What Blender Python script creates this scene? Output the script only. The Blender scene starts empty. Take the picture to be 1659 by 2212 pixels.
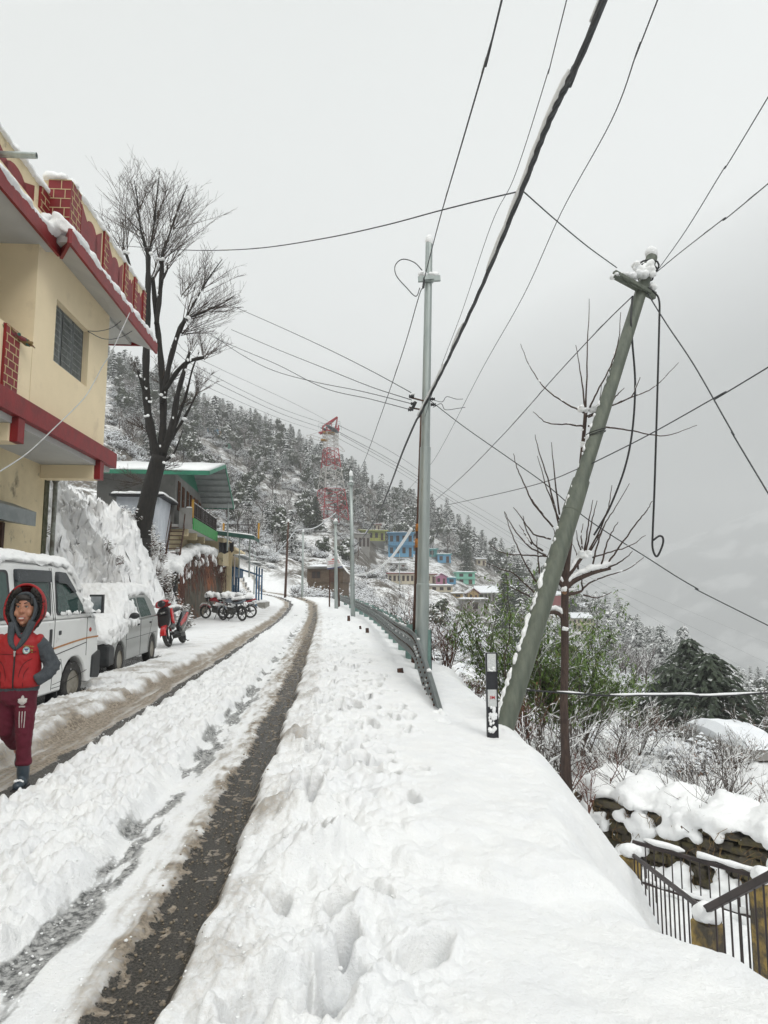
import bpy, bmesh, math, random
import numpy as np
from mathutils import Vector, Matrix, Euler
R = math.radians
SC = bpy.context.scene
COL = SC.collection
random.seed(7)

# ------------------------------------------------------------------ camera, sky, sun, exposure
F, CX, CY, CH = 1450.0, 829.5, 1106.0, 1.5
PITCH = math.atan(169 / F)
cam_d = bpy.data.cameras.new('camera')
cam_d.sensor_fit = 'VERTICAL'
cam_d.sensor_height = 36.0
cam_d.lens = 36.0 * F / 2212.0
cam_d.clip_start = 0.05
cam_d.clip_end = 20000
cam = bpy.data.objects.new('camera', cam_d)
cam.location = (0, 0, CH)
cam.rotation_euler = (math.pi / 2 + PITCH, 0, 0)
COL.objects.link(cam)
SC.camera = cam

world = bpy.data.worlds.new('World')
SC.world = world
world.use_nodes = True
nt = world.node_tree
nt.nodes.clear()
wo = nt.nodes.new('ShaderNodeOutputWorld')
bg = nt.nodes.new('ShaderNodeBackground')
sky = nt.nodes.new('ShaderNodeTexSky')
sky.sky_type = 'NISHITA'
sky.sun_disc = False
sky.sun_elevation = R(42)
sky.sun_rotation = R(-60)
sky.air_density = 1.0
sky.dust_density = 3.0
# overcast: the clear sky is almost wholly hidden behind an even cloud layer, brighter overhead, greyer to the right
tc = nt.nodes.new('ShaderNodeTexCoord')
sep = nt.nodes.new('ShaderNodeSeparateXYZ')
nt.links.new(tc.outputs['Generated'], sep.inputs[0])
dot = nt.nodes.new('ShaderNodeVectorMath'); dot.operation = 'DOT_PRODUCT'
dot.inputs[1].default_value = (-0.30, 0.0, 0.95)
nt.links.new(tc.outputs['Generated'], dot.inputs[0])
nz = nt.nodes.new('ShaderNodeTexNoise'); nz.inputs['Scale'].default_value = 1.6
nz.inputs['Detail'].default_value = 3
nt.links.new(tc.outputs['Generated'], nz.inputs['Vector'])
mr = nt.nodes.new('ShaderNodeMath'); mr.operation = 'MULTIPLY_ADD'
mr.inputs[1].default_value = 0.10; mr.inputs[2].default_value = -0.05
nt.links.new(nz.outputs['Fac'], mr.inputs[0])
ad = nt.nodes.new('ShaderNodeMath'); ad.operation = 'ADD'
nt.links.new(dot.outputs['Value'], ad.inputs[0]); nt.links.new(mr.outputs[0], ad.inputs[1])
cr = nt.nodes.new('ShaderNodeValToRGB')
cr.color_ramp.interpolation = 'LINEAR'
e = cr.color_ramp.elements
e[0].position = 0.02; e[0].color = (2.0, 2.1, 2.12, 1)
e[1].position = 1.0; e[1].color = (20, 20.4, 20.1, 1)
for p_, c_ in ((.16, (4.6, 4.76, 4.75, 1)), (.34, (9.9, 10.15, 10.05, 1)), (.72, (7.9, 8.15, 8.0, 1))):
    q_ = cr.color_ramp.elements.new(p_); q_.color = c_
nt.links.new(ad.outputs[0], cr.inputs[0])
mx = nt.nodes.new('ShaderNodeMix'); mx.data_type = 'RGBA'
mx.inputs[0].default_value = 0.96
nt.links.new(sky.outputs[0], mx.inputs[6]); nt.links.new(cr.outputs[0], mx.inputs[7])
nt.links.new(mx.outputs[2], bg.inputs[0])
bg.inputs[1].default_value = 0.10
nt.links.new(bg.outputs[0], wo.inputs[0])

sun_d = bpy.data.lights.new('sun', 'SUN')
sun_d.energy = 0.9
sun_d.angle = R(25)
sun_d.color = (1.0, 0.97, 0.93)
sun = bpy.data.objects.new('sun', sun_d)
sun.rotation_euler = (R(48), 0, R(-60 + 180) * 0 + R(35))
sun.location = (-10, -10, 40)
COL.objects.link(sun)

SC.view_settings.view_transform = 'Standard'
SC.view_settings.look = 'None'
SC.view_settings.exposure = 0.30
SC.view_settings.gamma = 1.0
SC.view_settings.use_curve_mapping = False
SC.render.engine = 'CYCLES'
SC.cycles.max_bounces = 6
SC.cycles.diffuse_bounces = 3
SC.cycles.glossy_bounces = 3
SC.cycles.transmission_bounces = 4
SC.cycles.transparent_max_bounces = 8
SC.cycles.volume_bounces = 1
SC.cycles.use_denoising = True

# ------------------------------------------------------------------ helpers
def ray(px, py):
    x = (px - CX) / F; y = -(py - CY) / F
    c, s = math.cos(PITCH), math.sin(PITCH)
    return Vector((x, c - y * s, s + y * c))
def P(px, py, Y):
    d = ray(px, py); k = Y / d.y
    return Vector((d.x * k, Y, CH + d.z * k))
def tag(o, label=None, cat=None, group=None, kind=None):
    if label: o['label'] = label
    if cat: o['category'] = cat
    if group: o['group'] = group
    if kind: o['kind'] = kind
    return o
def empty(name, loc, label, cat, group=None, rz=0.0):
    o = bpy.data.objects.new(name, None)
    o.location = loc; o.rotation_euler = (0, 0, rz); o.empty_display_size = 0.2
    COL.objects.link(o)
    return tag(o, label, cat, group)

class MB:
    """collects shapes into ONE mesh"""
    def __init__(s):
        s.v = []; s.f = []; s.m = []; s.n = 0
    def add(s, vs, fs, mi=0):
        vs = np.asarray(vs, dtype=float).reshape(-1, 3)
        s.v.append(vs)
        for f in fs: s.f.append(tuple(i + s.n for i in f)); s.m.append(mi)
        s.n += len(vs)
        return s
    def box(s, c, size, rot=None, mi=0, taper=1.0):
        x, y, z = [q / 2 for q in size]
        vs = [Vector((a * x * (taper if d > 0 else 1), b * y * (taper if d > 0 else 1), d * z)) for d in (-1, 1) for b in (-1, 1) for a in (-1, 1)]
        if rot is not None:
            m = rot if isinstance(rot, Matrix) else Euler(rot).to_matrix()
            vs = [m @ v for v in vs]
        vs = [v + Vector(c) for v in vs]
        return s.add(vs, [(0, 2, 3, 1), (4, 5, 7, 6), (0, 1, 5, 4), (2, 6, 7, 3), (0, 4, 6, 2), (1, 3, 7, 5)], mi)
    def box2(s, a, b, mi=0):
        a = Vector(a); b = Vector(b)
        return s.box((a + b) / 2, [abs(q) for q in (b - a)], None, mi)
    def bar(s, a, b, w, h=None, mi=0, up=(0, 0, 1)):
        a = Vector(a); b = Vector(b); d = b - a; L = d.length
        if L < 1e-6: return s
        d.normalize(); u = Vector(up)
        if abs(d.dot(u)) > 0.98: u = Vector((1, 0, 0))
        sx = d.cross(u).normalized(); uz = sx.cross(d).normalized()
        m = Matrix((sx, d, uz)).transposed()
        return s.box((a + b) / 2, (w, L, h or w), m, mi)
    def tube(s, pts, r, n=8, mi=0, cap=True):
        pts = [Vector(p) for p in pts]; k = len(pts)
        if k < 2: return s
        rr = list(r) if hasattr(r, '__len__') else [r] * k
        vs = []; prev = None
        for i, p in enumerate(pts):
            d = (pts[min(i + 1, k - 1)] - pts[max(i - 1, 0)])
            if d.length < 1e-9: d = Vector((0, 0, 1))
            d.normalize()
            if prev is None:
                u = Vector((0, 0, 1)) if abs(d.z) < 0.9 else Vector((1, 0, 0))
                a = d.cross(u).normalized()
            else:
                a = (prev - d * prev.dot(d))
                if a.length < 1e-6: a = d.cross(Vector((0.3, 0.5, 0.8)))
                a.normalize()
            prev = a; b = d.cross(a)
            for j in range(n):
                t = 2 * math.pi * j / n
                vs.append(p + (a * math.cos(t) + b * math.sin(t)) * rr[i])
        fs = []
        for i in range(k - 1):
            for j in range(n):
                j2 = (j + 1) % n
                fs.append((i * n + j, i * n + j2, (i + 1) * n + j2, (i + 1) * n + j))
        if cap and n > 3:
            fs.append(tuple(range(n - 1, -1, -1))); fs.append(tuple((k - 1) * n + j for j in range(n)))
        return s.add(vs, fs, mi)
    def rings(s, rings, mi=0, cap=True, closed=False):
        n = len(rings[0]); k = len(rings)
        vs = [v for r_ in rings for v in r_]; fs = []
        for i in range(k - 1 if not closed else k):
            i2 = (i + 1) % k
            for j in range(n):
                j2 = (j + 1) % n
                fs.append((i * n + j, i * n + j2, i2 * n + j2, i2 * n + j))
        if cap and not closed:
            fs.append(tuple(range(n - 1, -1, -1))); fs.append(tuple((k - 1) * n + j for j in range(n)))
        return s.add(vs, fs, mi)
    def lathe(s, prof, c, axis='z', n=16, mi=0, cap=True):
        rg = []
        for r_, h in prof:
            q = []
            for j in range(n):
                t = 2 * math.pi * j / n
                a, b = r_ * math.cos(t), r_ * math.sin(t)
                v = {'z': (a, b, h), 'x': (h, a, b), 'y': (b, h, a)}[axis]
                q.append(Vector(v) + Vector(c))
            rg.append(q)
        return s.rings(rg, mi, cap)
    def ell(s, c, r, n=10, m=7, rot=None, mi=0, bump=0.0, seed=0):
        rnd = random.Random(seed); vs = []; fs = []
        rt = Euler(rot).to_matrix() if rot is not None else None
        for i in range(m + 1):
            ph = math.pi * i / m
            for j in range(n):
                t = 2 * math.pi * j / n
                v = Vector((r[0] * math.sin(ph) * math.cos(t), r[1] * math.sin(ph) * math.sin(t), r[2] * math.cos(ph)))
                if bump: v *= 1 + rnd.uniform(-bump, bump)
                if rt: v = rt @ v
                vs.append(v + Vector(c))
        for i in range(m):
            for j in range(n):
                j2 = (j + 1) % n
                fs.append((i * n + j, (i + 1) * n + j, (i + 1) * n + j2, i * n + j2))
        return s.add(vs, fs, mi)
    def prism(s, poly, a, b, axis='x', mi=0):
        """poly of 2D points extruded from a to b along axis; axis x: (y,z); axis y: (x,z); axis z: (x,y)"""
        def mk(p, h):
            return {'x': (h, p[0], p[1]), 'y': (p[0], h, p[1]), 'z': (p[0], p[1], h)}[axis]
        n = len(poly)
        vs = [mk(p, a) for p in poly] + [mk(p, b) for p in poly]
        fs = [tuple(range(n - 1, -1, -1)), tuple(range(n, 2 * n))] + [(i, (i + 1) % n, n + (i + 1) % n, n + i) for i in range(n)]
        return s.add(vs, fs, mi)
    def quad(s, a, b, c, d, mi=0): return s.add([a, b, c, d], [(0, 1, 2, 3)], mi)
    def xf(s, M):
        M = np.array(M)
        s.v = [v @ M[:3, :3].T + M[:3, 3] for v in s.v]
        return s
    def build(s, name, mats, parent=None, smooth=False, bevel=0, world=False, fixn=True, sub=0, auto=None):
        me = bpy.data.meshes.new(name)
        vs = np.concatenate(s.v) if s.v else np.zeros((0, 3))
        me.from_pydata(vs.tolist(), [], s.f)
        if not isinstance(mats, (list, tuple)): mats = [mats]
        for m in mats: me.materials.append(m)
        if len(mats) > 1: me.polygons.foreach_set('material_index', s.m)
        if fixn and len(s.f) < 60000:
            bm = bmesh.new(); bm.from_mesh(me)
            bmesh.ops.recalc_face_normals(bm, faces=bm.faces)
            bm.to_mesh(me); bm.free()
        if smooth or auto:
            me.polygons.foreach_set('use_smooth', [True] * len(me.polygons))
            if auto:
                try: me.set_sharp_from_angle(angle=R(auto))
                except Exception: pass
        me.update()
        o = bpy.data.objects.new(name, me)
        COL.objects.link(o)
        if bevel:
            b = o.modifiers.new('bevel', 'BEVEL'); b.width = bevel; b.segments = 2; b.limit_method = 'ANGLE'; b.angle_limit = R(40)
        if sub:
            b = o.modifiers.new('sub', 'SUBSURF'); b.levels = sub; b.render_levels = sub
        if parent is not None:
            o.parent = parent
            if world:
                M = Matrix.Translation(parent.location) @ parent.rotation_euler.to_matrix().to_4x4()
                p = parent.parent
                if parent.get('_w') is not None: M = Matrix.Identity(4)
                o.matrix_parent_inverse = M.inverted()
        return o
def snow_build(mb, parent, vox=.02, amp=.35, world=True, name='snow', mat=None, it=1):
    """fuses the lumps into continuous, slightly rough snow"""
    o = mb.build(name, mat or SNOW, None)
    m = o.modifiers.new('r', 'REMESH'); m.mode = 'VOXEL'; m.voxel_size = vox; m.use_smooth_shade = True
    s = o.modifiers.new('s', 'SMOOTH'); s.iterations = it; s.factor = .5
    dg = bpy.context.evaluated_depsgraph_get(); out = bpy.data.meshes.new_from_object(o.evaluated_get(dg)); old = o.data
    o.modifiers.clear(); o.data = out; bpy.data.meshes.remove(old); out.materials.clear(); out.materials.append(mat or SNOW)
    n = len(out.vertices)
    if n:
        co = np.empty(n * 3); out.vertices.foreach_get('co', co); co = co.reshape(-1, 3); no = np.empty(n * 3); out.vertices.foreach_get('normal', no); no = no.reshape(-1, 3)
        f = .16 / vox
        d = vnoise(co[:, 0] * f + co[:, 2] * f * .7, co[:, 1] * f + co[:, 2] * f * .8, 3) * .6 + vnoise(co[:, 0] * f * 2.3 - co[:, 2] * f * 1.7, co[:, 1] * f * 2.3 + co[:, 2] * f * 2.1, 5) * .4
        co += no * (d * vox * 2.2 * amp * 1.6)[:, None]; out.vertices.foreach_set('co', co.ravel()); out.update()
    for q in out.polygons: q.use_smooth = True
    if parent is not None:
        o.parent = parent
        if world: o.matrix_parent_inverse = (Matrix.Translation(parent.location) @ parent.rotation_euler.to_matrix().to_4x4()).inverted()
    return o
def copy_tree(o, parent=None):
    c = o.copy(); COL.objects.link(c)
    if parent is not None: c.parent = parent
    for ch in list(o.children): copy_tree(ch, c)
    return c

# ---- vectorised noise
_rs = np.random.RandomState(3)
_perm = _rs.permutation(512)
_perm = np.concatenate([_perm, _perm, _perm])
_val = _rs.uniform(-1, 1, 4096)
def vnoise(x, y, seed=0):
    x = np.asarray(x, float); y = np.asarray(y, float)
    xi = np.floor(x).astype(int); yi = np.floor(y).astype(int)
    xf = x - xi; yf = y - yi
    u = xf * xf * xf * (xf * (xf * 6 - 15) + 10); v = yf * yf * yf * (yf * (yf * 6 - 15) + 10)
    def h(a, b): return _val[(_perm[(_perm[(a + seed * 17) & 511] + (b & 511))] + seed * 31) & 4095]
    return (h(xi, yi) * (1 - u) + h(xi + 1, yi) * u) * (1 - v) + (h(xi, yi + 1) * (1 - u) + h(xi + 1, yi + 1) * u) * v
def fbm(x, y, oct=4, seed=0, gain=0.5):
    s = 0; a = 1; t = 0
    for i in range(oct):
        s = s + a * vnoise(x * 2 ** i + i * 7.3, y * 2 ** i + i * 3.1, seed + i); t += a; a *= gain
    return s / t
def sst(a, b, x):
    t = np.clip((x - a) / (b - a), 0, 1); return t * t * (3 - 2 * t)

# ---- materials
MATS = {}
def _n(t, ty, **kw):
    n = t.nodes.new(ty)
    for k, v in kw.items(): setattr(n, k, v)
    return n
SNOW_RGB = (0.87, 0.875, 0.87)
def snow_fac(t, lo, hi, scale):
    g = _n(t, 'ShaderNodeNewGeometry'); s = _n(t, 'ShaderNodeSeparateXYZ'); t.links.new(g.outputs['Normal'], s.inputs[0])
    tc_ = _n(t, 'ShaderNodeTexCoord'); nn = _n(t, 'ShaderNodeTexNoise'); nn.inputs['Scale'].default_value = scale; nn.inputs['Detail'].default_value = 4
    t.links.new(g.outputs['Position'], nn.inputs['Vector'])
    a = _n(t, 'ShaderNodeMath', operation='MULTIPLY_ADD'); a.inputs[1].default_value = 1.4; a.inputs[2].default_value = -0.7
    t.links.new(nn.outputs['Fac'], a.inputs[0])
    b = _n(t, 'ShaderNodeMath', operation='ADD'); t.links.new(s.outputs['Z'], b.inputs[0]); t.links.new(a.outputs[0], b.inputs[1])
    m = _n(t, 'ShaderNodeMapRange'); m.interpolation_type = 'SMOOTHSTEP'
    m.inputs['From Min'].default_value = lo; m.inputs['From Max'].default_value = hi
    t.links.new(b.outputs[0], m.inputs['Value'])
    return m.outputs[0]
def pm(name, c1, c2=None, scale=6.0, rough=0.6, metal=0.0, bump=0.0, bscale=None, snow=None, detail=5, stretch=None, spec=None, c3=None, c3scale=2.0, c3lim=(0.55, 0.7), obj=True):
    if name in MATS: return MATS[name]
    m = bpy.data.materials.new(name); m.use_nodes = True; t = m.node_tree
    b = t.nodes['Principled BSDF']
    b.inputs['Roughness'].default_value = rough; b.inputs['Metallic'].default_value = metal
    if spec is not None: b.inputs['Specular IOR Level'].default_value = spec
    tc_ = _n(t, 'ShaderNodeTexCoord'); mp = _n(t, 'ShaderNodeMapping')
    t.links.new(tc_.outputs['Object'], mp.inputs[0])
    if stretch: mp.inputs['Scale'].default_value = stretch
    nn = _n(t, 'ShaderNodeTexNoise'); nn.inputs['Scale'].default_value = scale; nn.inputs['Detail'].default_value = detail; nn.inputs['Roughness'].default_value = 0.6
    t.links.new(mp.outputs[0], nn.inputs['Vector'])
    c2 = c2 or tuple(q * 0.8 for q in c1)
    ramp = _n(t, 'ShaderNodeValToRGB'); ramp.color_ramp.elements[0].position = 0.35; ramp.color_ramp.elements[1].position = 0.65
    ramp.color_ramp.elements[0].color = (*c2, 1); ramp.color_ramp.elements[1].color = (*c1, 1)
    t.links.new(nn.outputs['Fac'], ramp.inputs[0])
    col = ramp.outputs[0]
    if c3:
        n3 = _n(t, 'ShaderNodeTexNoise'); n3.inputs['Scale'].default_value = c3scale; n3.inputs['Detail'].default_value = 6; n3.inputs['Roughness'].default_value = 0.65
        t.links.new(mp.outputs[0], n3.inputs['Vector'])
        mr_ = _n(t, 'ShaderNodeMapRange'); mr_.inputs['From Min'].default_value = c3lim[0]; mr_.inputs['From Max'].default_value = c3lim[1]
        t.links.new(n3.outputs['Fac'], mr_.inputs['Value'])
        mm = _n(t, 'ShaderNodeMix', data_type='RGBA'); t.links.new(mr_.outputs[0], mm.inputs[0]); t.links.new(col, mm.inputs[6]); mm.inputs[7].default_value = (*c3, 1)
        col = mm.outputs[2]
    if snow:
        fa = snow_fac(t, *snow)
        mm = _n(t, 'ShaderNodeMix', data_type='RGBA'); t.links.new(fa, mm.inputs[0]); t.links.new(col, mm.inputs[6]); mm.inputs[7].default_value = (*SNOW_RGB, 1)
        col = mm.outputs[2]
        mm2 = _n(t, 'ShaderNodeMix', data_type='FLOAT'); t.links.new(fa, mm2.inputs[0]); mm2.inputs[2].default_value = rough; mm2.inputs[3].default_value = 0.8
        t.links.new(mm2.outputs[0], b.inputs['Roughness'])
    t.links.new(col, b.inputs['Base Color'])
    if bump:
        bn = _n(t, 'ShaderNodeTexNoise'); bn.inputs['Scale'].default_value = bscale or scale * 4; bn.inputs['Detail'].default_value = 5
        t.links.new(mp.outputs[0], bn.inputs['Vector'])
        bp = _n(t, 'ShaderNodeBump'); bp.inputs['Strength'].default_value = bump; bp.inputs['Distance'].default_value = 0.02
        t.links.new(bn.outputs['Fac'], bp.inputs['Height']); t.links.new(bp.outputs[0], b.inputs['Normal'])
    MATS[name] = m
    return m
SNOW = pm('snow', SNOW_RGB, (0.83, 0.84, 0.845), scale=3, rough=0.75, bump=0.5, bscale=26, spec=0.3)
# ------------------------------------------------------------------ terrain
TRY = np.array([-3, 1, 3, 5.1, 9.7, 17.4, 33, 42, 50, 56, 63, 72, 87, 110.])
TRX = np.array([-.85, -.88, -.90, -1.04, -1.37, -2.03, -3.4, -4.3, -5.2, -6.2, -8.0, -11, -16.5, -28.])
RZY = np.array([-5, 28, 38, 45, 55, 65, 75, 90, 110.])
RZZ = np.array([0, 0, .12, .28, .52, .85, 1.12, 1.4, 1.6])
XEY = np.array([-3, 2.3, 2.8, 3.3, 3.7, 4.3, 5.1, 7, 10, 13, 18, 25, 32, 42, 50, 60, 75, 110.])
XEX = np.array([3.0, 1.9, 1.42, 1.05, .95, 1.05, 1.2, 1.28, 1.3, 1.2, .85, .4, -.25, -1.5, -2.7, -4.5, -9.0, -25.])
XBY = np.array([-3, 12.7, 12.8, 17, 21, 25, 28, 30, 33, 39, 40, 46.5, 49, 56, 62, 72, 85, 110.])
XBX = np.array([-30, -30, -6.3, -6.3, -6.6, -7.2, -8.5, -9.0, -9.3, -9.75, -13.5, -13.5, -11.5, -13.0, -16., -21., -30, -50.])
ZCY = np.array([12.8, 14.2, 16.5, 20, 24.5, 28, 33, 43, 50, 62, 110.])
ZCZ = np.array([.1, 2.4, 4.3, 3.9, 3.8, 3.1, 3.7, 3.6, 3.4, 3.5, 5.])
# far ground seen at (px, py) at these distances
FPX = np.array([-400, -100, 250, 400, 560, 640, 715, 815, 860, 960, 1040, 1150, 1290, 1400, 1560, 1700, 2000, 2400.])
FT = {
 60:  [900, 960, 1040, 1170, 1262, 1270, 1282, 1325, 1345, 1390, 1415, 1445, 1500, 1535, 1585, 1610, 1650, 1700],
 110: [760, 830, 930, 1080, 1190, 1222, 1240, 1272, 1292, 1338, 1362, 1398, 1440, 1475, 1545, 1570, 1610, 1650],
 170: [700, 760, 850, 975, 1095, 1130, 1128, 1238, 1262, 1272, 1304, 1350, 1405, 1450, 1520, 1550, 1600, 1640],
 210: [690, 740, 815, 920, 1020, 1050, 1075, 1190, 1203, 1218, 1258, 1320, 1375, 1435, 1510, 1545, 1600, 1640],
 275: [640, 690, 795, 860, 920, 960, 1000, 1055, 1078, 1122, 1186, 1252, 1324, 1392, 1474, 1508, 1570, 1630],
 420: [900, 930, 960, 1000, 1040, 1080, 1110, 1150, 1170, 1210, 1260, 1330, 1400, 1450, 1520, 1550, 1600, 1640],
 620: [1120, 1130, 1150, 1180, 1200, 1220, 1240, 1260, 1270, 1300, 1330, 1380, 1430, 1470, 1530, 1560, 1600, 1640],
}
FD = sorted(FT)
def far_h(X, Y):
    px = CX + X / np.maximum(Y, 1) * F
    zs = []
    for d in FD:
        py = np.interp(px, FPX, FT[d])
        zs.append(CH + (1275 - py) / F * d)
    z = zs[0] * np.clip(Y / 60, 0, 1) ** 1.0
    for i in range(len(FD) - 1):
        t = np.clip((Y - FD[i]) / (FD[i + 1] - FD[i]), 0, 1)
        z = np.where(Y >= FD[i], zs[i] * (1 - t) + zs[i + 1] * t, z)
    return z
def wall_y(X): return 9.5 - (X - 2.88) * 1.235
def H0(X, Y):
    """ground height without the small snow detail"""
    c = np.interp(Y, TRY, TRX); rz = np.interp(Y, RZY, RZZ)
    xe = np.interp(Y, XEY, XEX) + 0.13 * vnoise(Y * .9, Y * 0, 5) + .06 * vnoise(Y * 3.1, Y * 0 + 2, 6)
    xb = np.interp(Y, XBY, XBX); zc = np.interp(Y, ZCY, ZCZ)
    z = rz.copy() + 0.0 * X
    # right: the bank falls away
    e = X - xe
    terr = np.where(Y < 20, -1.95 + 0.75 * sst(-.15, .35, Y - wall_y(X)) - .35 * sst(10, 20, Y), -1.55)
    terr = terr - 0.12 * np.maximum(X - 5, 0) - 0.22 * np.maximum(Y - 13, 0) * sst(10, 20, Y)
    drop = 0.10 * sst(-1.2, 0, e) + 0.75 * sst(-.1, .75, e) + 1.2 * sst(.5, 1.7, e)
    zr = rz - drop
    k = sst(.5, 2.4, e)
    zr = zr * (1 - k) + np.minimum(zr, terr) * k
    z = np.where(e > -1.2, zr, z)
    # left: steep bank behind the parking strip
    t = xb - X + 0.35 * vnoise(Y * .7, Y * 0 + 3, 9)
    z = z + .85 * sst(32, 41, Y) * sst(3.0, 5.0, c - X) * (1 - sst(60, 80, Y))
    bw = np.interp(Y, [14, 18, 22.5, 28, 50], [3.3, 3.0, 1.9, 1.9, 1.9])
    zl = rz + (zc - rz) * (.5 * sst(-.1, bw, t) + .5 * np.clip(t / bw, 0, 1)) + 0.42 * np.maximum(t - bw, 0) * sst(13, 16, Y)
    z = np.where(t > -.1, np.maximum(zl, z), z)
    # far hillside
    fz = far_h(X, Y)
    side = np.where(X > c, sst(14, 55, Y) * sst(1.5, 7, e), sst(45, 75, Y) * sst(-2, 6, t + 0 * X))
    w = np.maximum(side, sst(62, 84, Y))
    z = z * (1 - w) + fz * w
    # road bed stays
    lat = np.abs(X - (c - .9)); rw = 1 - sst(3.2, 6.0, lat)
    rw = rw * (1 - sst(80, 95, Y)) * sst(40, 60, Y)
    z = z * (1 - rw) + rz * rw
    # rocks, terraces and gullies of the hillside
    a = sst(40, 80, Y) * (1 - rw)
    n = fbm(X / 22, Y / 22, 4, 2) * 1.9 + np.abs(fbm(X / 7, Y / 7, 3, 8)) * 1.5 - .8
    z = z + a * n * sst(10, 60, Y)
    z = z + (1 - a) * sst(14, 30, Y) * sst(3, 6, e) * fbm(X / 3, Y / 3, 3, 4) * .5
    return z

rp = random.Random(11)
FOOT = []
yy = 1.9
while yy < 34:
    c0 = float(np.interp(yy, TRY, TRX)); xr0 = float(np.interp(yy, XEY, XEX))
    w0 = .62 if yy < 7 else .8
    for k in range(2):
        if yy < 5 and rp.random() < .35: continue
        u = .34 + rp.random() * (1.15 if yy > 5 else .85)
        FOOT.append((c0 + u, yy + rp.uniform(-.1, .1), rp.uniform(.055, .085), rp.uniform(.10, .17), rp.uniform(-.5, .5), rp.uniform(.10, .17)))
    yy += rp.uniform(.13, .26) * (1 if yy < 14 else 1.8)
for q in ((-.15, 2.62, .10, .17, .2, .13), (-.42, 2.42, .1, .16, -.2, .1), (-.05, 3.25, .09, .14, .6, .09), (-1.9, 6.3, .09, .15, .3, .07), (-2.0, 4.6, .1, .15, .1, .07), (-2.3, 8.1, .09, .15, .1, .07)):
    FOOT.append(q)

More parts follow.
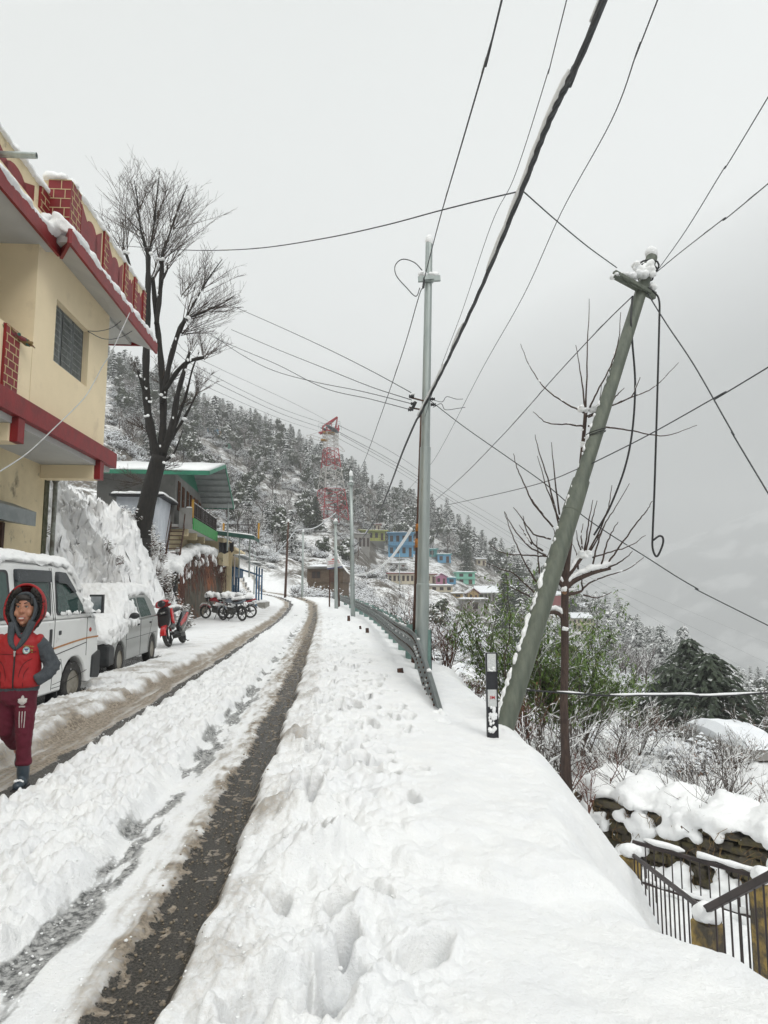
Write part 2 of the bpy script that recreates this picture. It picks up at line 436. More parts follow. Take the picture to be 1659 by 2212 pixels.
def detail(X, Y):
    """snow and track relief + masks (wet, dirt, ice, rough)"""
    c = np.interp(Y, TRY, TRX)
    u = (X - c) + 0.05 * fbm(X * .2, Y * 1.3, 3, 21) * sst(1, 8, Y) + .03 * fbm(X * 4, Y * 4, 3, 33)
    inroad = (1 - sst(85, 95, Y))
    def band(a, b, s=.05): return sst(a - s, a + s, u) * (1 - sst(b - s, b + s, u))
    n1 = fbm(X * 3, Y * 3, 4, 40); n2 = fbm(X * 9, Y * 9, 4, 50); n3 = fbm(X * 26, Y * 26, 3, 60)
    lump = np.abs(fbm(X * 5.5, Y * 5.5, 3, 70)); lump2 = np.abs(fbm(X * 15, Y * 15, 3, 80))
    near = 1 - sst(25, 45, Y)
    wob = .05 * fbm(Y * 0 + 2, Y * 1.1, 3, 90)
    main = band(-.13, .14) ; slush = band(-.40, -.13, .06); icy = band(-.60 + wob, -.38, .07); m1 = fbm(u * 13, Y * 3.2, 4, 44); s1 = fbm(u * 11, Y * .8, 4, 45); s2 = fbm(u * 30, Y * 5, 3, 46)
    ltd = band(-1.78, -1.50, .05); lts = band(-2.16, -1.76, .09)
    vis = sst(30, 44, Y)
    track = np.clip(main + slush + icy + ltd + lts, 0, 1)
    snow_h = np.full_like(X, 0.125)
    # churned ridge between the tracks and the dirty strip left of the left track
    churn = band(-1.48, -.62, .08); churn2 = band(-3.3, -2.12, .14) * (1 - .6 * sst(9, 16, Y))
    rt = sst(.12, .3, u) * (1 - sst(.7, 1.5, u))
    h = snow_h * (1 - track) + .03 * slush + (.022 + .03 * np.maximum(n2, 0)) * icy + .018 * lts 
    h = h + (slush + lts) * (.012 * s1 + .008 * s2)
    h = h + churn * (.055 * n1 + .10 * lump + .065 * lump2 + .018 * n3 - .03)
    h = h + churn2 * (.05 * lump + .05 * lump2 + .015 * n3)
    h = h + rt * (.065 * n1 + .075 * lump + .035 * lump2 + .014 * n3 - .01)
    smooth = sst(.9, 1.6, u)
    e = X - np.interp(Y, XEY, XEX)
    h = h + smooth * (.06 * fbm(X * .9, Y * .9, 4, 91) + .010 * n2 + .025 * np.abs(fbm(X * 2.2, Y * 2.2, 3, 97)) + .004 * n3) * (1 - .5 * sst(0, 2, e))
    # ledge in the bank where the snow has slumped
    led = sst(.2, .5, u) * sst(-.05, .05, (Y - (3.55 + .25 * fbm(X * 1.3, X * 0, 3, 92)))) * (1 - sst(.4, 2.0, Y - 3.55)) * (1 - sst(1.0, 1.5, X))
    h = h + led * .085 * (1 + .6 * n1)
    h = h + sst(3, 8, -u) * (.04 * n1 + .02 * lump)
    # slope snow
    h = h + sst(.4, 1.5, e) * (.10 * fbm(X * 1.2, Y * 1.2, 4, 93) + .05 * lump)
    xb = np.interp(Y, XBY, XBX)
    bk = sst(.0, .8, xb - X) * (1 - sst(40, 60, Y))
    h = h + bk * (.40 * fbm(X * 1.3, Y * 1.1, 4, 94) + .55 * np.abs(fbm(X * 4.2, Y * 3.4, 4, 95)) + .30 * np.abs(fbm(X * 11, Y * 9, 3, 96)) - .15)
    # road bed is bare mud under the parked van
    und = band(-9, -9) * 0 + sst(5.5, 6.5, Y) * (1 - sst(10.0, 10.3, Y)) * (1 - sst(-4.25, -4.1, X)) * sst(-6.2, -5.9, X)
    und = np.maximum(und, sst(11.0, 11.3, Y) * (1 - sst(14.8, 15.1, Y)) * (1 - sst(-4.75, -4.62, X)) * sst(-6.2, -5.9, X))
    h = h * (1 - und * .9)
    h = h * (1 - .35 * sst(30, 60, Y))
    wet = np.clip(main * (.98 - .42 * sst(7, 16, Y) + 1.0 * n3 - .45 * np.maximum(n2, 0)) + ltd * (.85 - .5 * n1), 0, 1)
    wet = np.maximum(wet, und * .85)
    dirt = np.clip(lts * (.86 + .45 * s1 + .25 * s2) + slush * (.13 + .5 * s1 + .35 * s2 + .40 * sst(6, 16, Y)) + ltd * .3 + main * (.95 + .4 * n2) + band(-.26, -.08, .06) * (.30 + .5 * n2) + churn2 * (.30 + .9 * n1) + band(.1, .45, .1) * (.28 + .5 * n1) + sst(18, 30, Y) * band(-.35, .2, .06) * .4, 0, 1)
    ice = np.clip(icy * (.40 + 1.6 * m1 + .5 * vnoise(Y * .8, Y * 0, 47)), 0, 1)
    return h * inroad, wet * inroad, dirt * inroad, ice * inroad

def Hfull(X, Y):
    z = H0(X, Y); d, w, di, ic = detail(X, Y)
    m = (1 - sst(85, 110, Y))
    return z + d * m, w, di, ic
def hz(x, y):
    a = np.array([float(x)]); b = np.array([float(y)])
    return float(H0(a, b)[0])
def hzf(x, y):
    a = np.array([float(x)]); b = np.array([float(y)])
    return float(Hfull(a, b)[0][0])

def ground_material():
    m = bpy.data.materials.new('snow_and_slush'); m.use_nodes = True; t = m.node_tree
    b = t.nodes['Principled BSDF']
    at = _n(t, 'ShaderNodeAttribute', attribute_name='mask')
    sp = _n(t, 'ShaderNodeSeparateColor'); t.links.new(at.outputs['Color'], sp.inputs[0])
    tc_ = _n(t, 'ShaderNodeTexCoord')
    def noise(s, d=6, r=.65):
        n = _n(t, 'ShaderNodeTexNoise'); n.inputs['Scale'].default_value = s; n.inputs['Detail'].default_value = d; n.inputs['Roughness'].default_value = r
        t.links.new(tc_.outputs['Object'], n.inputs['Vector']); return n.outputs['Fac']
    def math_(op, a, b_=None, c=None):
        n = _n(t, 'ShaderNodeMath', operation=op)
        for i, q in enumerate((a, b_, c)):
            if q is None: continue
            if isinstance(q, (int, float)): n.inputs[i].default_value = q
            else: t.links.new(q, n.inputs[i])
        return n.outputs[0]
    def rng(v, lo, hi):
        n = _n(t, 'ShaderNodeMapRange'); n.interpolation_type = 'SMOOTHSTEP'
        n.inputs['From Min'].default_value = lo; n.inputs['From Max'].default_value = hi; t.links.new(v, n.inputs['Value']); return n.outputs[0]
    def mix(f, a, b_):
        n = _n(t, 'ShaderNodeMix', data_type='RGBA')
        t.links.new(f, n.inputs[0])
        for i, q in ((6, a), (7, b_)):
            if isinstance(q, tuple): n.inputs[i].default_value = (*q, 1)
            else: t.links.new(q, n.inputs[i])
        return n.outputs[2]
    nf = noise(34); ng = noise(90, 4); nb = noise(3.0)
    snowc = mix(rng(nb, .3, .7), (.82, .83, .84), SNOW_RGB)
    brown = mix(rng(nf, .35, .65), (.15, .12, .09), (.40, .345, .275))
    grey = mix(rng(nf, .35, .65), (.06, .063, .062), (.50, .50, .49))
    asph = mix(rng(ng, .42, .62), (.022, .022, .020), (.085, .075, .062))
    fd = math_('ADD', sp.outputs[1], math_('MULTIPLY_ADD', nf, .9, -.45))
    fi = math_('ADD', sp.outputs[2], math_('MULTIPLY_ADD', nf, 1.1, -.55))
    fw = math_('ADD', sp.outputs[0], math_('MULTIPLY_ADD', nf, 1.3, -.65))
    c = mix(rng(fd, .05, .95), snowc, brown)
    c = mix(rng(fi, .25, .7), c, grey)
    fw2 = rng(fw, .38, .55)
    c = mix(fw2, c, asph)
    # hillside: bare rock, earth and brush showing between the snow
    at2 = _n(t, 'ShaderNodeAttribute', attribute_name='hill')
    g = _n(t, 'ShaderNodeNewGeometry'); sg = _n(t, 'ShaderNodeSeparateXYZ'); t.links.new(g.outputs['Normal'], sg.inputs[0])
    nh = noise(.35, 9, .72); nh2 = noise(2.2, 6, .7)
    fh = math_('ADD', math_('MULTIPLY_ADD', nh, 1.6, -.8), math_('SUBTRACT', .72, sg.outputs[2]))
    fh = math_('ADD', fh, math_('MULTIPLY_ADD', nh2, 1.2, -.6))
    fh = math_('MULTIPLY', rng(fh, -.42, .02), at2.outputs['Fac'])
    earth = mix(rng(nh2, .35, .65), (.035, .032, .026), (.14, .12, .095))
    c = mix(fh, c, earth)
    t.links.new(c, b.inputs['Base Color'])
    ro = math_('SUBTRACT', .75, math_('MULTIPLY', fw2, .55))
    ro = math_('SUBTRACT', ro, math_('MULTIPLY', rng(fi, .25, .7), .35))
    t.links.new(ro, b.inputs['Roughness'])
    b.inputs['Specular IOR Level'].default_value = .35
    bp = _n(t, 'ShaderNodeBump'); bp.inputs['Strength'].default_value = .75; bp.inputs['Distance'].default_value = .016
    bsum = math_('ADD', nf, math_('MULTIPLY', ng, .5))
    t.links.new(bsum, bp.inputs['Height']); t.links.new(bp.outputs[0], b.inputs['Normal'])
    return m
GROUND = ground_material()

def fan_grid(name, ys, amin, amax, na, kind, foot=False, det=True):
    a = np.linspace(amin, amax, na)
    Y, A = np.meshgrid(ys, a, indexing='ij')
    X = A * (Y + 0.9) if foot else A * Y
    if det:
        Z, w, di, ic = Hfull(X, Y)
    else:
        Z = H0(X, Y); w = di = ic = Z * 0
    if foot:
        for fx, fy, rx, ry, an, dp in FOOT:
            i0 = np.searchsorted(ys, fy - .5); i1 = np.searchsorted(ys, fy + .5)
            dx = X[i0:i1] - fx; dy = Y[i0:i1] - fy
            ca, sa = math.cos(an), math.sin(an)
            p = (dx * ca + dy * sa) / rx; q = (-dx * sa + dy * ca) / ry
            r = np.sqrt(p * p + q * q) * (1 + .22 * vnoise(X[i0:i1] * 14, Y[i0:i1] * 14, 7))
            Z[i0:i1] += -dp * (1 - sst(.65, 1.05, r)) + .022 * np.exp(-((r - 1.3) / .28) ** 2)
            di[i0:i1] = np.clip(di[i0:i1] + .10 * (1 - sst(.5, 1.1, r)), 0, 1)
    hill = sst(30, 60, Y)
    if foot:
        bx = sst(.3, 1.2, np.interp(Y, XBY, XBX) - X) * sst(12.9, 13.6, Y)
        X = X + bx * (.20 * fbm(Y * 2.2, Z * 2.2, 4, 62) + .07 * np.abs(fbm(Y * 7, Z * 7, 3, 63))); YY = Y + bx * .22 * fbm(X * 2.4, Z * 2.6, 4, 64)
    else: YY = Y
    lx = np.interp(Y, XBY, XBX) - X
    hill = np.maximum(hill * (1 - (1 - sst(3.5, 6, np.abs(X - np.interp(Y, TRY, TRX) + .9))) * (1 - sst(85, 95, Y))), .45 * sst(.1, .5, lx) * sst(.5, .7, vnoise(Y * .8, lx * 1.1, 61)) * sst(12, 14, Y))
    e = X - np.interp(Y, XEY, XEX)
    hill = np.maximum(hill, .25 * sst(.8, 1.6, e) * sst(13, 22, Y) )
    ny, nx = X.shape
    vs = np.stack([X.ravel(), YY.ravel(), Z.ravel()], 1)
    idx = np.arange(ny * nx).reshape(ny, nx)
    f = np.stack([idx[:-1, :-1].ravel(), idx[:-1, 1:].ravel(), idx[1:, 1:].ravel(), idx[1:, :-1].ravel()], 1)
    me = bpy.data.meshes.new(name)
    me.vertices.add(len(vs)); me.vertices.foreach_set('co', vs.ravel())
    me.loops.add(f.size); me.loops.foreach_set('vertex_index', f.ravel())
    me.polygons.add(len(f)); me.polygons.foreach_set('loop_start', np.arange(len(f)) * 4)
    me.polygons.foreach_set('use_smooth', np.ones(len(f), bool))
    me.update(calc_edges=True)
    ca_ = me.color_attributes.new('mask', 'FLOAT_COLOR', 'POINT')
    cols = np.stack([w.ravel(), di.ravel(), ic.ravel(), np.ones(w.size)], 1)
    ca_.data.foreach_set('color', cols.ravel())
    ha = me.attributes.new('hill', 'FLOAT', 'POINT'); ha.data.foreach_set('value', hill.ravel())
    me.materials.append(GROUND)
    o = bpy.data.objects.new(name, me); COL.objects.link(o)
    tag(o, kind='structure')
    return o
ys1 = np.exp(np.linspace(math.log(2.2), math.log(34.9), 820)) - 0.9
ys1 = ys1[ys1 <= 33.99]; ys1 = np.append(ys1, 34.0)
fan_grid('snowy_road', ys1, -.80, .80, 900, 'structure', foot=True)
ys2 = np.concatenate([np.exp(np.linspace(math.log(34), math.log(130), 260)), np.linspace(131, 620, 300)])
fan_grid('hillside', ys2, -1.0, 1.15, 620, 'structure')
# ground behind and beside the camera, so that the place goes on
def back_ground():
    xs = np.concatenate([np.linspace(-30, 30, 61)]); ys = np.linspace(-12, 1.32, 20)
    X, Y = np.meshgrid(xs, ys); Z = H0(X, Y) + .10 - .03 * sst(1.0, 1.32, Y)
    mb = MB(); ny, nx = X.shape
    idx = lambda i, j: i * nx + j
    fs = [(idx(i, j), idx(i, j + 1), idx(i + 1, j + 1), idx(i + 1, j)) for i in range(ny - 1) for j in range(nx - 1)]
    mb.add(np.stack([X.ravel(), Y.ravel(), Z.ravel()], 1), fs)
    o = mb.build('snow_ground', SNOW, smooth=True); tag(o, kind='structure')
back_ground()
# far mountain across the valley, mostly lost in the mist
def far_mountain():
    xs = np.linspace(-300, 4800, 90); ys = np.linspace(2100, 4200, 50)
    X, Y = np.meshgrid(xs, ys)
    rise = sst(2100, 3800, Y)
    Z = -480 + rise * (760 * sst(250, 2600, X) + 200) + 90 * fbm(X / 420, Y / 420, 6, 14) * (.3 + rise)
    mb = MB(); ny, nx = X.shape
    fs = [(i * nx + j, i * nx + j + 1, (i + 1) * nx + j + 1, (i + 1) * nx + j) for i in range(ny - 1) for j in range(nx - 1)]
    mb.add(np.stack([X.ravel(), Y.ravel(), Z.ravel()], 1), fs)
    rock = pm('far_rock', (.10, .12, .12), (.05, .06, .06), scale=.008, rough=.9, snow=(.75, 1.05, .006))
    o = mb.build('mountain', rock, smooth=True); tag(o, kind='structure')
far_mountain()
# ------------------------------------------------------------------ vegetation
BARK = pm('bark_dark', (.022, .019, .016), (.010, .009, .008), scale=5, rough=.9, bump=.6, bscale=20, stretch=(3, 3, .8), snow=(.95, 1.15, 7))
BARK2 = pm('bark_brown', (.085, .055, .042), (.04, .026, .022), scale=8, rough=.85, bump=.4, bscale=40, stretch=(4, 4, 1))
TWIG = pm('twig_snowy', (.10, .075, .06), (.05, .04, .034), scale=4, rough=.9, snow=(.15, .55, 2.5))
TWIGFAR = pm('far_twig_snowy', (.13, .11, .10), (.07, .06, .055), scale=2, rough=.9, snow=(.05, .6, .8))
TWIGRED = pm('twig_reddish', (.16, .065, .045), (.08, .04, .03), scale=4, rough=.9, snow=(.7, .95, 3))
NEEDLE = pm('needles', (.055, .075, .055), (.026, .040, .030), scale=.8, rough=.8, snow=(.40, .90, .9))
OAKLEAF = pm('evergreen_leaf', (.070, .085, .050), (.034, .046, .028), scale=1.2, rough=.75, snow=(.38, .85, 1.2))
LEAFG = pm('green_leaf', (.15, .23, .045), (.065, .12, .025), scale=5, rough=.55, c3=(.20, .16, .05), c3scale=6, c3lim=(.58, .68))
BROWNLEAF = pm('dry_leaf', (.20, .10, .05), (.09, .05, .03), scale=5, rough=.9)
CREEP = pm('creeper', (.10, .13, .05), (.13, .07, .04), scale=3, rough=.85, snow=(.75, 1.05, 3))

def conifer(name_, h, wid, layers, nb, seed, droop=.25, parent=None, mat=None, card=.5):
    rnd = random.Random(seed)
    tr = MB(); tr.tube([(0, 0, -.8), (0, 0, h * .5), (0, 0, h)], [h * .018, h * .011, h * .002], 6)
    cr_ = MB(); vs = []; fs = []; ms = []
    for L in range(layers):
        t = (L + .5) / layers; z0 = h * (.10 + .90 * t)
        rad = wid * (1 - t) ** .8 * (rnd.uniform(.75, 1.15)) + .12
        for k in range(nb):
            if rnd.random() < .12: continue
            az = 2 * math.pi * (k + rnd.random()) / nb; ln = rad * rnd.uniform(.65, 1.15)
            ns = max(2, int(ln / (card * .6)))
            for s in range(ns):
                q = (s + .6) / ns; r_ = ln * q
                z = z0 + ln * (.12 * q - droop * q * q) + rnd.uniform(-.1, .1)
                c = Vector((math.cos(az) * r_, math.sin(az) * r_, z))
                out = Vector((math.cos(az + rnd.uniform(-.7, .7)), math.sin(az + rnd.uniform(-.7, .7)), -.35 - .5 * rnd.random()))
                sd = Vector((-out.y, out.x, rnd.uniform(-.5, .5))).normalized()
                w = card * rnd.uniform(.55, 1.0) * (1.15 - .5 * q); l = card * rnd.uniform(.8, 1.4)
                b = len(vs)
                vs += [c - sd * w * .5, c + sd * w * .5, c + sd * w * .35 + out * l, c - sd * w * .3 + out * l * .8, c + out * l * .4 + Vector((0, 0, .12))]
                fs += [(b, b + 4, b + 3), (b + 4, b + 2, b + 3), (b, b + 1, b + 4), (b + 1, b + 2, b + 4)]
                # hanging underside
                b = len(vs)
                vs += [c - sd * w * .5, c + sd * w * .5, c + out * .3 * l + Vector((0, 0, -.45 * l))]; fs.append((b, b + 1, b + 2))
    cr_.add(vs, fs)
    return tr, cr_
def oak(h, wid, n, seed, card=.34):
    rnd = random.Random(seed)
    tr = MB(); tr.tube([(0, 0, -.8), (.1, 0, h * .35), (0, .1, h * .8)], [h * .022, h * .016, h * .004], 6)
    blobs = []
    for k in range(9):
        a = rnd.random() * 6.28; r_ = wid * rnd.uniform(.1, .62); z = h * rnd.uniform(.35, .9)
        blobs.append((Vector((math.cos(a) * r_, math.sin(a) * r_, z)), wid * rnd.uniform(.35, .6)))
        tr.tube([(0, 0, h * .3), blobs[-1][0]], [h * .008, h * .002], 4)
    vs = []; fs = []
    for k in range(n):
        c0, rb = rnd.choice(blobs)
        d = Vector((rnd.gauss(0, 1), rnd.gauss(0, 1), rnd.gauss(0.2, .9))).normalized()
        c = c0 + d * rb * rnd.uniform(.6, 1.05)
        a = (d.cross(Vector((rnd.random() - .5, rnd.random() - .5, 1)))).normalized(); b_ = (d.cross(a) + d * rnd.uniform(-.4, .4)).normalized()
        s = card * rnd.uniform(.5, 1.2); i = len(vs)
        vs += [c - a * s, c + b_ * s, c + a * s, c - b_ * s]; fs += [(i, i + 1, i + 2), (i, i + 2, i + 3)]
    cr_ = MB(); cr_.add(vs, fs)
    return tr, cr_
def cedar(h, wid, n, seed, card=.3):
    rnd = random.Random(seed)
    tr = MB(); tr.tube([(0, 0, -.8), (0, 0, h * .5), (0, 0, h * .97)], [h * .03, h * .018, h * .003], 8)
    vs = []; fs = []; cl = []
    for k in range(70):
        q = rnd.random() ** .8; a = rnd.random() * 6.28; r_ = wid * (1 - q) ** .55 * rnd.uniform(.35, 1.0); cl.append((Vector((math.cos(a) * r_, math.sin(a) * r_, h * (.10 + .88 * q))), wid * (.16 + .20 * (1 - q))))
    cl.append((Vector((0, 0, h * .95)), wid * .12))
    for k in range(n):
        c0, rb = rnd.choice(cl); d = Vector((rnd.gauss(0, 1), rnd.gauss(0, 1), rnd.gauss(.25, .6))).normalized()
        c = c0 + Vector((d.x, d.y, d.z * .6)) * rb * rnd.uniform(.55, 1.1); out = Vector((c.x, c.y, 0)).normalized() if abs(c.x) + abs(c.y) > .01 else Vector((1, 0, 0))
        out = (out + Vector((rnd.gauss(0, .6), rnd.gauss(0, .6), rnd.uniform(-.55, .25)))).normalized(); sd = out.cross(Vector((rnd.gauss(0, .4), rnd.gauss(0, .4), 1))).normalized(); s = card * rnd.uniform(.5, 1.2); i = len(vs)
        vs += [c - sd * s * .45, c + out * s * .3 + sd * s * .45, c + out * s * 1.3, c + out * s * .4 - sd * s * .5 - Vector((0, 0, .15 * s))]; fs += [(i, i + 1, i + 2), (i, i + 2, i + 3)]
    cr_ = MB(); cr_.add(vs, fs)
    return tr, cr_
def grow(mb, p, d, ln, r, depth, rnd, up=.15, n=3, spread=.6, seg=3, kids=(3, 5), shrink=.62, snowmb=None):
    pts = [Vector(p)]; q = Vector(p); dd = Vector(d).normalized()
    for i in range(seg):
        dd = (dd + Vector((rnd.uniform(-.22, .22), rnd.uniform(-.22, .22), rnd.uniform(-.12, .22) + up * .3))).normalized()
        q = q + dd * ln / seg; pts.append(q.copy())
    mb.tube(pts, [r * (1 - .55 * i / seg) for i in range(seg + 1)], n, cap=False)
    if snowmb is not None and abs(dd.z) < .75 and rnd.random() < .6:
        i0 = rnd.randint(0, seg - 1)
        snowmb.tube([pts[i0] + Vector((0, 0, r * .9)), (pts[i0] + pts[i0 + 1]) / 2 + Vector((0, 0, r * 1.6)), pts[i0 + 1] + Vector((0, 0, r * .9))], [r * .5, r * 1.3 + .003, r * .5], 4, cap=False)
    if depth <= 0: return
    for k in range(rnd.randint(*kids)):
        t = rnd.uniform(.25, 1); i = min(seg - 1, int(t * seg)); f_ = t * seg - i
        o = pts[i].lerp(pts[i + 1], f_)
        nd = (dd + Vector((rnd.gauss(0, spread), rnd.gauss(0, spread), rnd.gauss(0, spread) * .6 + up))).normalized()
        grow(mb, o, nd, ln * shrink * rnd.uniform(.7, 1.2), r * .55, depth - 1, rnd, up, n, spread, seg, kids, shrink, snowmb)
def bare(h, seed, depth=3, spread=.6):
    rnd = random.Random(seed)
    tr = MB(); tr.tube([(0, 0, -.8), (rnd.uniform(-.1, .1), 0, h * .2), (0, rnd.uniform(-.2, .2), h * .38)], [h * .026, h * .02, h * .014], 6)
    cr_ = MB()
    for k in range(7):
        a = rnd.random() * 6.28
        grow(cr_, (0, 0, h * rnd.uniform(.18, .38)), (math.cos(a) * .8, math.sin(a) * .8, rnd.uniform(.5, 1.3)), h * .38, h * .012, depth, rnd, .18, 3, spread, 3, (2, 4), .62)
    return tr, cr_

SPOTS = []
TREES = []
def free(x, y, r):
    for a, b, c in SPOTS:
        if (a - x) ** 2 + (b - y) ** 2 < (c + r) ** 2: return False
    return True
CLEAR = []   # (px0, px1, py0, py1, Ymin) windows in which houses must stay visible
def make_proto(kind, mbs, mats, name):
    e_ = bpy.data.objects.new(name, None); COL.objects.link(e_)
    mbs[0].build('trunk', mats[0], e_, fixn=False); mbs[1].build('crown', mats[1], e_, fixn=False)
    return e_
PROTO = {'conifer': [], 'oak': [], 'bare': []}
for i in range(4): PROTO['conifer'].append(make_proto('conifer', conifer('c', 10, [2.5, 3.0, 2.1, 2.7][i], 15, 8, 100 + i), (BARK, NEEDLE), 'conifer'))
for i in range(3): PROTO['oak'].append(make_proto('oak', oak(7, 2.6, 620, 200 + i), (BARK, OAKLEAF), 'evergreen_oak'))
for i in range(4): PROTO['bare'].append(make_proto('bare', bare(6, 300 + i), (BARK2, TWIGFAR), 'bare_tree'))
USED = set()
def zone(px, Y, kind):
    w = {'conifer': 'snow dusted conifer', 'oak': 'round snowy evergreen', 'bare': 'frosted leafless tree'}[kind]
    if Y > 236 and px < 600: a = 'on the misty ridge above the green roof'
    elif Y > 236 and px < 800: a = 'on the ridge beside the tower'
    elif Y > 236 and px < 1130: a = 'on the ridge above the coloured houses'
    elif px < 600: a = 'behind the bare tree'
    elif px < 800 and Y > 165: a = 'on the slope above the tower foot'
    elif px < 800: a = 'on the terraces below the tower'
    elif px < 1130 and Y > 212: a = 'behind the yellow and blue houses'
    elif px < 1130: a = 'among the village houses'
    elif px < 1330: a = 'past the leaning pole'
    else: a = 'in the right valley forest'
    return w, a
ZN = {'conifer': 'conifers', 'oak': 'evergreens', 'bare': 'bare trees'}
def put_tree(kind, x, y, s, i=None):
    px = CX + x / y * F
    lst = PROTO[kind]; k = rt_.randrange(len(lst)) if i is None else i
    o = lst[k]
    if o.name in USED: o = copy_tree(o)
    else: USED.add(o.name)
    o.location = (x, y, hz(x, y)); o.rotation_euler = (rt_.uniform(-.04, .04), rt_.uniform(-.04, .04), rt_.random() * 6.28)
    o.scale = (s * rt_.uniform(.85, 1.15), s * rt_.uniform(.85, 1.15), s)
    lab, a = zone(px, y, kind)
    TREES.append((o, kind, a, px, lab, s))
    tag(o, lab, {'conifer': 'conifer tree', 'oak': 'evergreen tree', 'bare': 'bare tree'}[kind], ZN[kind] + ' ' + a)
    return o
rt_ = random.Random(5)
HOUSEWIN = [(775, 905, 1110, 1215, 215), (700, 742, 1185, 1240, 120), (900, 985, 1175, 1235, 215), (880, 1050, 1215, 1290, 225), (830, 960, 1235, 1275, 205), (980, 1090, 1255, 1345, 200), (1165, 1215, 1275, 1330, 235), (1225, 1290, 1315, 1370, 230), (682, 745, 895, 1140, 176), (655, 690, 1180, 1260, 120), (600, 745, 1180, 1262, 110), (1030, 1085, 1200, 1245, 235), (440, 520, 915, 960, 205), (1045, 1100, 1330, 1420, 190)]
def visible_ok(x, y, h):
    px = CX + x / y * F; z = hz(x, y); py0 = 1275 - (z + h - CH) / y * F; py1 = 1275 - (z - CH) / y * F; hw = h * .2 / y * F
    for a, b, c, d, Ym in HOUSEWIN:
        if y < Ym and px + hw > a and px - hw < b and py0 < d and py1 > c: return False
    return True
def scatter(kind, n, pxr, Yr, sr, r, dens=None):
    k = 0; tries = 0
    while k < n and tries < n * 40:
        tries += 1
        px = rt_.uniform(*pxr); Y = rt_.uniform(*Yr); x = (px - CX) / F * Y; s = rt_.uniform(*sr)
        if dens is not None and rt_.random() > dens(px, Y): continue
        if not free(x, Y, r * s): continue
        hh = {'conifer': 10, 'oak': 7, 'bare': 6}[kind] * s
        if not visible_ok(x, Y, hh): continue
        c = float(np.interp(Y, TRY, TRX))
        if Y < 100 and abs(x - c + .9) < 6: continue
        SPOTS.append((x, Y, r * s)); put_tree(kind, x, Y, s); k += 1
# skyline and upper forest
scatter('conifer', 108, (200, 1140), (238, 285), (.62, 1.08), 1.3)
scatter('oak', 60, (200, 1140), (215, 280), (.8, 1.25), 1.5)
scatter('bare', 55, (330, 1140), (225, 282), (1.0, 1.6), 1.2)
scatter('conifer', 34, (235, 1130), (195, 238), (.6, 1.0), 1.4)
scatter('oak', 45, (235, 1130), (120, 215), (.6, 1.05), 1.5)
scatter('conifer', 12, (235, 640), (95, 180), (.5, .9), 1.4)
scatter('bare', 120, (240, 1100), (95, 225), (.55, 1.1), 1.0)
# right-hand slopes down to the valley
scatter('conifer', 60, (1120, 1640), (150, 330), (.75, 1.25), 1.7)
scatter('oak', 45, (1090, 1659), (110, 300), (.8, 1.3), 1.6)
scatter('conifer', 45, (1290, 1480), (120, 230), (.8, 1.3), 1.6)
scatter('bare', 25, (1090, 1500), (90, 250), (.8, 1.3), 1.0)
scatter('oak', 10, (930, 1250), (70, 110), (.4, .6), 1.2)
for p_ in sum(PROTO.values(), []):
    if p_.name not in USED:
        for ch in list(p_.children): bpy.data.objects.remove(ch)
        bpy.data.objects.remove(p_)


ONES = ['', 'first', 'second', 'third', 'fourth', 'fifth', 'sixth', 'seventh', 'eighth', 'ninth', 'tenth', 'eleventh', 'twelfth', 'thirteenth', 'fourteenth', 'fifteenth', 'sixteenth', 'seventeenth', 'eighteenth', 'nineteenth']
def ordinal(n):
    if n < 20: return ONES[n]
    T = ['', '', 'twent', 'thirt', 'fort', 'fift', 'sixt', 'sevent', 'eight', 'ninet']
    if n % 10 == 0: return T[n // 10] + 'ieth'
    return T[n // 10] + 'y-' + ONES[n % 10]
def label_trees():
    by = {}
    for q in TREES: by.setdefault((q[1], q[2]), []).append(q)
    for (kind, a), lst in by.items():
        lst.sort(key=lambda q: q[3]); ms = sorted(q[5] for q in lst); lo = ms[len(ms) // 3]; hi = ms[-len(ms) // 3]
        for i, q in enumerate(lst):
            sz = 'small' if q[5] < lo else ('tall' if q[5] >= hi else '')
            q[0]['label'] = ('%s %s, %s from the left %s' % (sz, q[4], ordinal(i + 1), a)).strip()
label_trees()
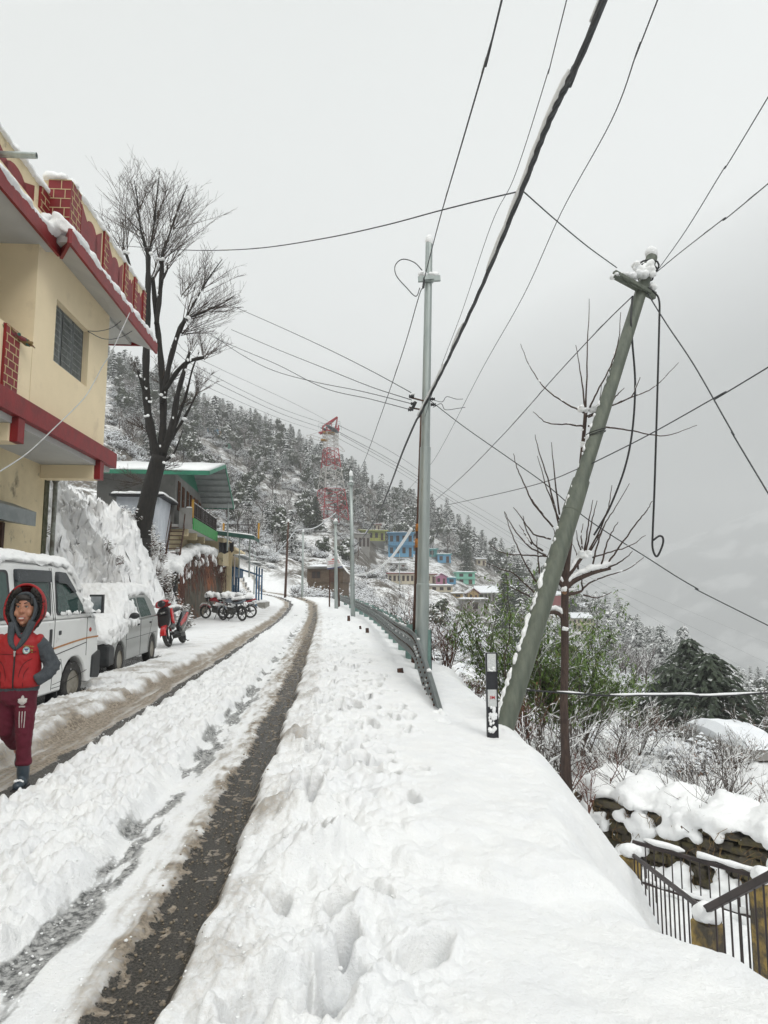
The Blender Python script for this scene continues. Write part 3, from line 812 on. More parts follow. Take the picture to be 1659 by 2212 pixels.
# ---- brush: one tangled mass nobody could count
def brush_template(seed, n, h, w, leaf=False):
    rnd = random.Random(seed); mb = MB()
    for k in range(n):
        a = rnd.random() * 6.28
        d = Vector((math.cos(a) * rnd.uniform(.2, 1), math.sin(a) * rnd.uniform(.2, 1), rnd.uniform(.4, 1.2))).normalized()
        p0 = Vector((rnd.uniform(-.2, .2) * w, rnd.uniform(-.2, .2) * w, -.1)); ln = h * rnd.uniform(.6, 1.1)
        p1 = p0 + d * ln * .5; p2 = p0 + d * ln + Vector((0, 0, -.22 * ln * rnd.random()))
        s = Vector((-d.y, d.x, 0)).normalized() * .012 * w
        sv = Vector((0, 0, .013 * w))
        for s_ in (s, sv):
            mb.add([p0 - s_ * 1.4, p0 + s_ * 1.4, p1 + s_, p2, p1 - s_], [(0, 1, 2, 3, 4)])
        for m_ in range(4):
            t = rnd.uniform(.35, 1); q = p0 + d * ln * t; d2 = (d + Vector((rnd.gauss(0, .7), rnd.gauss(0, .7), rnd.gauss(0, .4)))).normalized(); l2 = ln * rnd.uniform(.2, .45)
            s2 = d2.cross(Vector((0, 0, 1))).normalized() * .010 * w
            mb.add([q - s2, q + s2, q + d2 * l2], [(0, 1, 2)]); mb.add([q - sv * .8, q + sv * .8, q + d2 * l2], [(0, 1, 2)])
            c = q + d2 * l2 * .7; r_ = .10 * w * rnd.uniform(.4, 1.1)
            # snow clot lying on the twig
            mb.add([c + Vector((r_, 0, 0)), c + Vector((-.5 * r_, .86 * r_, 0)), c + Vector((-.5 * r_, -.86 * r_, 0)), c + Vector((0, 0, r_ * .6))], [(0, 1, 3), (1, 2, 3), (2, 0, 3)], 1)
            if leaf:
                c = q + d2 * l2 * .3 - Vector((0, 0, .08)); r_ *= 1.2
                mb.add([c + Vector((r_, 0, .2 * r_)), c + Vector((0, r_, -.3 * r_)), c + Vector((-r_, 0, -.1 * r_)), c + Vector((0, -r_, -.5 * r_))], [(0, 1, 2, 3)], 2)
    V = np.concatenate(mb.v); return V, mb.f, mb.m
def brush(name, label, spots, temps, mats):
    """spots: (x, y, z, scale)"""
    rnd = random.Random(3); Vs = []; L = []; LS = []; MI = []; n = 0; ls = 0
    T = []
    for V, f, m in temps:
        ln = np.array([len(q) for q in f]); T.append((V, np.array([i for q in f for i in q]), ln, np.array(m)))
    for x, y, z, s in spots:
        V, lp, ln, m = T[rnd.randrange(len(T))]; a = rnd.random() * 6.28; ca, sa = math.cos(a), math.sin(a)
        W = V @ np.array([[ca, sa, 0], [-sa, ca, 0], [0, 0, 1]]) * np.array([s, s, s * rnd.uniform(.7, 1.2)]) + np.array([x, y, z])
        Vs.append(W); L.append(lp + n); LS.append(ln); MI.append(m); n += len(V)
    V = np.concatenate(Vs); L = np.concatenate(L); LN = np.concatenate(LS); MI = np.concatenate(MI)
    me = bpy.data.meshes.new(name)
    me.vertices.add(len(V)); me.vertices.foreach_set('co', V.ravel())
    me.loops.add(len(L)); me.loops.foreach_set('vertex_index', L)
    me.polygons.add(len(LN)); me.polygons.foreach_set('loop_start', np.concatenate([[0], np.cumsum(LN)[:-1]]))
    me.polygons.foreach_set('material_index', MI)
    me.update(calc_edges=True)
    for m in mats: me.materials.append(m)
    o = bpy.data.objects.new(name, me); COL.objects.link(o)
    tag(o, label, None, kind='stuff'); return o
SNOWFAR = pm('snow_clots', (.82, .84, .86), (.74, .76, .79), scale=2, rough=.8)
Tb = [brush_template(s, 26, 1.0, 1.0) for s in range(4)]
Tg = [brush_template(s + 9, 26, 1.0, 1.0, True) for s in range(4)]
rb_ = random.Random(21)
sp_ = []
tries = 0
while len(sp_) < 5200 and tries < 120000:
    tries += 1
    Y = 58 + (rb_.random() ** 1.3) * 170; px = rb_.uniform(225, 1690); x = (px - CX) / F * Y
    if vnoise(np.array(x / 14.), np.array(Y / 9.), 3) < -.3: continue
    s = rb_.uniform(.6, 1.5) * (.6 + Y / 230)
    if not visible_ok(x, Y, s * 1.1): continue
    c = float(np.interp(Y, TRY, TRX))
    if Y < 95 and abs(x - c + .9) < 4.6: continue
    sp_.append((x, Y, hz(x, Y), s))
brush('hillside_brush', 'tangle of snow covered shrubs all over the far hillside', sp_, Tb + Tg, [TWIGFAR, SNOWFAR, OAKLEAF])
# brush along the valley side of the road and below the guardrail
sp_ = []
for k in range(420):
    Y = rb_.uniform(13, 58); e0 = float(np.interp(Y, XEY, XEX)); x = e0 + rb_.uniform(.6, 1.0 + Y * .33)
    if vnoise(np.array(x / 4.), np.array(Y / 4.), 3) < -.25: continue
    s = rb_.uniform(.4, .85) * (.8 + Y * .008); sp_.append((x, Y, hz(x, Y) - .1, s))
brush('valley_brush', 'snow laden shrubs filling the slope beyond the guardrail', sp_, Tb + Tg, [TWIG, SNOWFAR, OAKLEAF])
sp_ = []
for k in range(330):
    Y = rb_.uniform(46, 84); c0 = float(np.interp(Y, TRY, TRX)); x = c0 + rb_.choice((rb_.uniform(3.6, 12), -rb_.uniform(7.2, 16)))
    sp_.append((x, Y, hz(x, Y) - .1, rb_.uniform(.8, 1.7)))
for k in range(150):
    Y = rb_.uniform(20, 44); x = float(np.interp(Y, XEY, XEX)) + rb_.uniform(.7, 5); sp_.append((x, Y, hz(x, Y) - .1, rb_.uniform(.9, 1.6)))
for k in range(60):
    Y = rb_.uniform(62, 75); x = (rb_.uniform(640, 790) - CX) / F * Y; sp_.append((x, Y, hz(x, Y) - .1, rb_.uniform(.9, 1.5)))
brush('roadside_brush', 'leafy snow laden shrubs lining the road bend and the far guardrail', sp_, Tg + Tb[:1], [TWIG, SNOWFAR, OAKLEAF])
# creepers and dry stalks hanging over the left bank
sp_ = []
for k in range(1150):
    Y = rb_.uniform(14.2, 44); xb = float(np.interp(Y, XBY, XBX)); t = rb_.uniform(.1, 2.4)
    if Y < 24 and t < 1.5 and vnoise(np.array(Y * .6), np.array(t), 4) < .25 : continue
    if vnoise(np.array(Y * .8), np.array(t * 1.2), 6) < (.26 if Y < 22 else (.05 if Y < 25 else -.15)): continue
    s = rb_.uniform(.3, .8); sp_.append((xb - t, Y, hz(xb - t, Y) + .05, s))
brush('bank_brush', 'brown stalks and creepers under snow on the left roadside bank', sp_, [brush_template(s + 40, 20, .9, .8, True) for s in range(4)], [TWIGRED, SNOW, CREEP])

# past 300 of a kind the rest of the wood is one mass
def forest_mass():
    temps = []
    for i in range(3):
        tr, cr_ = conifer('c', 10, 2.5, 11, 7, 700 + i, card=.8); V = np.concatenate(tr.v + [q for q in cr_.v]); n = tr.n
        temps.append((V, tr.f + [tuple(j + n for j in f) for f in cr_.f], [1] * len(tr.f) + [0] * len(cr_.f)))
    for i in range(3):
        tr, cr_ = oak(7, 2.6, 300, 800 + i, .5); V = np.concatenate(tr.v + cr_.v); n = tr.n
        temps.append((V, tr.f + [tuple(j + n for j in f) for f in cr_.f], [1] * len(tr.f) + [2] * len(cr_.f)))
    sp = []; rr = random.Random(8); tries = 0
    while len(sp) < 640 and tries < 30000:
        tries += 1
        if rr.random() < .5: px = rr.uniform(205, 1150); Y = rr.uniform(218, 283)
        else: px = rr.uniform(1100, 1690); Y = rr.uniform(140, 330)
        x = (px - CX) / F * Y; s = rr.uniform(.5, 1.0)
        if not free(x, Y, 1.0 * s) or not visible_ok(x, Y, 9 * s): continue
        SPOTS.append((x, Y, 1.0 * s)); sp.append((x, Y, hz(x, Y), s))
    brush('forest', 'misty mass of conifers and evergreens filling the mountain side', sp, temps, [NEEDLE, BARK, OAKLEAF])
forest_mass()
# ------------------------------------------------------------------ poles, wires, rail, near trees
GALV = pm('galvanised_steel', (.42, .46, .44), (.32, .36, .35), scale=3, rough=.42, metal=.55, bump=.1, stretch=(4, 4, .5), c3=(.20, .17, .12), c3scale=3, c3lim=(.66, .8))
OLDPOLE = pm('weathered_pole', (.135, .150, .115), (.085, .10, .078), scale=3, rough=.55, metal=.15, bump=.25, bscale=30, stretch=(5, 5, .6), c3=(.10, .10, .08), c3scale=4, c3lim=(.60, .72))
RUST = pm('rusty_steel', (.10, .045, .025), (.04, .02, .015), scale=6, rough=.85, bump=.3, stretch=(3, 3, 1))
BLK = pm('black_rubber', (.018, .018, .02), (.010, .010, .012), scale=6, rough=.5)
WIREM = pm('grey_wire', (.07, .075, .08), (.04, .042, .045), scale=9, rough=.5, metal=.4)
WIREW = pm('pale_wire', (.55, .56, .56), (.4, .41, .41), scale=9, rough=.6)
RAILM = pm('rail_steel', (.24, .265, .26), (.15, .17, .17), scale=3, rough=.38, metal=.7, bump=.15, bscale=25)
RAILPOST = pm('rail_post', (.22, .33, .30), (.13, .22, .20), scale=4, rough=.45, metal=.35, bump=.2)
CONC = pm('concrete', (.36, .35, .32), (.24, .235, .21), scale=2.5, rough=.9, bump=.4, bscale=20, c3=(.12, .11, .09), c3scale=2, c3lim=(.62, .75))
YELCONC = pm('yellow_painted_concrete', (.38, .26, .07), (.24, .17, .06), scale=6, rough=.85, bump=.5, bscale=30, c3=(.07, .06, .045), c3scale=5, c3lim=(.46, .60))
DARKMET = pm('dark_railing', (.055, .040, .038), (.03, .024, .024), scale=8, rough=.5, metal=.3)
WHITEP = pm('white_panel', (.74, .75, .74), (.62, .63, .62), scale=12, rough=.5)

def up_snow(mb, pts, r, rnd, cover=.8, h=1.5):
    """lumpy strip of snow lying along the upper side of a bar or branch"""
    pts = [Vector(p) for p in pts]
    tot = sum((pts[i + 1] - pts[i]).length for i in range(len(pts) - 1)); step = max(r * 2.2, tot / 70)
    out = []; rr = []; d = 0; n = int(tot / step) + 1
    for k in range(n + 1):
        t = tot * k / n; i = 0; s = t
        while i < len(pts) - 2 and s > (pts[i + 1] - pts[i]).length: s -= (pts[i + 1] - pts[i]).length; i += 1
        L = (pts[i + 1] - pts[i]).length
        p = pts[i].lerp(pts[i + 1], min(1, s / L if L else 0))
        if rnd.random() > cover:
            if len(out) > 1: mb.tube(out, [q * (.4 if j in (0, len(rr) - 1) else 1) for j, q in enumerate(rr)], 6)
            out = []; rr = []; continue
        q = r * rnd.uniform(.75, 1.2)
        out.append(p + Vector((0, 0, r * h * rnd.uniform(.55, .8)))); rr.append(q)
    if len(out) > 1: mb.tube(out, rr, 6)
def smooth_pts(pts, n=6):
    """Catmull-Rom through the points"""
    pts = [Vector(p) for p in pts]
    if len(pts) < 3: return pts
    P_ = [pts[0] * 2 - pts[1]] + pts + [pts[-1] * 2 - pts[-2]]; out = []
    for i in range(1, len(P_) - 2):
        for k in range(n):
            t = k / n; a, b, c, d = P_[i - 1:i + 3]
            out.append(.5 * ((2 * b) + (c - a) * t + (2 * a - 5 * b + 4 * c - d) * t * t + (3 * b - a - 3 * c + d) * t ** 3))
    out.append(pts[-1]); return out
rw_ = random.Random(77)
def wire(name, px, r, label, cat='wire', group=None, mat=None, snow=0, twist=False, n=6, snowr=None):
    """px: list of (px, py, Y)"""
    raw = [P(*q) for q in px]
    for i0, i1, at0 in ((0, 1, True), (-1, -2, False)):      # a wire that leaves the picture goes on to the next pole out of view
        q = px[i0]
        if q[1] < 0 or q[0] > 1660:
            d = (raw[i0] - raw[i1]).normalized(); ex = raw[i0] + d * 9 + Vector((0, 0, .25)); raw.insert(0, ex) if at0 else raw.append(ex)
    pts = smooth_pts(raw, 8)
    mb = MB()
    if twist:
        L = 0; k3 = []
        for s in range(3):
            q = []
            for i, p in enumerate(pts):
                d = (pts[min(i + 1, len(pts) - 1)] - pts[max(i - 1, 0)]).normalized(); a = d.cross(Vector((0, 1, 0))).normalized(); b = d.cross(a)
                th = i * 1.1 + s * 2.094
                q.append(p + (a * math.cos(th) + b * math.sin(th)) * r * .55)
            mb.tube(q, r * .62, 6)
    else: mb.tube(pts, r, n)
    o = mb.build(name, mat or WIREM, smooth=True, fixn=False); tag(o, label, cat, group)
    if snow:
        sm = MB(); up_snow(sm, [p + Vector((-r * .8, 0, 0)) for p in pts], snowr or r * 1.2, rw_, snow)
        if sm.n: sm.build('snow', SNOW, o, smooth=True, fixn=False)
    return o
def lumps(mb, c, r, n, spread, seed, flat=.7):
    rnd = random.Random(seed)
    for i in range(n):
        s = r * rnd.uniform(.6, 1.1)
        mb.ell(Vector(c) + Vector((rnd.uniform(-1, 1) * spread[0], rnd.uniform(-1, 1) * spread[1], rnd.uniform(-.5, 1) * spread[2])), (s, s, s * flat), 10, 7, None, 0, .06, seed + i)

# --- tall straight pole by the rail
def tall_pole():
    Y = 12.4; top = P(927, 522, Y); b = P(909, 1420, Y); b.z = hz(b.x, Y) - .2
    t = empty('utility_pole', (b.x, Y, b.z), 'tall straight galvanised pole standing just behind the guardrail bend', 'utility pole')
    mb = MB(); mid = b.lerp(top, .52)
    rx = lambda y: 897 + 17 * (1430 - y) / 550
    mb.tube([b, b.lerp(top, .22), b.lerp(top, .221), mid, b.lerp(top, .521), top], [.125, .12, .11, .10, .085, .068], 20)
    mb.build('pole', GALV, t, smooth=True, world=True, auto=40)
    arm = P(926, 606, Y)
    am = MB(); am.bar(arm + Vector((-.21, -.09, -.02)), arm + Vector((.22, -.09, .0)), .06, .11); am.bar(arm + Vector((-.09, -.05, -.02)), arm + Vector((.09, -.05, 0)), .20, .07); am.build('cross_arm', GALV, t, world=True, bevel=.006)
    cl = MB(); cl.tube([P(917, 600, Y - .12), P(914, 622, Y - .14)], .022, 8); cl.tube([P(898, 868, Y - .1), P(890, 884, Y - .1)], .03, 8); cl.build('clamp', BLK, t, world=True)
    for px, py in ((889, 856), (893, 872), (887, 885), (934, 862), (936, 874)):
        i = MB(); c = P(px, py, Y - .12); i.lathe([(.012, -.05), (.035, -.045), (.02, -.02), (.035, 0), (.02, .02), (.03, .045), (.01, .05)], c, 'x', 10); i.build('insulator', BLK, t, world=True, smooth=True)
    br = MB(); br.bar(P(884, 858, Y - .1), P(915, 866, Y - .05), .025); br.bar(P(884, 880, Y - .1), P(915, 886, Y - .05), .025); br.build('bracket', RUST, t, world=True)
    sn = MB(); sn.ell(top + Vector((0, 0, .02)), (.075, .075, .13), 12, 8); lumps(sn, arm + Vector((0, -.06, .09)), .075, 9, (.16, .05, .02), 4, .8); lumps(sn, P(892, 852, Y - .12), .045, 2, (.02, .02, .02), 8)
    snow_build(sn, t, .014)
    # rusty pole hard behind
    Y2 = 13.6; b2 = P(897, 1430, Y2); b2.z = hz(b2.x, Y2) - .3; tp = P(914, 880, Y2)
    t2 = empty('rusty_pole', (b2.x, Y2, b2.z), 'thin rusty dark pole half hidden behind the tall galvanised pole', 'utility pole')
    m2 = MB(); m2.tube([b2, tp], [.10, .055], 12); m2.build('pole', RUST, t2, world=True, smooth=True)
    m3 = MB(); m3.tube([P(rx(1148), 1148, Y2), P(rx(1132), 1132, Y2)], .082, 14); m3.tube([P(rx(1183), 1183, Y2), P(rx(1164), 1164, Y2)], .085, 14)
    m3.build('painted_band', pm('orange_paint', (.55, .22, .03), (.25, .09, .02), scale=12, rough=.8), t2, world=True, smooth=True)
tall_pole()

# --- leaning pole
LEAN_B = P(1090, 1562, 7.7); LEAN_T = P(1408, 556, 9.4)
def lean_pole():
    b = LEAN_B.copy(); top = LEAN_T
    d = (top - b).normalized(); b2 = b - d * .7
    t = empty('leaning_pole', tuple(b), 'thick grey green utility pole leaning far to the right', 'utility pole')
    mb = MB(); n = lambda q: b.lerp(top, q)
    mb.tube([b2, n(.385), n(.386), n(.45), n(.451), n(.92), n(1)], [.122, .110, .116, .108, .092, .083, .080], 22)
    mb.build('pole', OLDPOLE, t, world=True, smooth=True, auto=40)
    arm = P(1375, 606, 9.15)
    a0 = P(1326, 592, 9.0); a1 = P(1414, 640, 9.3)
    am = MB(); am.bar(a0, a1, .07, .11); am.bar(a0 + Vector((.05, -.12, -.07)), a1 + Vector((-.1, -.12, -.0)), .04, .05)
    am.build('cross_arm', OLDPOLE, t, world=True, bevel=.006)
    cp = MB()
    for k in range(4):
        c = n(.945 + .010 * k); pts = []
        for j in range(13):
            a = 2 * math.pi * j / 12; u = d.cross(Vector((0, 1, 0))).normalized(); v = d.cross(u)
            pts.append(c + (u * math.cos(a) + v * math.sin(a)) * (.105 + .01 * k) + d * .02 * math.sin(a * 2 + k))
        cp.tube(pts, .013, 6)
    cp.build('cable_coil', BLK, t, world=True, smooth=True)
    cp = MB(); c = n(.553)
    for k in range(2):
        pts = [c + Vector((math.cos(a) * .122, math.sin(a) * .122, .03 * k + .035 * math.cos(a))) for a in [2 * math.pi * j / 14 for j in range(15)]]
        cp.tube(pts, .007, 5)
    cp.build('wire_tie', BLK, t, world=True)
    sn = MB(); sn.ell(top + Vector((0, 0, .07)), (.095, .09, .10), 14, 9, None, 0, .03); lumps(sn, P(1388, 588, 9.15), .055, 46, (.13, .07, .12), 5, .9); lumps(sn, P(1350, 596, 9.0), .04, 22, (.17, .05, .02), 6, .8); lumps(sn, P(1408, 625, 9.3), .06, 5, (.06, .05, .05), 9, .9)
    # snow blown on to the windward side of the leaning shaft
    rnd = random.Random(6)
    for k in range(150):
        q = rnd.random() ** 1.4
        if .30 < q < .38 and rnd.random() < .7: continue
        if q > .75: continue
        rr = .118 - .03 * q; s = (.045 if q < .25 else .026) * rnd.uniform(.5, 1.2)
        s *= .58; sn.ell(n(q) + Vector((-rr * .96, -.01 - rnd.random() * .05, .02)), (s, s * 1.2, s * 2.2), 7, 5, None, 0, .1, k)
    snow_build(sn, t, .012)
lean_pole()

# --- wires
G1 = 'wires crossing the sky'
wire('wire', [(1085, -4, 4.6), (1060, 95, 5.1), (1000, 302, 6.8), (955, 455, 9.2), (935, 530, 11.2), (917, 600, 12.2)], 0.0086, 'dark overhead wire running from the top of the picture to the tall pole head', group=G1, snow=.25)
wire('wire', [(914, 622, 12.2), (905, 640, 12.3), (870, 760, 13.5), (820, 905, 17), (785, 1000, 23), (760, 1047, 34)], 0.0092, 'wire from the tall pole head down to the small pole beyond', group=G1, snow=.3)
wire('power_cable', [(1306, -4, 3.6), (1240, 150, 4.3), (1182, 272, 5.0), (1120, 430, 6.2), (1035, 632, 8.3), (962, 788, 10.8), (905, 900, 12.2)], 0.0238, 'thick twisted black cable crossing the whole sky with snow clinging on', 'cable', snow=.78, twist=True, snowr=.024)
wire('power_cable', [(905, 900, 12.2), (897, 913, 12.5), (870, 976, 14), (844, 1046, 17), (823, 1098, 20), (797, 1143, 25), (776, 1171, 30), (761, 1179, 34), (740, 1163, 40), (727, 1150, 43)], 0.0211, 'thick black cable sagging from the tall pole to a far pole', 'cable', snow=.4)
wire('snowy_cable', [(730, 1206, 43), (745, 1228, 38), (757, 1240, 35), (776, 1242, 33), (800, 1236, 30), (818, 1227, 28), (844, 1206, 24), (870, 1171, 20), (888, 1143, 17)], .045, 'sagging cable wrapped in a thick white sleeve of snow', 'cable', mat=SNOW)
wire('wire', [(1225, -4, 4.2), (1180, 168, 5.2), (1110, 385, 7.2), (1061, 486, 8.2), (998, 673, 10.5), (950, 800, 12), (918, 900, 12.3)], 0.0043, 'thin wire beside the thick snowy cable, ending on the tall pole', group=G1)
wire('wire', [(1422, -4, 4.0), (1380, 100, 4.6), (1320, 262, 5.8), (1212, 460, 7.6), (1130, 640, 9.6), (1040, 800, 12.5), (960, 955, 17), (925, 1010, 20), (880, 1060, 27), (800, 1150, 40)], 0.0056, 'thin wire slanting from the top edge down past the tall pole', group=G1)
wire('wire', [(250, 530, 15.0), (350, 537, 12.5), (440, 541, 11), (560, 536, 9.6), (700, 515, 8.4), (830, 487, 7.5), (950, 455, 6.8), (1050, 430, 6.3), (1128, 412, 6.1)], 0.0069, 'nearly level wire from the yellow building to the thick cable', group=G1, snow=.3)
wire('wire', [(1130, 413, 6.1), (1200, 475, 6.9), (1270, 533, 7.9), (1332, 578, 8.9)], 0.0073, 'short wire from the thick cable to the leaning pole cross arm', group=G1, snow=.15)
wire('wire', [(1665, 200, 5.5), (1560, 370, 6.6), (1480, 500, 8), (1416, 590, 9.2)], 0.0059, 'wire from the right edge down to the leaning pole head', group=G1)
wire('wire', [(1665, 392, 6.2), (1560, 475, 7.2), (1470, 545, 8.4), (1418, 588, 9.2)], 0.0059, 'snow speckled wire entering low at the right edge above the leaning pole', group=G1, snow=.3)
wire('wire', [(1395, 628, 9.2), (1440, 700, 8.9), (1500, 790, 8.5), (1580, 930, 8.0), (1665, 1075, 7.6)], 0.0086, 'black wire falling steeply right from the leaning pole to the edge', group=G1)
wire('wire', [(1366, 640, 9.2), (1300, 705, 10), (1200, 812, 11.5), (1100, 925, 14), (1000, 1028, 18), (930, 1090, 23)], 0.0079, 'snowy wire slanting down left from the leaning pole', group=G1, snow=.55)
wire('wire', [(1665, 790, 6.5), (1560, 850, 7.2), (1400, 940, 8.0), (1265, 1008, 8.5)], 0.0073, 'wire rising right from the tie half way up the leaning pole', group=G1)
wire('wire', [(1255, 1010, 8.5), (1180, 1040, 10), (1080, 1066, 13), (960, 1092, 18)], 0.0066, 'wire running left from the tie on the leaning pole', group=G1)
wire('wire', [(920, 858, 12.3), (1000, 920, 11.5), (1100, 990, 10.8), (1180, 1047, 10.2), (1270, 1122, 9.8), (1400, 1206, 9.4), (1500, 1268, 9.2), (1665, 1354, 9.0)], 0.0079, 'long black wire dropping from the tall pole behind the pruned tree', group=G1)
wire('snowy_cable', [(1118, 1488, 7.9), (1170, 1493, 8.0), (1300, 1502, 8.2), (1400, 1502, 8.3), (1500, 1501, 8.4), (1665, 1497, 8.6)], .012, 'low level cable crusted with white snow across the pruned tree trunk', 'cable', mat=BLK, snow=.80, snowr=.015)
wire('hanging_cable', [(1366, 640, 9.1), (1363, 690, 9.0), (1366, 740, 9.0), (1372, 830, 9.0), (1366, 930, 9.0), (1350, 1010, 9.0), (1320, 1090, 9.0), (1300, 1128, 9), (1283, 1156, 9.0)], 0.0139, 'loose black cable end curving down from the leaning pole', 'cable', mat=BLK)
wire('hanging_cable', [(1400, 622, 9.2), (1414, 632, 9.15), (1424, 650, 9.1), (1424, 700, 9.1), (1420, 850, 9.1), (1414, 1050, 9.1), (1410, 1150, 9.1), (1410, 1185, 9.1), (1419, 1202, 9.1), (1431, 1178, 9.1), (1432, 1162, 9.1), (1424, 1158, 9.1), (1411, 1167, 9.1)], 0.0139, 'loose black cable hanging straight down and ending in a hook', 'cable', mat=BLK)
wire('cable_loop', [(912, 584, 12.2), (895, 567, 12.2), (870, 560, 12.2), (854, 573, 12.2), (856, 595, 12.2), (877, 620, 12.2), (898, 640, 12.2), (907, 622, 12.2)], 0.0092, 'heart shaped slack loop of cable at the tall pole head', 'cable', mat=BLK)
for i, q in enumerate([
    [(500, 660, 21), (600, 704, 18), (700, 750, 15.5), (800, 800, 13.6), (888, 848, 12.4)],
    [(500, 712, 21), (600, 755, 18), (700, 795, 15.5), (800, 835, 13.6), (889, 864, 12.4)],
    [(400, 690, 23), (450, 718, 21), (520, 765, 18.8), (590, 800, 17), (680, 825, 15), (780, 845, 13.6), (889, 872, 12.4)],
    [(400, 692, 23), (455, 725, 21), (510, 750, 19), (600, 788, 17), (700, 838, 15), (800, 862, 13.6), (887, 885, 12.4)]]):
    wire('wire', q, .0085, ['upper of the four service wires from the big bare tree to the tall pole', 'second of the four service wires from the bare tree to the tall pole', 'slack wavy wire drooping between the bare tree and the tall pole', 'lowest of the four service wires reaching the tall pole from the left'][i], group='service wires running left from the tall pole')
for i, q in enumerate([[(936, 864, 12.3), (955, 868, 12.1), (965, 857, 12.1), (985, 862, 12.1), (1000, 862, 12)], [(936, 880, 12.3), (953, 872, 12.1), (962, 885, 12.1), (990, 882, 12), (1005, 880, 12)]]):
    wire('wire', q, .006, ['upper curly wire end sticking out right of the tall pole', 'lower curly wire end sticking out right of the tall pole'][i])

# --- guardrail
def guardrail():
    pth = [(.70, 7.15, .02), (.665, 7.9, .12), (.62, 9.3, .42), (.56, 11.3, .74), (.50, 12.6, .80), (.36, 15, .78), (.20, 18, .77), (-.18, 25, .75), (-.75, 32, .80), (-1.95, 42, .98), (-3.1, 50, 1.13), (-4.6, 60, 1.40)]
    pts = smooth_pts([Vector(p) for p in pth], 4)
    t = empty('guardrail', (.5, 12.4, 0), 'grey corrugated steel guardrail along the road edge dipping into the snow', 'guardrail')
    prof = []
    for i in range(25):
        q = i / 24; prof.append((-.035 * math.cos(q * 2 * math.pi * 3) , -.46 * q))
    mb = MB(); rg = []
    for i, p in enumerate(pts):
        d = (pts[min(i + 1, len(pts) - 1)] - pts[max(0, i - 1)]); d.z = 0; d.normalize(); s = Vector((-d.y, d.x, 0)) * -1
        k = 1.0
        ring = [p + Vector((0, 0, .0)) + s * (a * k) + Vector((0, 0, b)) for a, b in prof] + [p + s * (a * k + .006) + Vector((0, 0, b)) for a, b in reversed(prof)]
        rg.append(ring)
    mb.rings(rg); mb.build('rail', RAILM, t, world=True, smooth=True, auto=50)
    bl = MB()
    sn = MB(); rnd = random.Random(3)
    for i in range(2, len(pts)):
        for q in (0, .5):
            if i + 1 >= len(pts): continue
            p = pts[i].lerp(pts[i + 1], q)
            for zz in (-.10, -.32):
                bl.ell(p + Vector((-.045, 0, zz)), (.012, .018, .018), 6, 4)
            if rnd.random() < .35: sn.ell(p + Vector((-.01, 0, .005)), (.035, .12, .018), 8, 5, None, 0, .12, i)
            if rnd.random() < .5: sn.ell(p + Vector((-.035, .1, -.21)), (.018, .12, .012), 8, 5, None, 0, .12, i)
    bl.build('bolt', RUST, t, world=True)
    lumps(sn, Vector((.66, 7.75, -.02)) + Vector((-.02, 0, .02)), .085, 16, (.05, .35, .08), 12, .9)
    snow_build(sn, t, .016)
    for k, Y in enumerate([12.35, 14.3, 16.3, 18.3, 20.3, 22.4, 24.5, 27, 29.5, 32, 35, 38, 41, 45, 49]):
        x = float(np.interp(Y, [p.y for p in pts], [p.x for p in pts])); z = float(np.interp(Y, [p.y for p in pts], [p.z for p in pts]))
        g = hz(x + .2, Y) - .3; w = .20 if k == 0 else .15
        mb = MB(); h = z + (.0 if k else -.01)
        mb.box2((x + .05, Y - .012, g), (x + .05 + w + .1, Y + .012, h)); mb.box2((x + .05 + w + .08, Y - .012, g), (x + .05 + w + .1, Y + .10, h)); mb.box2((x + .05, Y - .012, g), (x + .06, Y + .12, h))
        mb.build('post', RAILPOST, t, world=True, bevel=.004)
        if k == 0 :
            mb = MB()
            for zz in (-.12, -.36): mb.ell((x + .08, Y - .02, h + zz), (.014, .01, .014), 6, 4)
            mb.build('bolt', RUST, t, world=True)
guardrail()
# small timber stakes poking out of the snow by the rail
for i, (px, py, Y, w, h) in enumerate([(753, 1334, 30, .14, .38), (778, 1345, 24, .09, .26), (864, 1434, 11.6, .12, .22), (793, 1340, 22, .12, .3)]):
    c = P(px, py, Y); mb = MB(); z0 = hzf(c.x, Y) - .15
    mb.tube([(c.x, Y, z0), (c.x + .01, Y, z0 + h * .6), (c.x, Y + .01, z0 + h)], [w * .5, w * .48, w * .42], 7)
    o = mb.build('marker_stump', RUST, smooth=False); tag(o, ['brown stump beside the far stretch of guardrail', 'square brown stump below the middle of the guardrail', 'small brown stub poking from snow at the guardrail bend', 'short dark stump half buried under the guardrail'][i], 'stump')

# --- delineator
TXT = {}
def text_mesh(s, size, depth=.002, bold=False, shear=0):
    cu = bpy.data.curves.new('t', 'FONT'); cu.body = s; cu.size = size; cu.extrude = depth; cu.align_x = 'CENTER'; cu.align_y = 'CENTER'; cu.shear = shear
    if bold: cu.offset = size * .02
    ob = bpy.data.objects.new('t', cu); COL.objects.link(ob)
    dg = bpy.context.evaluated_depsgraph_get(); me = bpy.data.meshes.new_from_object(ob.evaluated_get(dg))
    vs = [tuple(v.co) for v in me.vertices]; fs = [tuple(p.vertices) for p in me.polygons]
    bpy.data.objects.remove(ob); bpy.data.meshes.remove(me); bpy.data.curves.remove(cu)
    return vs, fs
def text_on(name, s, size, M, mat, parent, depth=.002, bold=False, world=True, shear=0, sx=1.0):
    vs, fs = text_mesh(s, size, depth, bold, shear); mb = MB(); mb.add([(v[0] * sx, v[1], v[2]) for v in vs], fs); mb.xf(M)
    return mb.build(name, mat, parent, world=world)
FRONT = Matrix(((1, 0, 0), (0, 0, -1), (0, 1, 0))).to_4x4()     # text plane facing the camera side (-Y)
RED = pm('red_paint', (.55, .02, .03), (.42, .015, .02), scale=5, rough=.5)
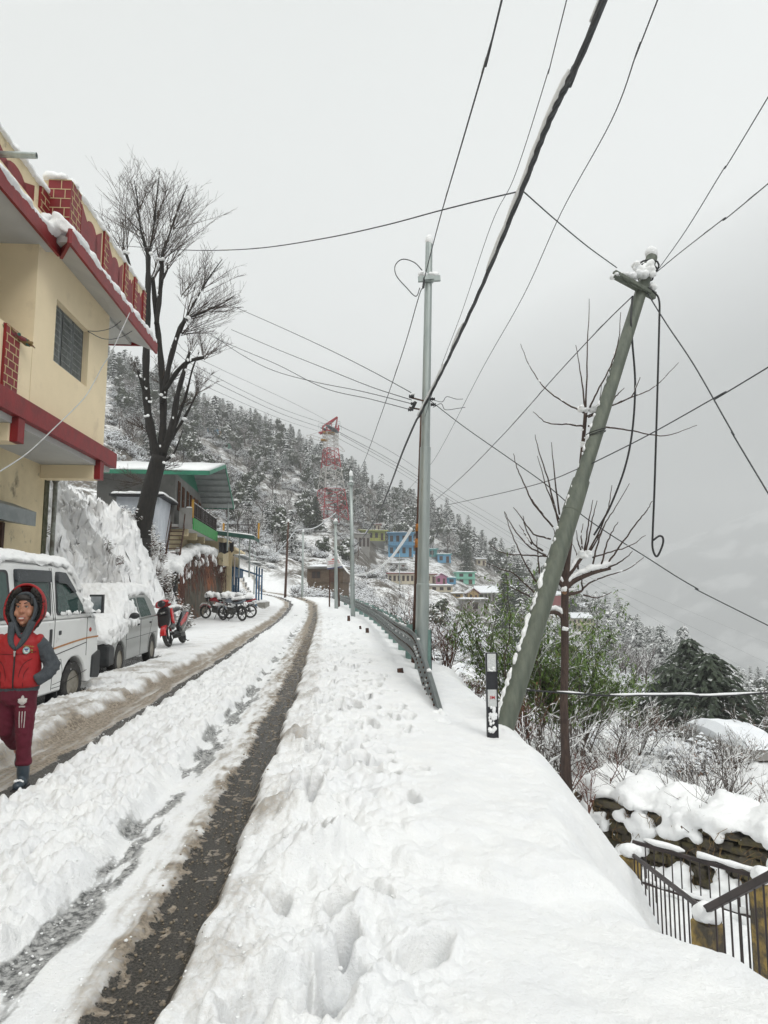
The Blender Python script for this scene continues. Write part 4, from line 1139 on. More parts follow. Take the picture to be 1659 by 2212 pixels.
def delineator():
    Y = 7.0; b = P(1064, 1580, Y); b.z = hz(b.x, Y) - .2; top = P(1061, 1410, Y)
    t = empty('marker_post', (b.x, Y, b.z), 'black road marker post with two white reflectors beside the guardrail end', 'marker post')
    x0, z1 = top.x, top.z; w = 24 / F * Y
    tilt = Matrix.Rotation(R(-1.0), 4, 'Y')
    def bx(mb, xa, xb, za, zb, y0, y1):
        mb.box2((xa, y0, za), (xb, y1, zb))
    mb = MB(); bx(mb, x0 - w / 2, x0 + w / 2, b.z, z1, Y - .012, Y + .03); bx(mb, x0 - w / 2, x0 - w / 2 + .012, b.z, z1, Y - .022, Y - .0125); bx(mb, x0 + w / 2 - .012, x0 + w / 2, b.z, z1, Y - .022, Y - .0125)
    mb.build('post', pm('black_plastic', (.02, .021, .026), (.012, .012, .015), scale=8, rough=.4), t, world=True)
    ww = w * .78; px2z = lambda py: P(1061, py, Y).z
    for a, b_ in ((1410.5, 1450), (1488, 1526)):
        mb = MB(); bx(mb, x0 - ww / 2, x0 + ww / 2, px2z(b_), px2z(a) - .006, Y - .017, Y - .0125); mb.build('reflector', pm('reflector_white', (.66, .67, .66), (.52, .54, .54), scale=60, rough=.35, bump=.5, bscale=160), t, world=True)
    M = Matrix.Translation((x0, Y - .0185, px2z(1506.5))) @ FRONT
    text_on('lettering', '3M', .042, M, RED, t, .001, True)
    sn = MB(); rnd = random.Random(2)
    for k in range(26):
        zz = px2z(rnd.uniform(1526, 1578)); s = rnd.uniform(.008, .024)
        sn.ell((x0 + rnd.uniform(-.3, .3) * w, Y - .018, zz), (s, .008, s * 1.1), 7, 5, None, 0, .2, k)
    for k in range(9): sn.ell((x0 + rnd.uniform(-.3, .3) * w, Y - .019, px2z(rnd.uniform(1441, 1449))), (.012, .004, .009), 6, 4, None, 0, .2, k)
    sn.build('snow', SNOW, t, world=True, smooth=True)
delineator()

# --- pruned tree right of the leaning pole
def Z3(x, y, Y): return P(1026 + .4884 * x, 594 + .4884 * y, Y)
def pruned_tree():
    rnd = random.Random(9); Y = 9.0
    g = P(1221, 1640, Y)
    t = empty('pruned_tree', (g.x, Y, g.z - .3), 'slim pruned leafless tree with upswept shoots behind the leaning pole', 'tree')
    tr = MB(); pts = [Z3(402, 2160, Y) - Vector((0, 0, .4)), Z3(400, 2100, Y), Z3(393, 1900, Y), Z3(398, 1700, Y), Z3(397, 1500, Y), Z3(398, 1380, Y), Z3(410, 1260, Y), Z3(422, 1150, Y), Z3(450, 1000, Y + .1), Z3(470, 820, Y + .15), Z3(482, 700, Y + .15), Z3(490, 600, Y + .15)]
    sc = .4884 / F * Y
    tr.tube(pts, [26 * sc, 20 * sc, 17.5 * sc, 17 * sc, 17 * sc, 17 * sc, 13 * sc, 13 * sc, 10 * sc, 9 * sc, 8.5 * sc, 9 * sc], 12)
    tr.build('trunk', BARK2, t, world=True, smooth=True)
    limbs = [([(398, 1385), (440, 1352), (520, 1318), (600, 1298)], 14, 6, 1), ([(402, 1345), (440, 1292), (462, 1262), (482, 1232)], 10, 8, 1), ([(396, 1385), (372, 1355), (345, 1338), (300, 1330)], 12, 6, 1), ([(398, 1412), (440, 1408), (472, 1398)], 10, 5, 1),
             ([(393, 1560), (385, 1510), (350, 1492), (308, 1500)], 12, 7, 1), ([(400, 1390), (382, 1310), (376, 1230), (380, 1180), (372, 1110)], 9, 6, .3), ([(422, 1170), (426, 1130), (430, 1100)], 6, 5, 1)]
    shoots = [[(490, 600), (497, 350), (505, 105)], [(488, 590), (470, 450), (446, 310)], [(482, 610), (390, 560), (300, 490), (240, 400), (202, 305)], [(485, 670), (400, 660), (320, 655), (257, 605)], [(495, 625), (600, 580), (720, 530), (800, 490), (900, 388)], [(500, 630), (610, 575), (690, 540), (715, 490), (730, 452)], [(500, 600), (540, 520), (600, 400), (636, 290), (645, 165)], [(500, 668), (620, 676), (700, 690), (820, 711), (900, 695), (982, 665)], [(595, 570), (630, 530), (660, 500)],
              [(372, 1110), (330, 930), (285, 790), (266, 706)], [(374, 1060), (352, 880), (338, 740)], [(372, 1080), (320, 950), (276, 800)], [(345, 1115), (260, 1010), (215, 920), (185, 850), (170, 790)], [(300, 1060), (262, 1010), (240, 975)], [(312, 1240), (240, 1200), (170, 1120), (130, 1046)], [(300, 1220), (260, 1190), (225, 1120), (212, 1065)], [(334, 1168), (260, 1145), (210, 1080), (170, 1028)], [(320, 1245), (230, 1240), (150, 1235), (95, 1215), (62, 1186)], [(272, 1358), (215, 1260), (165, 1150), (130, 1048)], [(262, 1405), (170, 1320), (110, 1298), (45, 1270)], [(242, 1422), (180, 1390), (118, 1355)], [(285, 1320), (278, 1230), (273, 1155)], [(250, 1190), (225, 1150), (195, 1105)],
              [(580, 1288), (640, 1200), (720, 1090), (760, 1040), (785, 1000)], [(512, 1315), (540, 1200), (570, 1110), (620, 1030), (683, 922)], [(555, 1300), (580, 1200), (605, 1140), (633, 1093)], [(520, 1250), (600, 1225), (680, 1200), (755, 1152)], [(480, 1232), (470, 1160), (478, 1100)], [(484, 1228), (500, 1110), (521, 995)], [(490, 1230), (515, 1100), (540, 998)], [(496, 1235), (560, 1110), (590, 1030), (606, 930)], [(476, 1238), (455, 1180), (448, 1130)], [(500, 1240), (540, 1170), (575, 1100)],
              [(470, 1400), (510, 1360), (600, 1325), (680, 1300), (746, 1250)], [(480, 1415), (540, 1428), (605, 1402)], [(590, 1295), (650, 1265), (697, 1222)], [(476, 1390), (473, 1350), (478, 1320)], [(318, 1500), (316, 1460), (322, 1420)], [(440, 1120), (470, 1010), (490, 880)], [(380, 1190), (360, 1160), (345, 1120)], [(530, 680), (545, 640), (560, 480)], [(456, 1300), (452, 1240), (430, 1190)]]
    cr_ = MB(); sn = MB()
    for L, r0, r1, s in limbs:
        q = smooth_pts([Z3(x, y, Y) for x, y in L], 5); n = len(q)
        cr_.tube(q, [(r0 + (r1 - r0) * i / (n - 1)) * sc for i in range(n)], 9)
        if s == 1: up_snow(sn, [p + Vector((0, 0, .015)) for p in q[1:]], r0 * sc * 1.05, rnd, .97, 2.0)
    cr_.build('limb', BARK2, t, world=True, smooth=True)
    cr_ = MB()
    for L in shoots:
        dy = rnd.uniform(-.5, .5); m = len(L) - 1
        q = smooth_pts([Z3(x, y, Y + dy * i / m) for i, (x, y) in enumerate(L)], 5); n = len(q)
        for i in range(1, n - 1): q[i] += Vector((rnd.uniform(-1, 1), 0, rnd.uniform(-1, 1))) * .006
        cr_.tube(q, [(4.3 - 3.0 * i / (n - 1)) * sc for i in range(n)], 6, cap=False)
        a, b = q[0], q[-1]
        if abs((b - a).normalized().z) < .82: up_snow(sn, [p for p in q[:-2]], 2.9 * sc, rnd, .72, 1.7)
    cr_.build('shoots', BARK2, t, world=True, smooth=True)
    lumps(sn, Z3(498, 597, Y), .04, 22, (.11, .05, .04), 3); lumps(sn, Z3(483, 1240, Y), .045, 18, (.07, .05, .05), 5); lumps(sn, Z3(392, 1392, Y - .08), .035, 4, (.02, .02, .04), 8); lumps(sn, Z3(396, 1568, Y - .09), .03, 5, (.03, .01, .03), 8); lumps(sn, Z3(480, 740, Y), .03, 9, (.03, .03, .18), 2)
    snow_build(sn, t, .011)
    mb = MB(); c = Z3(392, 1398, Y); mb.tube([c, c + Vector((-.01, -.10, -.02))], [.035, .028], 8); mb.build('cut_stub', pm('cut_wood', (.30, .17, .09), (.15, .08, .05), scale=20, rough=.9), t, world=True)
pruned_tree()

# --- the big dark bare tree on the left bank
def big_tree():
    rnd = random.Random(15); Y = 24.0; sc = 1 / F * Y
    q_ = lambda x, y, dy=0: P(x, y, Y + dy)
    g = q_(306, 1145)
    t = empty('bare_tree', (g.x, Y, g.z - .4), 'tall dark pollarded tree with bare twigs above the left bank', 'tree')
    tr = MB()
    tr.tube([q_(299, 1222), q_(303, 1163)], [25 * sc, 23 * sc], 12)
    tr.tube(smooth_pts([q_(303, 1165), q_(308, 1130), q_(322, 1070), q_(335, 1020), q_(345, 985)], 3), [23 * sc, 21 * sc] + [20 * sc] * 3 + [18.5 * sc] * 3 + [17.5 * sc] * 3 + [17 * sc, 17 * sc], 12)
    tr.build('trunk', BARK, t, world=True, smooth=True)
    limbs = [([(320, 560), (303, 490), (298, 440), (290, 390)], 4.5, 1.6, .2), ([(320, 560), (332, 490), (338, 430), (345, 370)], 4.5, 1.6, .2), ([(347, 562), (368, 500), (385, 450), (405, 400)], 4.5, 1.6, .2), ([(400, 690), (432, 632), (455, 595), (480, 560)], 4, 1.5, .2), ([(400, 690), (445, 672), (480, 655), (505, 640)], 4, 1.5, .2), ([(340, 1000), (330, 950), (318, 880), (315, 800), (318, 700), (320, 620), (320, 555)], 17, 9, 0), ([(345, 1000), (352, 930), (352, 850), (346, 760), (338, 690), (330, 600)], 15, 8, .5), ([(350, 985), (372, 920), (382, 860), (398, 800), (410, 760)], 15, 5, -.4), ([(352, 870), (365, 790), (385, 720), (400, 690)], 11, 8, .2),
             ([(352, 850), (385, 800), (410, 780), (440, 772)], 9, 6, -.5), ([(338, 700), (345, 640), (350, 580), (347, 562)], 9, 8, .7), ([(347, 610), (360, 585), (362, 570)], 5, 4, .8), ([(318, 760), (312, 700), (300, 640), (285, 590), (270, 540)], 8, 5, .6), ([(325, 870), (310, 840), (298, 800)], 7, 5, -.3), ([(312, 840), (303, 815)], 5, 4, -.3), ([(362, 960), (400, 900), (425, 850)], 7, 3, .3), ([(375, 930), (400, 860), (415, 800), (430, 760)], 6, 2, .6), ([(348, 1000), (375, 980), (395, 930)], 6, 2, -.5)]
    lm = MB(); sn = MB()
    for L, r0, r1, dy in limbs:
        q = smooth_pts([q_(x, y, dy * i / (len(L) - 1)) for i, (x, y) in enumerate(L)], 4); n = len(q)
        lm.tube(q, [(r0 + (r1 - r0) * i / (n - 1)) * sc * .60 * (1 + .12 * math.sin(i * 1.7 + r0)) for i in range(n)], 9)
        for k in range(3):
            p = rnd.choice(q); sn.ell(p + Vector((rnd.uniform(-.08, .08), -.13, 0)), (.04, .03, .06), 7, 5, None, 0, .2, k)
    lm.build('limb', BARK, t, world=True, smooth=True)
    heads = [((320, 552), .9, 15, 190, (-.85, .50), .75), ((347, 562), 1.0, 14, 180, (-.25, .9), .7), ((270, 545), .9, 14, 170, (-.75, .2), .6), ((400, 690), 1.0, 18, 140, (-.1, 1.35), .4), ((300, 455), 1, 12, 120, (-.9, .3), .5), ((333, 480), 1, 12, 130, (-.5, .6), .5), ((372, 490), 1, 12, 130, (-.1, 1.0), .5), ((438, 625), 1, 12, 90, (.1, 1.3), .4), ((452, 668), 1, 12, 80, (.4, 1.6), .3), ((310, 510), 1, 8, 130, (-1.1, -.3), .5), ((395, 640), 1, 10, 110, (-.3, .8), .5), ((440, 770), 1, 16, 70, (-.2, 1.3), .3), ((362, 575), 1, 8, 130, (.2, .8), .6), ((330, 600), 1, 10, 150, (-.2, .3), .9), ((410, 760), 1, 8, 70, (-.2, .5), .3), ((298, 800), 1, 6, 40, (-1, -.1), .3), ((352, 830), 1, 14, 60, (-1.2, 1.2), .3), ((425, 850), 1, 12, 60, (-.6, 1.3), .3), ((395, 720), 1, 14, 120, (.4, 1.5), .5), ((318, 930), 1, 10, 50, (-1.4, -.4), .3), ((385, 880), 1, 12, 55, (-.3, 1.5), .3), ((345, 1010), 1, 8, 60, (.6, 1.9), .3), ((310, 1040), 1, 9, 70, (-1.9, -1.0), .3)]
    tw = MB()
    for (hx, hy), _, n, L, (a0, a1), up in heads:
        for k in range(n):
            a = rnd.uniform(a0, a1) ; d0 = Vector((math.sin(a) * 1.15, rnd.uniform(-.5, .5), math.cos(a))).normalized()
            ln = L * sc * rnd.uniform(.6, 1.12) * (1 if up > .4 else 1); p = q_(hx + rnd.uniform(-5, 5), hy + rnd.uniform(-5, 8), rnd.uniform(-.2, .2) + .3)
            pts = [p.copy()]; d = d0.copy(); m = 6
            for i in range(m):
                d = (d + Vector((rnd.uniform(-.07, .07), rnd.uniform(-.06, .06), (.035 * up)))).normalized(); p = p + d * ln / m; pts.append(p.copy())
            r0 = .011 * (L / 160) ** .5 + .004; tw.tube(pts, [r0 * (1 - .72 * i / m) for i in range(m + 1)], 4, cap=False)
            for j in range(rnd.randint(9, 14)):
                i = rnd.randint(1, m - 1); f_ = rnd.random(); o = pts[i].lerp(pts[i + 1], f_)
                sd = rnd.choice((-1, 1)); d2 = (d + Vector((sd * rnd.uniform(.3, 1.0), rnd.uniform(-.6, .6), rnd.uniform(-.2, .4)))).normalized(); l2 = ln * rnd.uniform(.12, .34)
                mid = o + d2 * l2 * .5 + Vector((0, 0, .02)); e_ = o + d2 * l2 + Vector((0, 0, .10 * l2))
                tw.tube([o, mid, e_], [.0055, .0042, .0026], 3, cap=False)
                if rnd.random() < .6:
                    d3 = (d2 + Vector((rnd.uniform(-.7, .7), 0, rnd.uniform(-.4, .7)))).normalized(); tw.tube([mid, mid + d3 * l2 * .45], [.005, .003], 3, cap=False)
    tw.build('twigs', pm('twig_brown', (.085, .062, .048), (.045, .033, .028), scale=5, rough=.9, snow=(.9, 1.1, 5)), t, world=True, fixn=False)
    for hx, hy in ((322, 548), (347, 560), (403, 688), (268, 545)): lumps(sn, q_(hx, hy, -.15), .07, 5, (.14, .05, .05), int(hx))
    for hx, hy in ((372, 985), (356, 1000), (402, 802), (352, 858), (398, 905), (318, 900)): lumps(sn, q_(hx, hy, -.3), .07, 3, (.08, .05, .08), int(hx))
    snow_build(sn, t, .022)
big_tree()

# --- terrace wall, stairs railing at lower right
STONE = pm('dry_stone', (.105, .09, .065), (.035, .030, .024), scale=5, rough=.95, bump=.9, bscale=9, c3=(.10, .085, .04), c3scale=6, c3lim=(.5, .62))
def terrace_wall():
    a = P(1262, 1705, 9.5); b = P(1720, 1822, 7.35)
    t = empty('stone_wall', (a.x, a.y, a.z - .9), 'rough dark stone terrace wall capped with thick snow at the right', 'wall')
    rnd = random.Random(4); mb = MB(); d = (b - a); L = math.hypot(d.x, d.y); e_ = Vector((d.x, d.y, 0)).normalized(); nrm = Vector((e_.y, -e_.x, 0))
    x = 0
    hgt = lambda q: .62 + .10 * math.sin(q * 2.3) + .08 * math.sin(q * 5.1 + 1)
    q = 0
    cols = int(L / .17)
    for i in range(cols):
        for j in range(7):
            z = a.z + d.z * i / cols - .08 - j * .115
            if j * .115 > hgt(i * .17) + .1: continue
            c = a + e_ * (i * .17 + (.08 if j % 2 else 0)) + nrm * rnd.uniform(-.03, .05)
            mb.box((c.x, c.y, z), (rnd.uniform(.15, .24), .28, rnd.uniform(.08, .125)), (rnd.uniform(-.12, .12), rnd.uniform(-.15, .15), math.atan2(e_.y, e_.x) + rnd.uniform(-.15, .15)))
    mb.build('stones', STONE, t, world=True, bevel=.02)
    # snow cap with overhanging lumps
    sn = MB(); rg = []; n = 60
    for i in range(n + 1):
        c = a + d * (i / n); th = .20 + .06 * math.sin(i * .5) + rnd.uniform(-.02, .02); ov = .07 + .05 * math.sin(i * .33 + 1) + rnd.uniform(-.02, .02)
        ring = []
        for k in range(14):
            an = 2 * math.pi * k / 14; rr = .42
            ring.append(c + nrm * (math.cos(an) * (.42 + ov) - .28) + Vector((0, 0, .02 + math.sin(an) * th * (1 if math.sin(an) > 0 else .45) * rnd.uniform(.9, 1.08))))
        rg.append(ring)
    sn.rings(rg)
    for k in range(130):
        q = rnd.random(); zz = -rnd.random() ** .7 * .75; c = a + d * q + nrm * (.17 + .10 * (-zz)) + Vector((0, 0, zz))
        if vnoise(np.array(q * 13.), np.array(zz * 3.), 5) < -.05: continue
        s = rnd.uniform(.05, .13); sn.ell(c, (s * 1.2, s, s * .8), 9, 6, None, 0, .12, k)
    for k in range(60):
        q = rnd.random(); c = a + d * q + nrm * .30 + Vector((0, 0, -.78)); s = rnd.uniform(.10, .22); sn.ell(c, (s * 1.3, s, s * .6), 10, 7, None, 0, .08, k)
    snow_build(sn, t, .03, .6)
    gr = MB()
    for k in range(170):
        q = rnd.random(); c = a + d * q + nrm * .2 + Vector((0, 0, -rnd.random() * .7)); v = Vector((rnd.uniform(-.3, .3), -.1, rnd.uniform(-1, .3))).normalized() * rnd.uniform(.06, .2)
        gr.tube([c, c + v * .5 + nrm * .05, c + v + nrm * .02], .003, 3)
    gr.build('dry_grass', pm('dry_grass', (.26, .17, .07), (.13, .08, .04), scale=8, rough=.9), t, world=True, fixn=False)
terrace_wall()
def railing(name, label, pts, lower, bars, zb, mat=DARKMET, snow=None, r=.03):
    """pts: world top rail ends; lower: drop of the mid rail or None; zb: drop of the bar feet; snow = cover"""
    a, b = pts; t = empty(name, (a.x, a.y, a.z - zb), label, 'railing')
    mb = MB(); mb.bar(a, b, r * 1.3, r * 1.5); mb.build('top_rail', mat, t, world=True, bevel=.006)
    if lower: mb = MB(); mb.bar(a - Vector((0, 0, lower)), b - Vector((0, 0, lower)), r, r); mb.build('lower_rail', mat, t, world=True)
    mb = MB()
    for i in range(bars):
        q = (i + .5) / bars; p = a.lerp(b, q); mb.tube([p, p - Vector((0, 0, zb))], .0055, 5)
    mb.build('bars', mat, t, world=True)
    if snow:
        sn = MB(); rnd = random.Random(bars); L = (b - a).length
        up_snow(sn, [a + Vector((0, 0, .025)), b + Vector((0, 0, .025))], r * 1.1, rnd, snow, 1.2)
        if lower: up_snow(sn, [a - Vector((0, 0, lower)), b - Vector((0, 0, lower))], r * 1.1, rnd, .95, 1.6)
        sn.build('snow', SNOW, t, world=True, smooth=True, fixn=False)
def post(name, label, c, w, h, cap=True):
    t = empty(name, (c.x, c.y, c.z - h), label, 'post')
    mb = MB(); mb.box((c.x, c.y, c.z - h / 2), (w, w, h), (0, 0, .35)); mb.build('pillar', YELCONC, t, world=True, bevel=.012)
    if cap:
        sn = MB(); lumps(sn, c + Vector((0, 0, .05)), w * .62, 4, (.03, .03, .02), 7, .85); snow_build(sn, t, .012)
A0 = P(1366, 1846, 5.3); A1 = P(1515, 1962, 4.05); A2 = P(1522, 1968, 4.0)
railing('stair_railing', 'dark railing dropping from the snow bank to the yellow corner post', (A0, A1), None, 16, .62, r=.019)
railing('stair_railing', 'thick dark handrail rising right from the yellow corner post', (P(1522, 1966, 3.95), P(1720, 1862, 3.2)), None, 11, .70, r=.026)
railing('stair_railing', 'snow covered two bar railing behind, on the far side of the steps', (P(1366, 1818, 5.9), P(1650, 1898, 5.3)), .30, 14, .85, snow=.72, r=.020)
railing('stair_railing', 'snow covered lower railing continuing right behind the handrail', (P(1652, 1960, 5.2), P(1760, 1995, 4.9)), None, 5, .6, snow=.9, r=.020)
post('concrete_post', 'yellow painted concrete corner post with a round snow cap', P(1528, 1990, 3.98), .13, .9)
post('concrete_post', 'small yellow concrete post poking from the bank at the railing end', P(1361, 1850, 5.35), .12, .8)
post('concrete_post', 'yellow concrete post behind the thick handrail at the right edge', P(1648, 1905, 5.25), .14, .9)

# --- near bushes on the valley side
rn_ = random.Random(31)
def bush(px, Y, top_py, w, label, seed, mats=(TWIG, SNOW), leafy=None, n=9, depth=3, group='snowy bushes on the terrace'):
    x = (px - CX) / F * Y; z = hz(x, Y) - .08; h = P(px, top_py, Y).z - z
    t = empty('bush', (x, Y, z), label, 'bush', group)
    rnd = random.Random(seed); mb = MB(); sn = MB()
    for k in range(n):
        a = rnd.random() * 6.28; d = Vector((math.cos(a) * w, math.sin(a) * w, rnd.uniform(.7, 1.4)))
        grow(mb, (rnd.uniform(-.1, .1), rnd.uniform(-.1, .1), 0), d, h * rnd.uniform(.45, .75), .014 * h ** .5, depth, rnd, .10, 3, .65, 3, (3, 4), .60, sn)
    mb.build('branches', mats[0], t, fixn=False)
    if sn.n: sn.build('snow', SNOW, t, fixn=False, smooth=True)
    if leafy:
        V = np.concatenate(mb.v); lf = MB(); vs = []; fs = []; m = leafy[1]
        for k in range(m):
            p = Vector(V[rnd.randrange(len(V))]) + Vector((rnd.gauss(0, .05), rnd.gauss(0, .05), rnd.gauss(0, .05)))
            if p.z < h * leafy[2]: continue
            a = Vector((rnd.gauss(0, 1), rnd.gauss(0, 1), rnd.gauss(-.3, .6))).normalized(); b = a.cross(Vector((0, 0, 1))).normalized(); s = leafy[3] * rnd.uniform(.6, 1.3)
            i = len(vs); vs += [p, p + a * s + b * s * .35, p + a * s * 2.1 - Vector((0, 0, s * .3)), p + a * s - b * s * .35]; fs.append((i, i + 1, i + 2, i + 3))
        lf.add(vs, fs); lf.build('leaves', leafy[0], t, fixn=False)
    return t
bush(1145, 13.5, 1310, .36, 'tall leafy bush with green leaves behind the leaning pole', 1, leafy=(LEAFG, 10500, .30, .056), n=14)
bush(1240, 14.5, 1405, .34, 'green leaved bush seen right of the pruned tree trunk', 2, leafy=(LEAFG, 6500, .40, .052), n=12)
bush(1085, 12.2, 1480, .7, 'low reddish twiggy bush behind the marker post', 3, (TWIGRED, SNOW), leafy=(BROWNLEAF, 500, .2, .03), n=10)
bush(1010, 13.5, 1450, .8, 'tangled snow dusted bush between guardrail post and marker post', 4, (TWIGRED, SNOW), leafy=(BROWNLEAF, 350, .1, .03), n=10)
bush(955, 15.0, 1290, .45, 'thin reddish sapling bush right of the tall pole', 5, (TWIGRED, SNOW), leafy=(BROWNLEAF, 260, .2, .035), n=9)
bush(870, 21.0, 1255, .5, 'thin bare sapling left of the tall pole beyond the rail', 6, (TWIG, SNOW), n=7)
lab = ['snow laden bush just behind the pruned tree trunk', 'spreading bare bush with snowy twigs below the low cable', 'dark tangled bush with snow clots left of the conifers', 'bushy snow lined thicket above the stone wall', 'gnarled snowy bush leaning over the stone wall', 'upright bare bush in front of the two big conifers', 'broad snowy thicket near the green metal shed', 'frosted bush at the right edge above the snow field', 'thin stalky bush low at the right edge by the wall', 'small bare bush poking above the wall snow', 'reddish stalks beside the pruned tree foot', 'bare branching bush right of the green shed', 'tall frosted thicket behind the low cable', 'thin whitened sapling near the right edge']
for i, (px, Y, tp, w, n, red) in enumerate([(1190, 10.2, 1480, .6, 9, 0), (1290, 12.5, 1500, .7, 11, 0), (1350, 14.5, 1510, .7, 10, 0), (1340, 10.8, 1560, .8, 10, 0), (1440, 9.3, 1580, .9, 10, 0), (1450, 15.5, 1545, .6, 10, 0), (1390, 17, 1530, .8, 10, 1), (1560, 13, 1570, .7, 10, 0), (1640, 8.6, 1680, .3, 6, 1), (1520, 8.8, 1640, .45, 7, 0), (1240, 9.0, 1600, .4, 5, 1), (1500, 11.5, 1590, .9, 10, 0), (1240, 16, 1470, .7, 10, 0), (1625, 15, 1480, .6, 8, 0)]):
    bush(px, Y, tp, w, lab[i], 50 + i, (TWIGRED if red else TWIG, SNOW), n=n, leafy=(BROWNLEAF, 90, .1, .03) if i % 2 else None)

def big_conifer(px, Y, tp, wid, label, seed):
    x = (px - CX) / F * Y; z = hz(x, Y); h = P(px, tp, Y).z - z
    big = h > 8 and Y < 60
    tr, cr_ = cedar(h, wid * .82, 9000, seed, .30) if big else conifer('x', h, wid, 22, 11, seed, .3, card=.40)
    t = empty('conifer', (x, Y, z), label, 'conifer tree', 'big dark conifers at the right')
    tr.build('trunk', BARK, t, fixn=False); cr_.build('crown', pm('cedar', (.040, .056, .030), (.018, .028, .017), scale=1.5, rough=.8, snow=(.80, 1.2, 2.4)), t, fixn=False)
big_conifer(1478, 42, 1378, 5.0, 'left one of the two big dark conifers at the right', 1)
big_conifer(1520, 36, 1410, 4.6, 'right one of the two big dark conifers, slightly nearer', 2)
big_conifer(1440, 40, 1440, 3.6, 'lower dark conifer crowded against the left of the big pair', 3)
big_conifer(1118, 150, 1215, 3.2, 'slender snow tiered conifer left of the leaning pole', 6)
big_conifer(680, 150, 1072, 2.6, 'small bright green conifer left of the tower foot', 7)
big_conifer(1088, 128, 1238, 3.0, 'broad dark conifer beside the white roofed house', 8)
big_conifer(1008, 205, 1165, 3.0, 'snow layered conifer between the turquoise houses', 9)
# ------------------------------------------------------------------ buildings on the left
CREAM = pm('cream_wall', (.87, .73, .50), (.81, .68, .46), scale=1.2, rough=.85, bump=.12, bscale=60, c3=(.56, .45, .30), c3scale=1.1, c3lim=(.56, .8))
CREAMS = pm('stained_cream', (.76, .64, .42), (.64, .53, .34), scale=2, rough=.85, c3=(.16, .13, .09), c3scale=2.2, c3lim=(.58, .72))
REDP = pm('oxblood_paint', (.235, .006, .008), (.165, .005, .007), scale=4, rough=.5, bump=.15, bscale=25)
SOFFIT = pm('soffit', (.50, .50, .48), (.44, .44, .43), scale=1.5, rough=.9, c3=(.25, .22, .17), c3scale=1.6, c3lim=(.68, .82))
GREYM = pm('grey_sheet', (.27, .29, .29), (.19, .21, .21), scale=3, rough=.5, metal=.4, c3=(.16, .12, .08), c3scale=3, c3lim=(.62, .75))
DARKGL = pm('dark_glass', (.012, .013, .013), (.008, .008, .008), scale=3, rough=.8, spec=.0)
FRAMEG = pm('window_frame_grey', (.13, .14, .14), (.08, .09, .09), scale=8, rough=.6)
WOODR = pm('orange_wood', (.22, .09, .04), (.13, .055, .03), scale=10, rough=.6)

def snow_strip(mb, a, b, w, h, seed, out=Vector((0, 0, 0)), n=None, ragged=.15):
    """soft rounded snow lying along a->b, width w across"""
    a = Vector(a); b = Vector(b); d = b - a; L = d.length; n = n or max(6, int(L / .12)); rnd = random.Random(seed)
    e_ = d.normalized(); s = Vector((e_.y, -e_.x, 0)).normalized(); rg = []
    ph = rnd.random() * 9
    for i in range(n + 1):
        c = a + d * (i / n); k = 1 + ragged * math.sin(i * .9 + ph) * .5 + rnd.uniform(-ragged, ragged) * .5
        if i in (0, n): k *= .55
        ring = []
        for j in range(12):
            t = 2 * math.pi * j / 12; cz = math.sin(t)
            ring.append(c + s * (math.cos(t) * w / 2 * (k if math.cos(t) > 0 else 1)) + Vector((0, 0, (cz * h * k if cz > 0 else cz * h * .12) )))
        rg.append(ring)
    mb.rings(rg)

def brick_lines(mb, a0, a1, s0, s1, z0, z1, face, rows, mi=0, w=.012):
    """mortar grid laid on a plane; face 'a' (plane across=a0, runs along s) or 's' (plane s=s0, runs along a)"""
    for r_ in range(rows + 1):
        z = z0 + (z1 - z0) * r_ / rows
        if face == 'a': mb.box2((a0, s0, z - w / 2), (a0 + .006, s1, z + w / 2), mi)
        else: mb.box2((a0, s0 - .006, z - w / 2), (a1, s0, z + w / 2), mi)
    L = (s1 - s0) if face == 'a' else (a1 - a0)
    for r_ in range(rows):
        za = z0 + (z1 - z0) * r_ / rows + w / 2; zb = z0 + (z1 - z0) * (r_ + 1) / rows - w / 2
        n = max(1, int(round(L / .24)))
        for k in range(n + 1):
            q = (k + (.5 if r_ % 2 else .15)) / n * L
            if q < .03 or q > L - .03: continue
            if face == 'a': mb.box2((a0, s0 + q - w / 2, za), (a0 + .005, s0 + q + w / 2, zb), mi)
            else: mb.box2((a0 + q - w / 2, s0 - .005, za), (a0 + q + w / 2, s0, zb), mi)
def motif(mb, a, s0, s1, z0, z1, mi=0):
    w = s1 - s0; h = z1 - z0; th = .014
    def poly(pts): 
        mb.prism([(s0 + x * w, z0 + y * h) for x, y in pts], a, a + th, 'x', mi)
    poly([(.0, .0), (.30, .06), (.30, .74), (.0, 1.0)])
    poly([(.70, .06), (1.0, .0), (1.0, 1.0), (.70, .74)])
    poly([(.50 + .30 * math.cos(t), .50 + .40 * math.sin(t)) for t in [2 * math.pi * i / 18 for i in range(18)]])
    mb.box2((a, s0 + .24 * w, z0 + .38 * h), (a + th - .003, s0 + .30 * w, z0 + .56 * h), mi); mb.box2((a, s0 + .70 * w, z0 + .38 * h), (a + th - .003, s0 + .77 * w, z0 + .56 * h), mi)

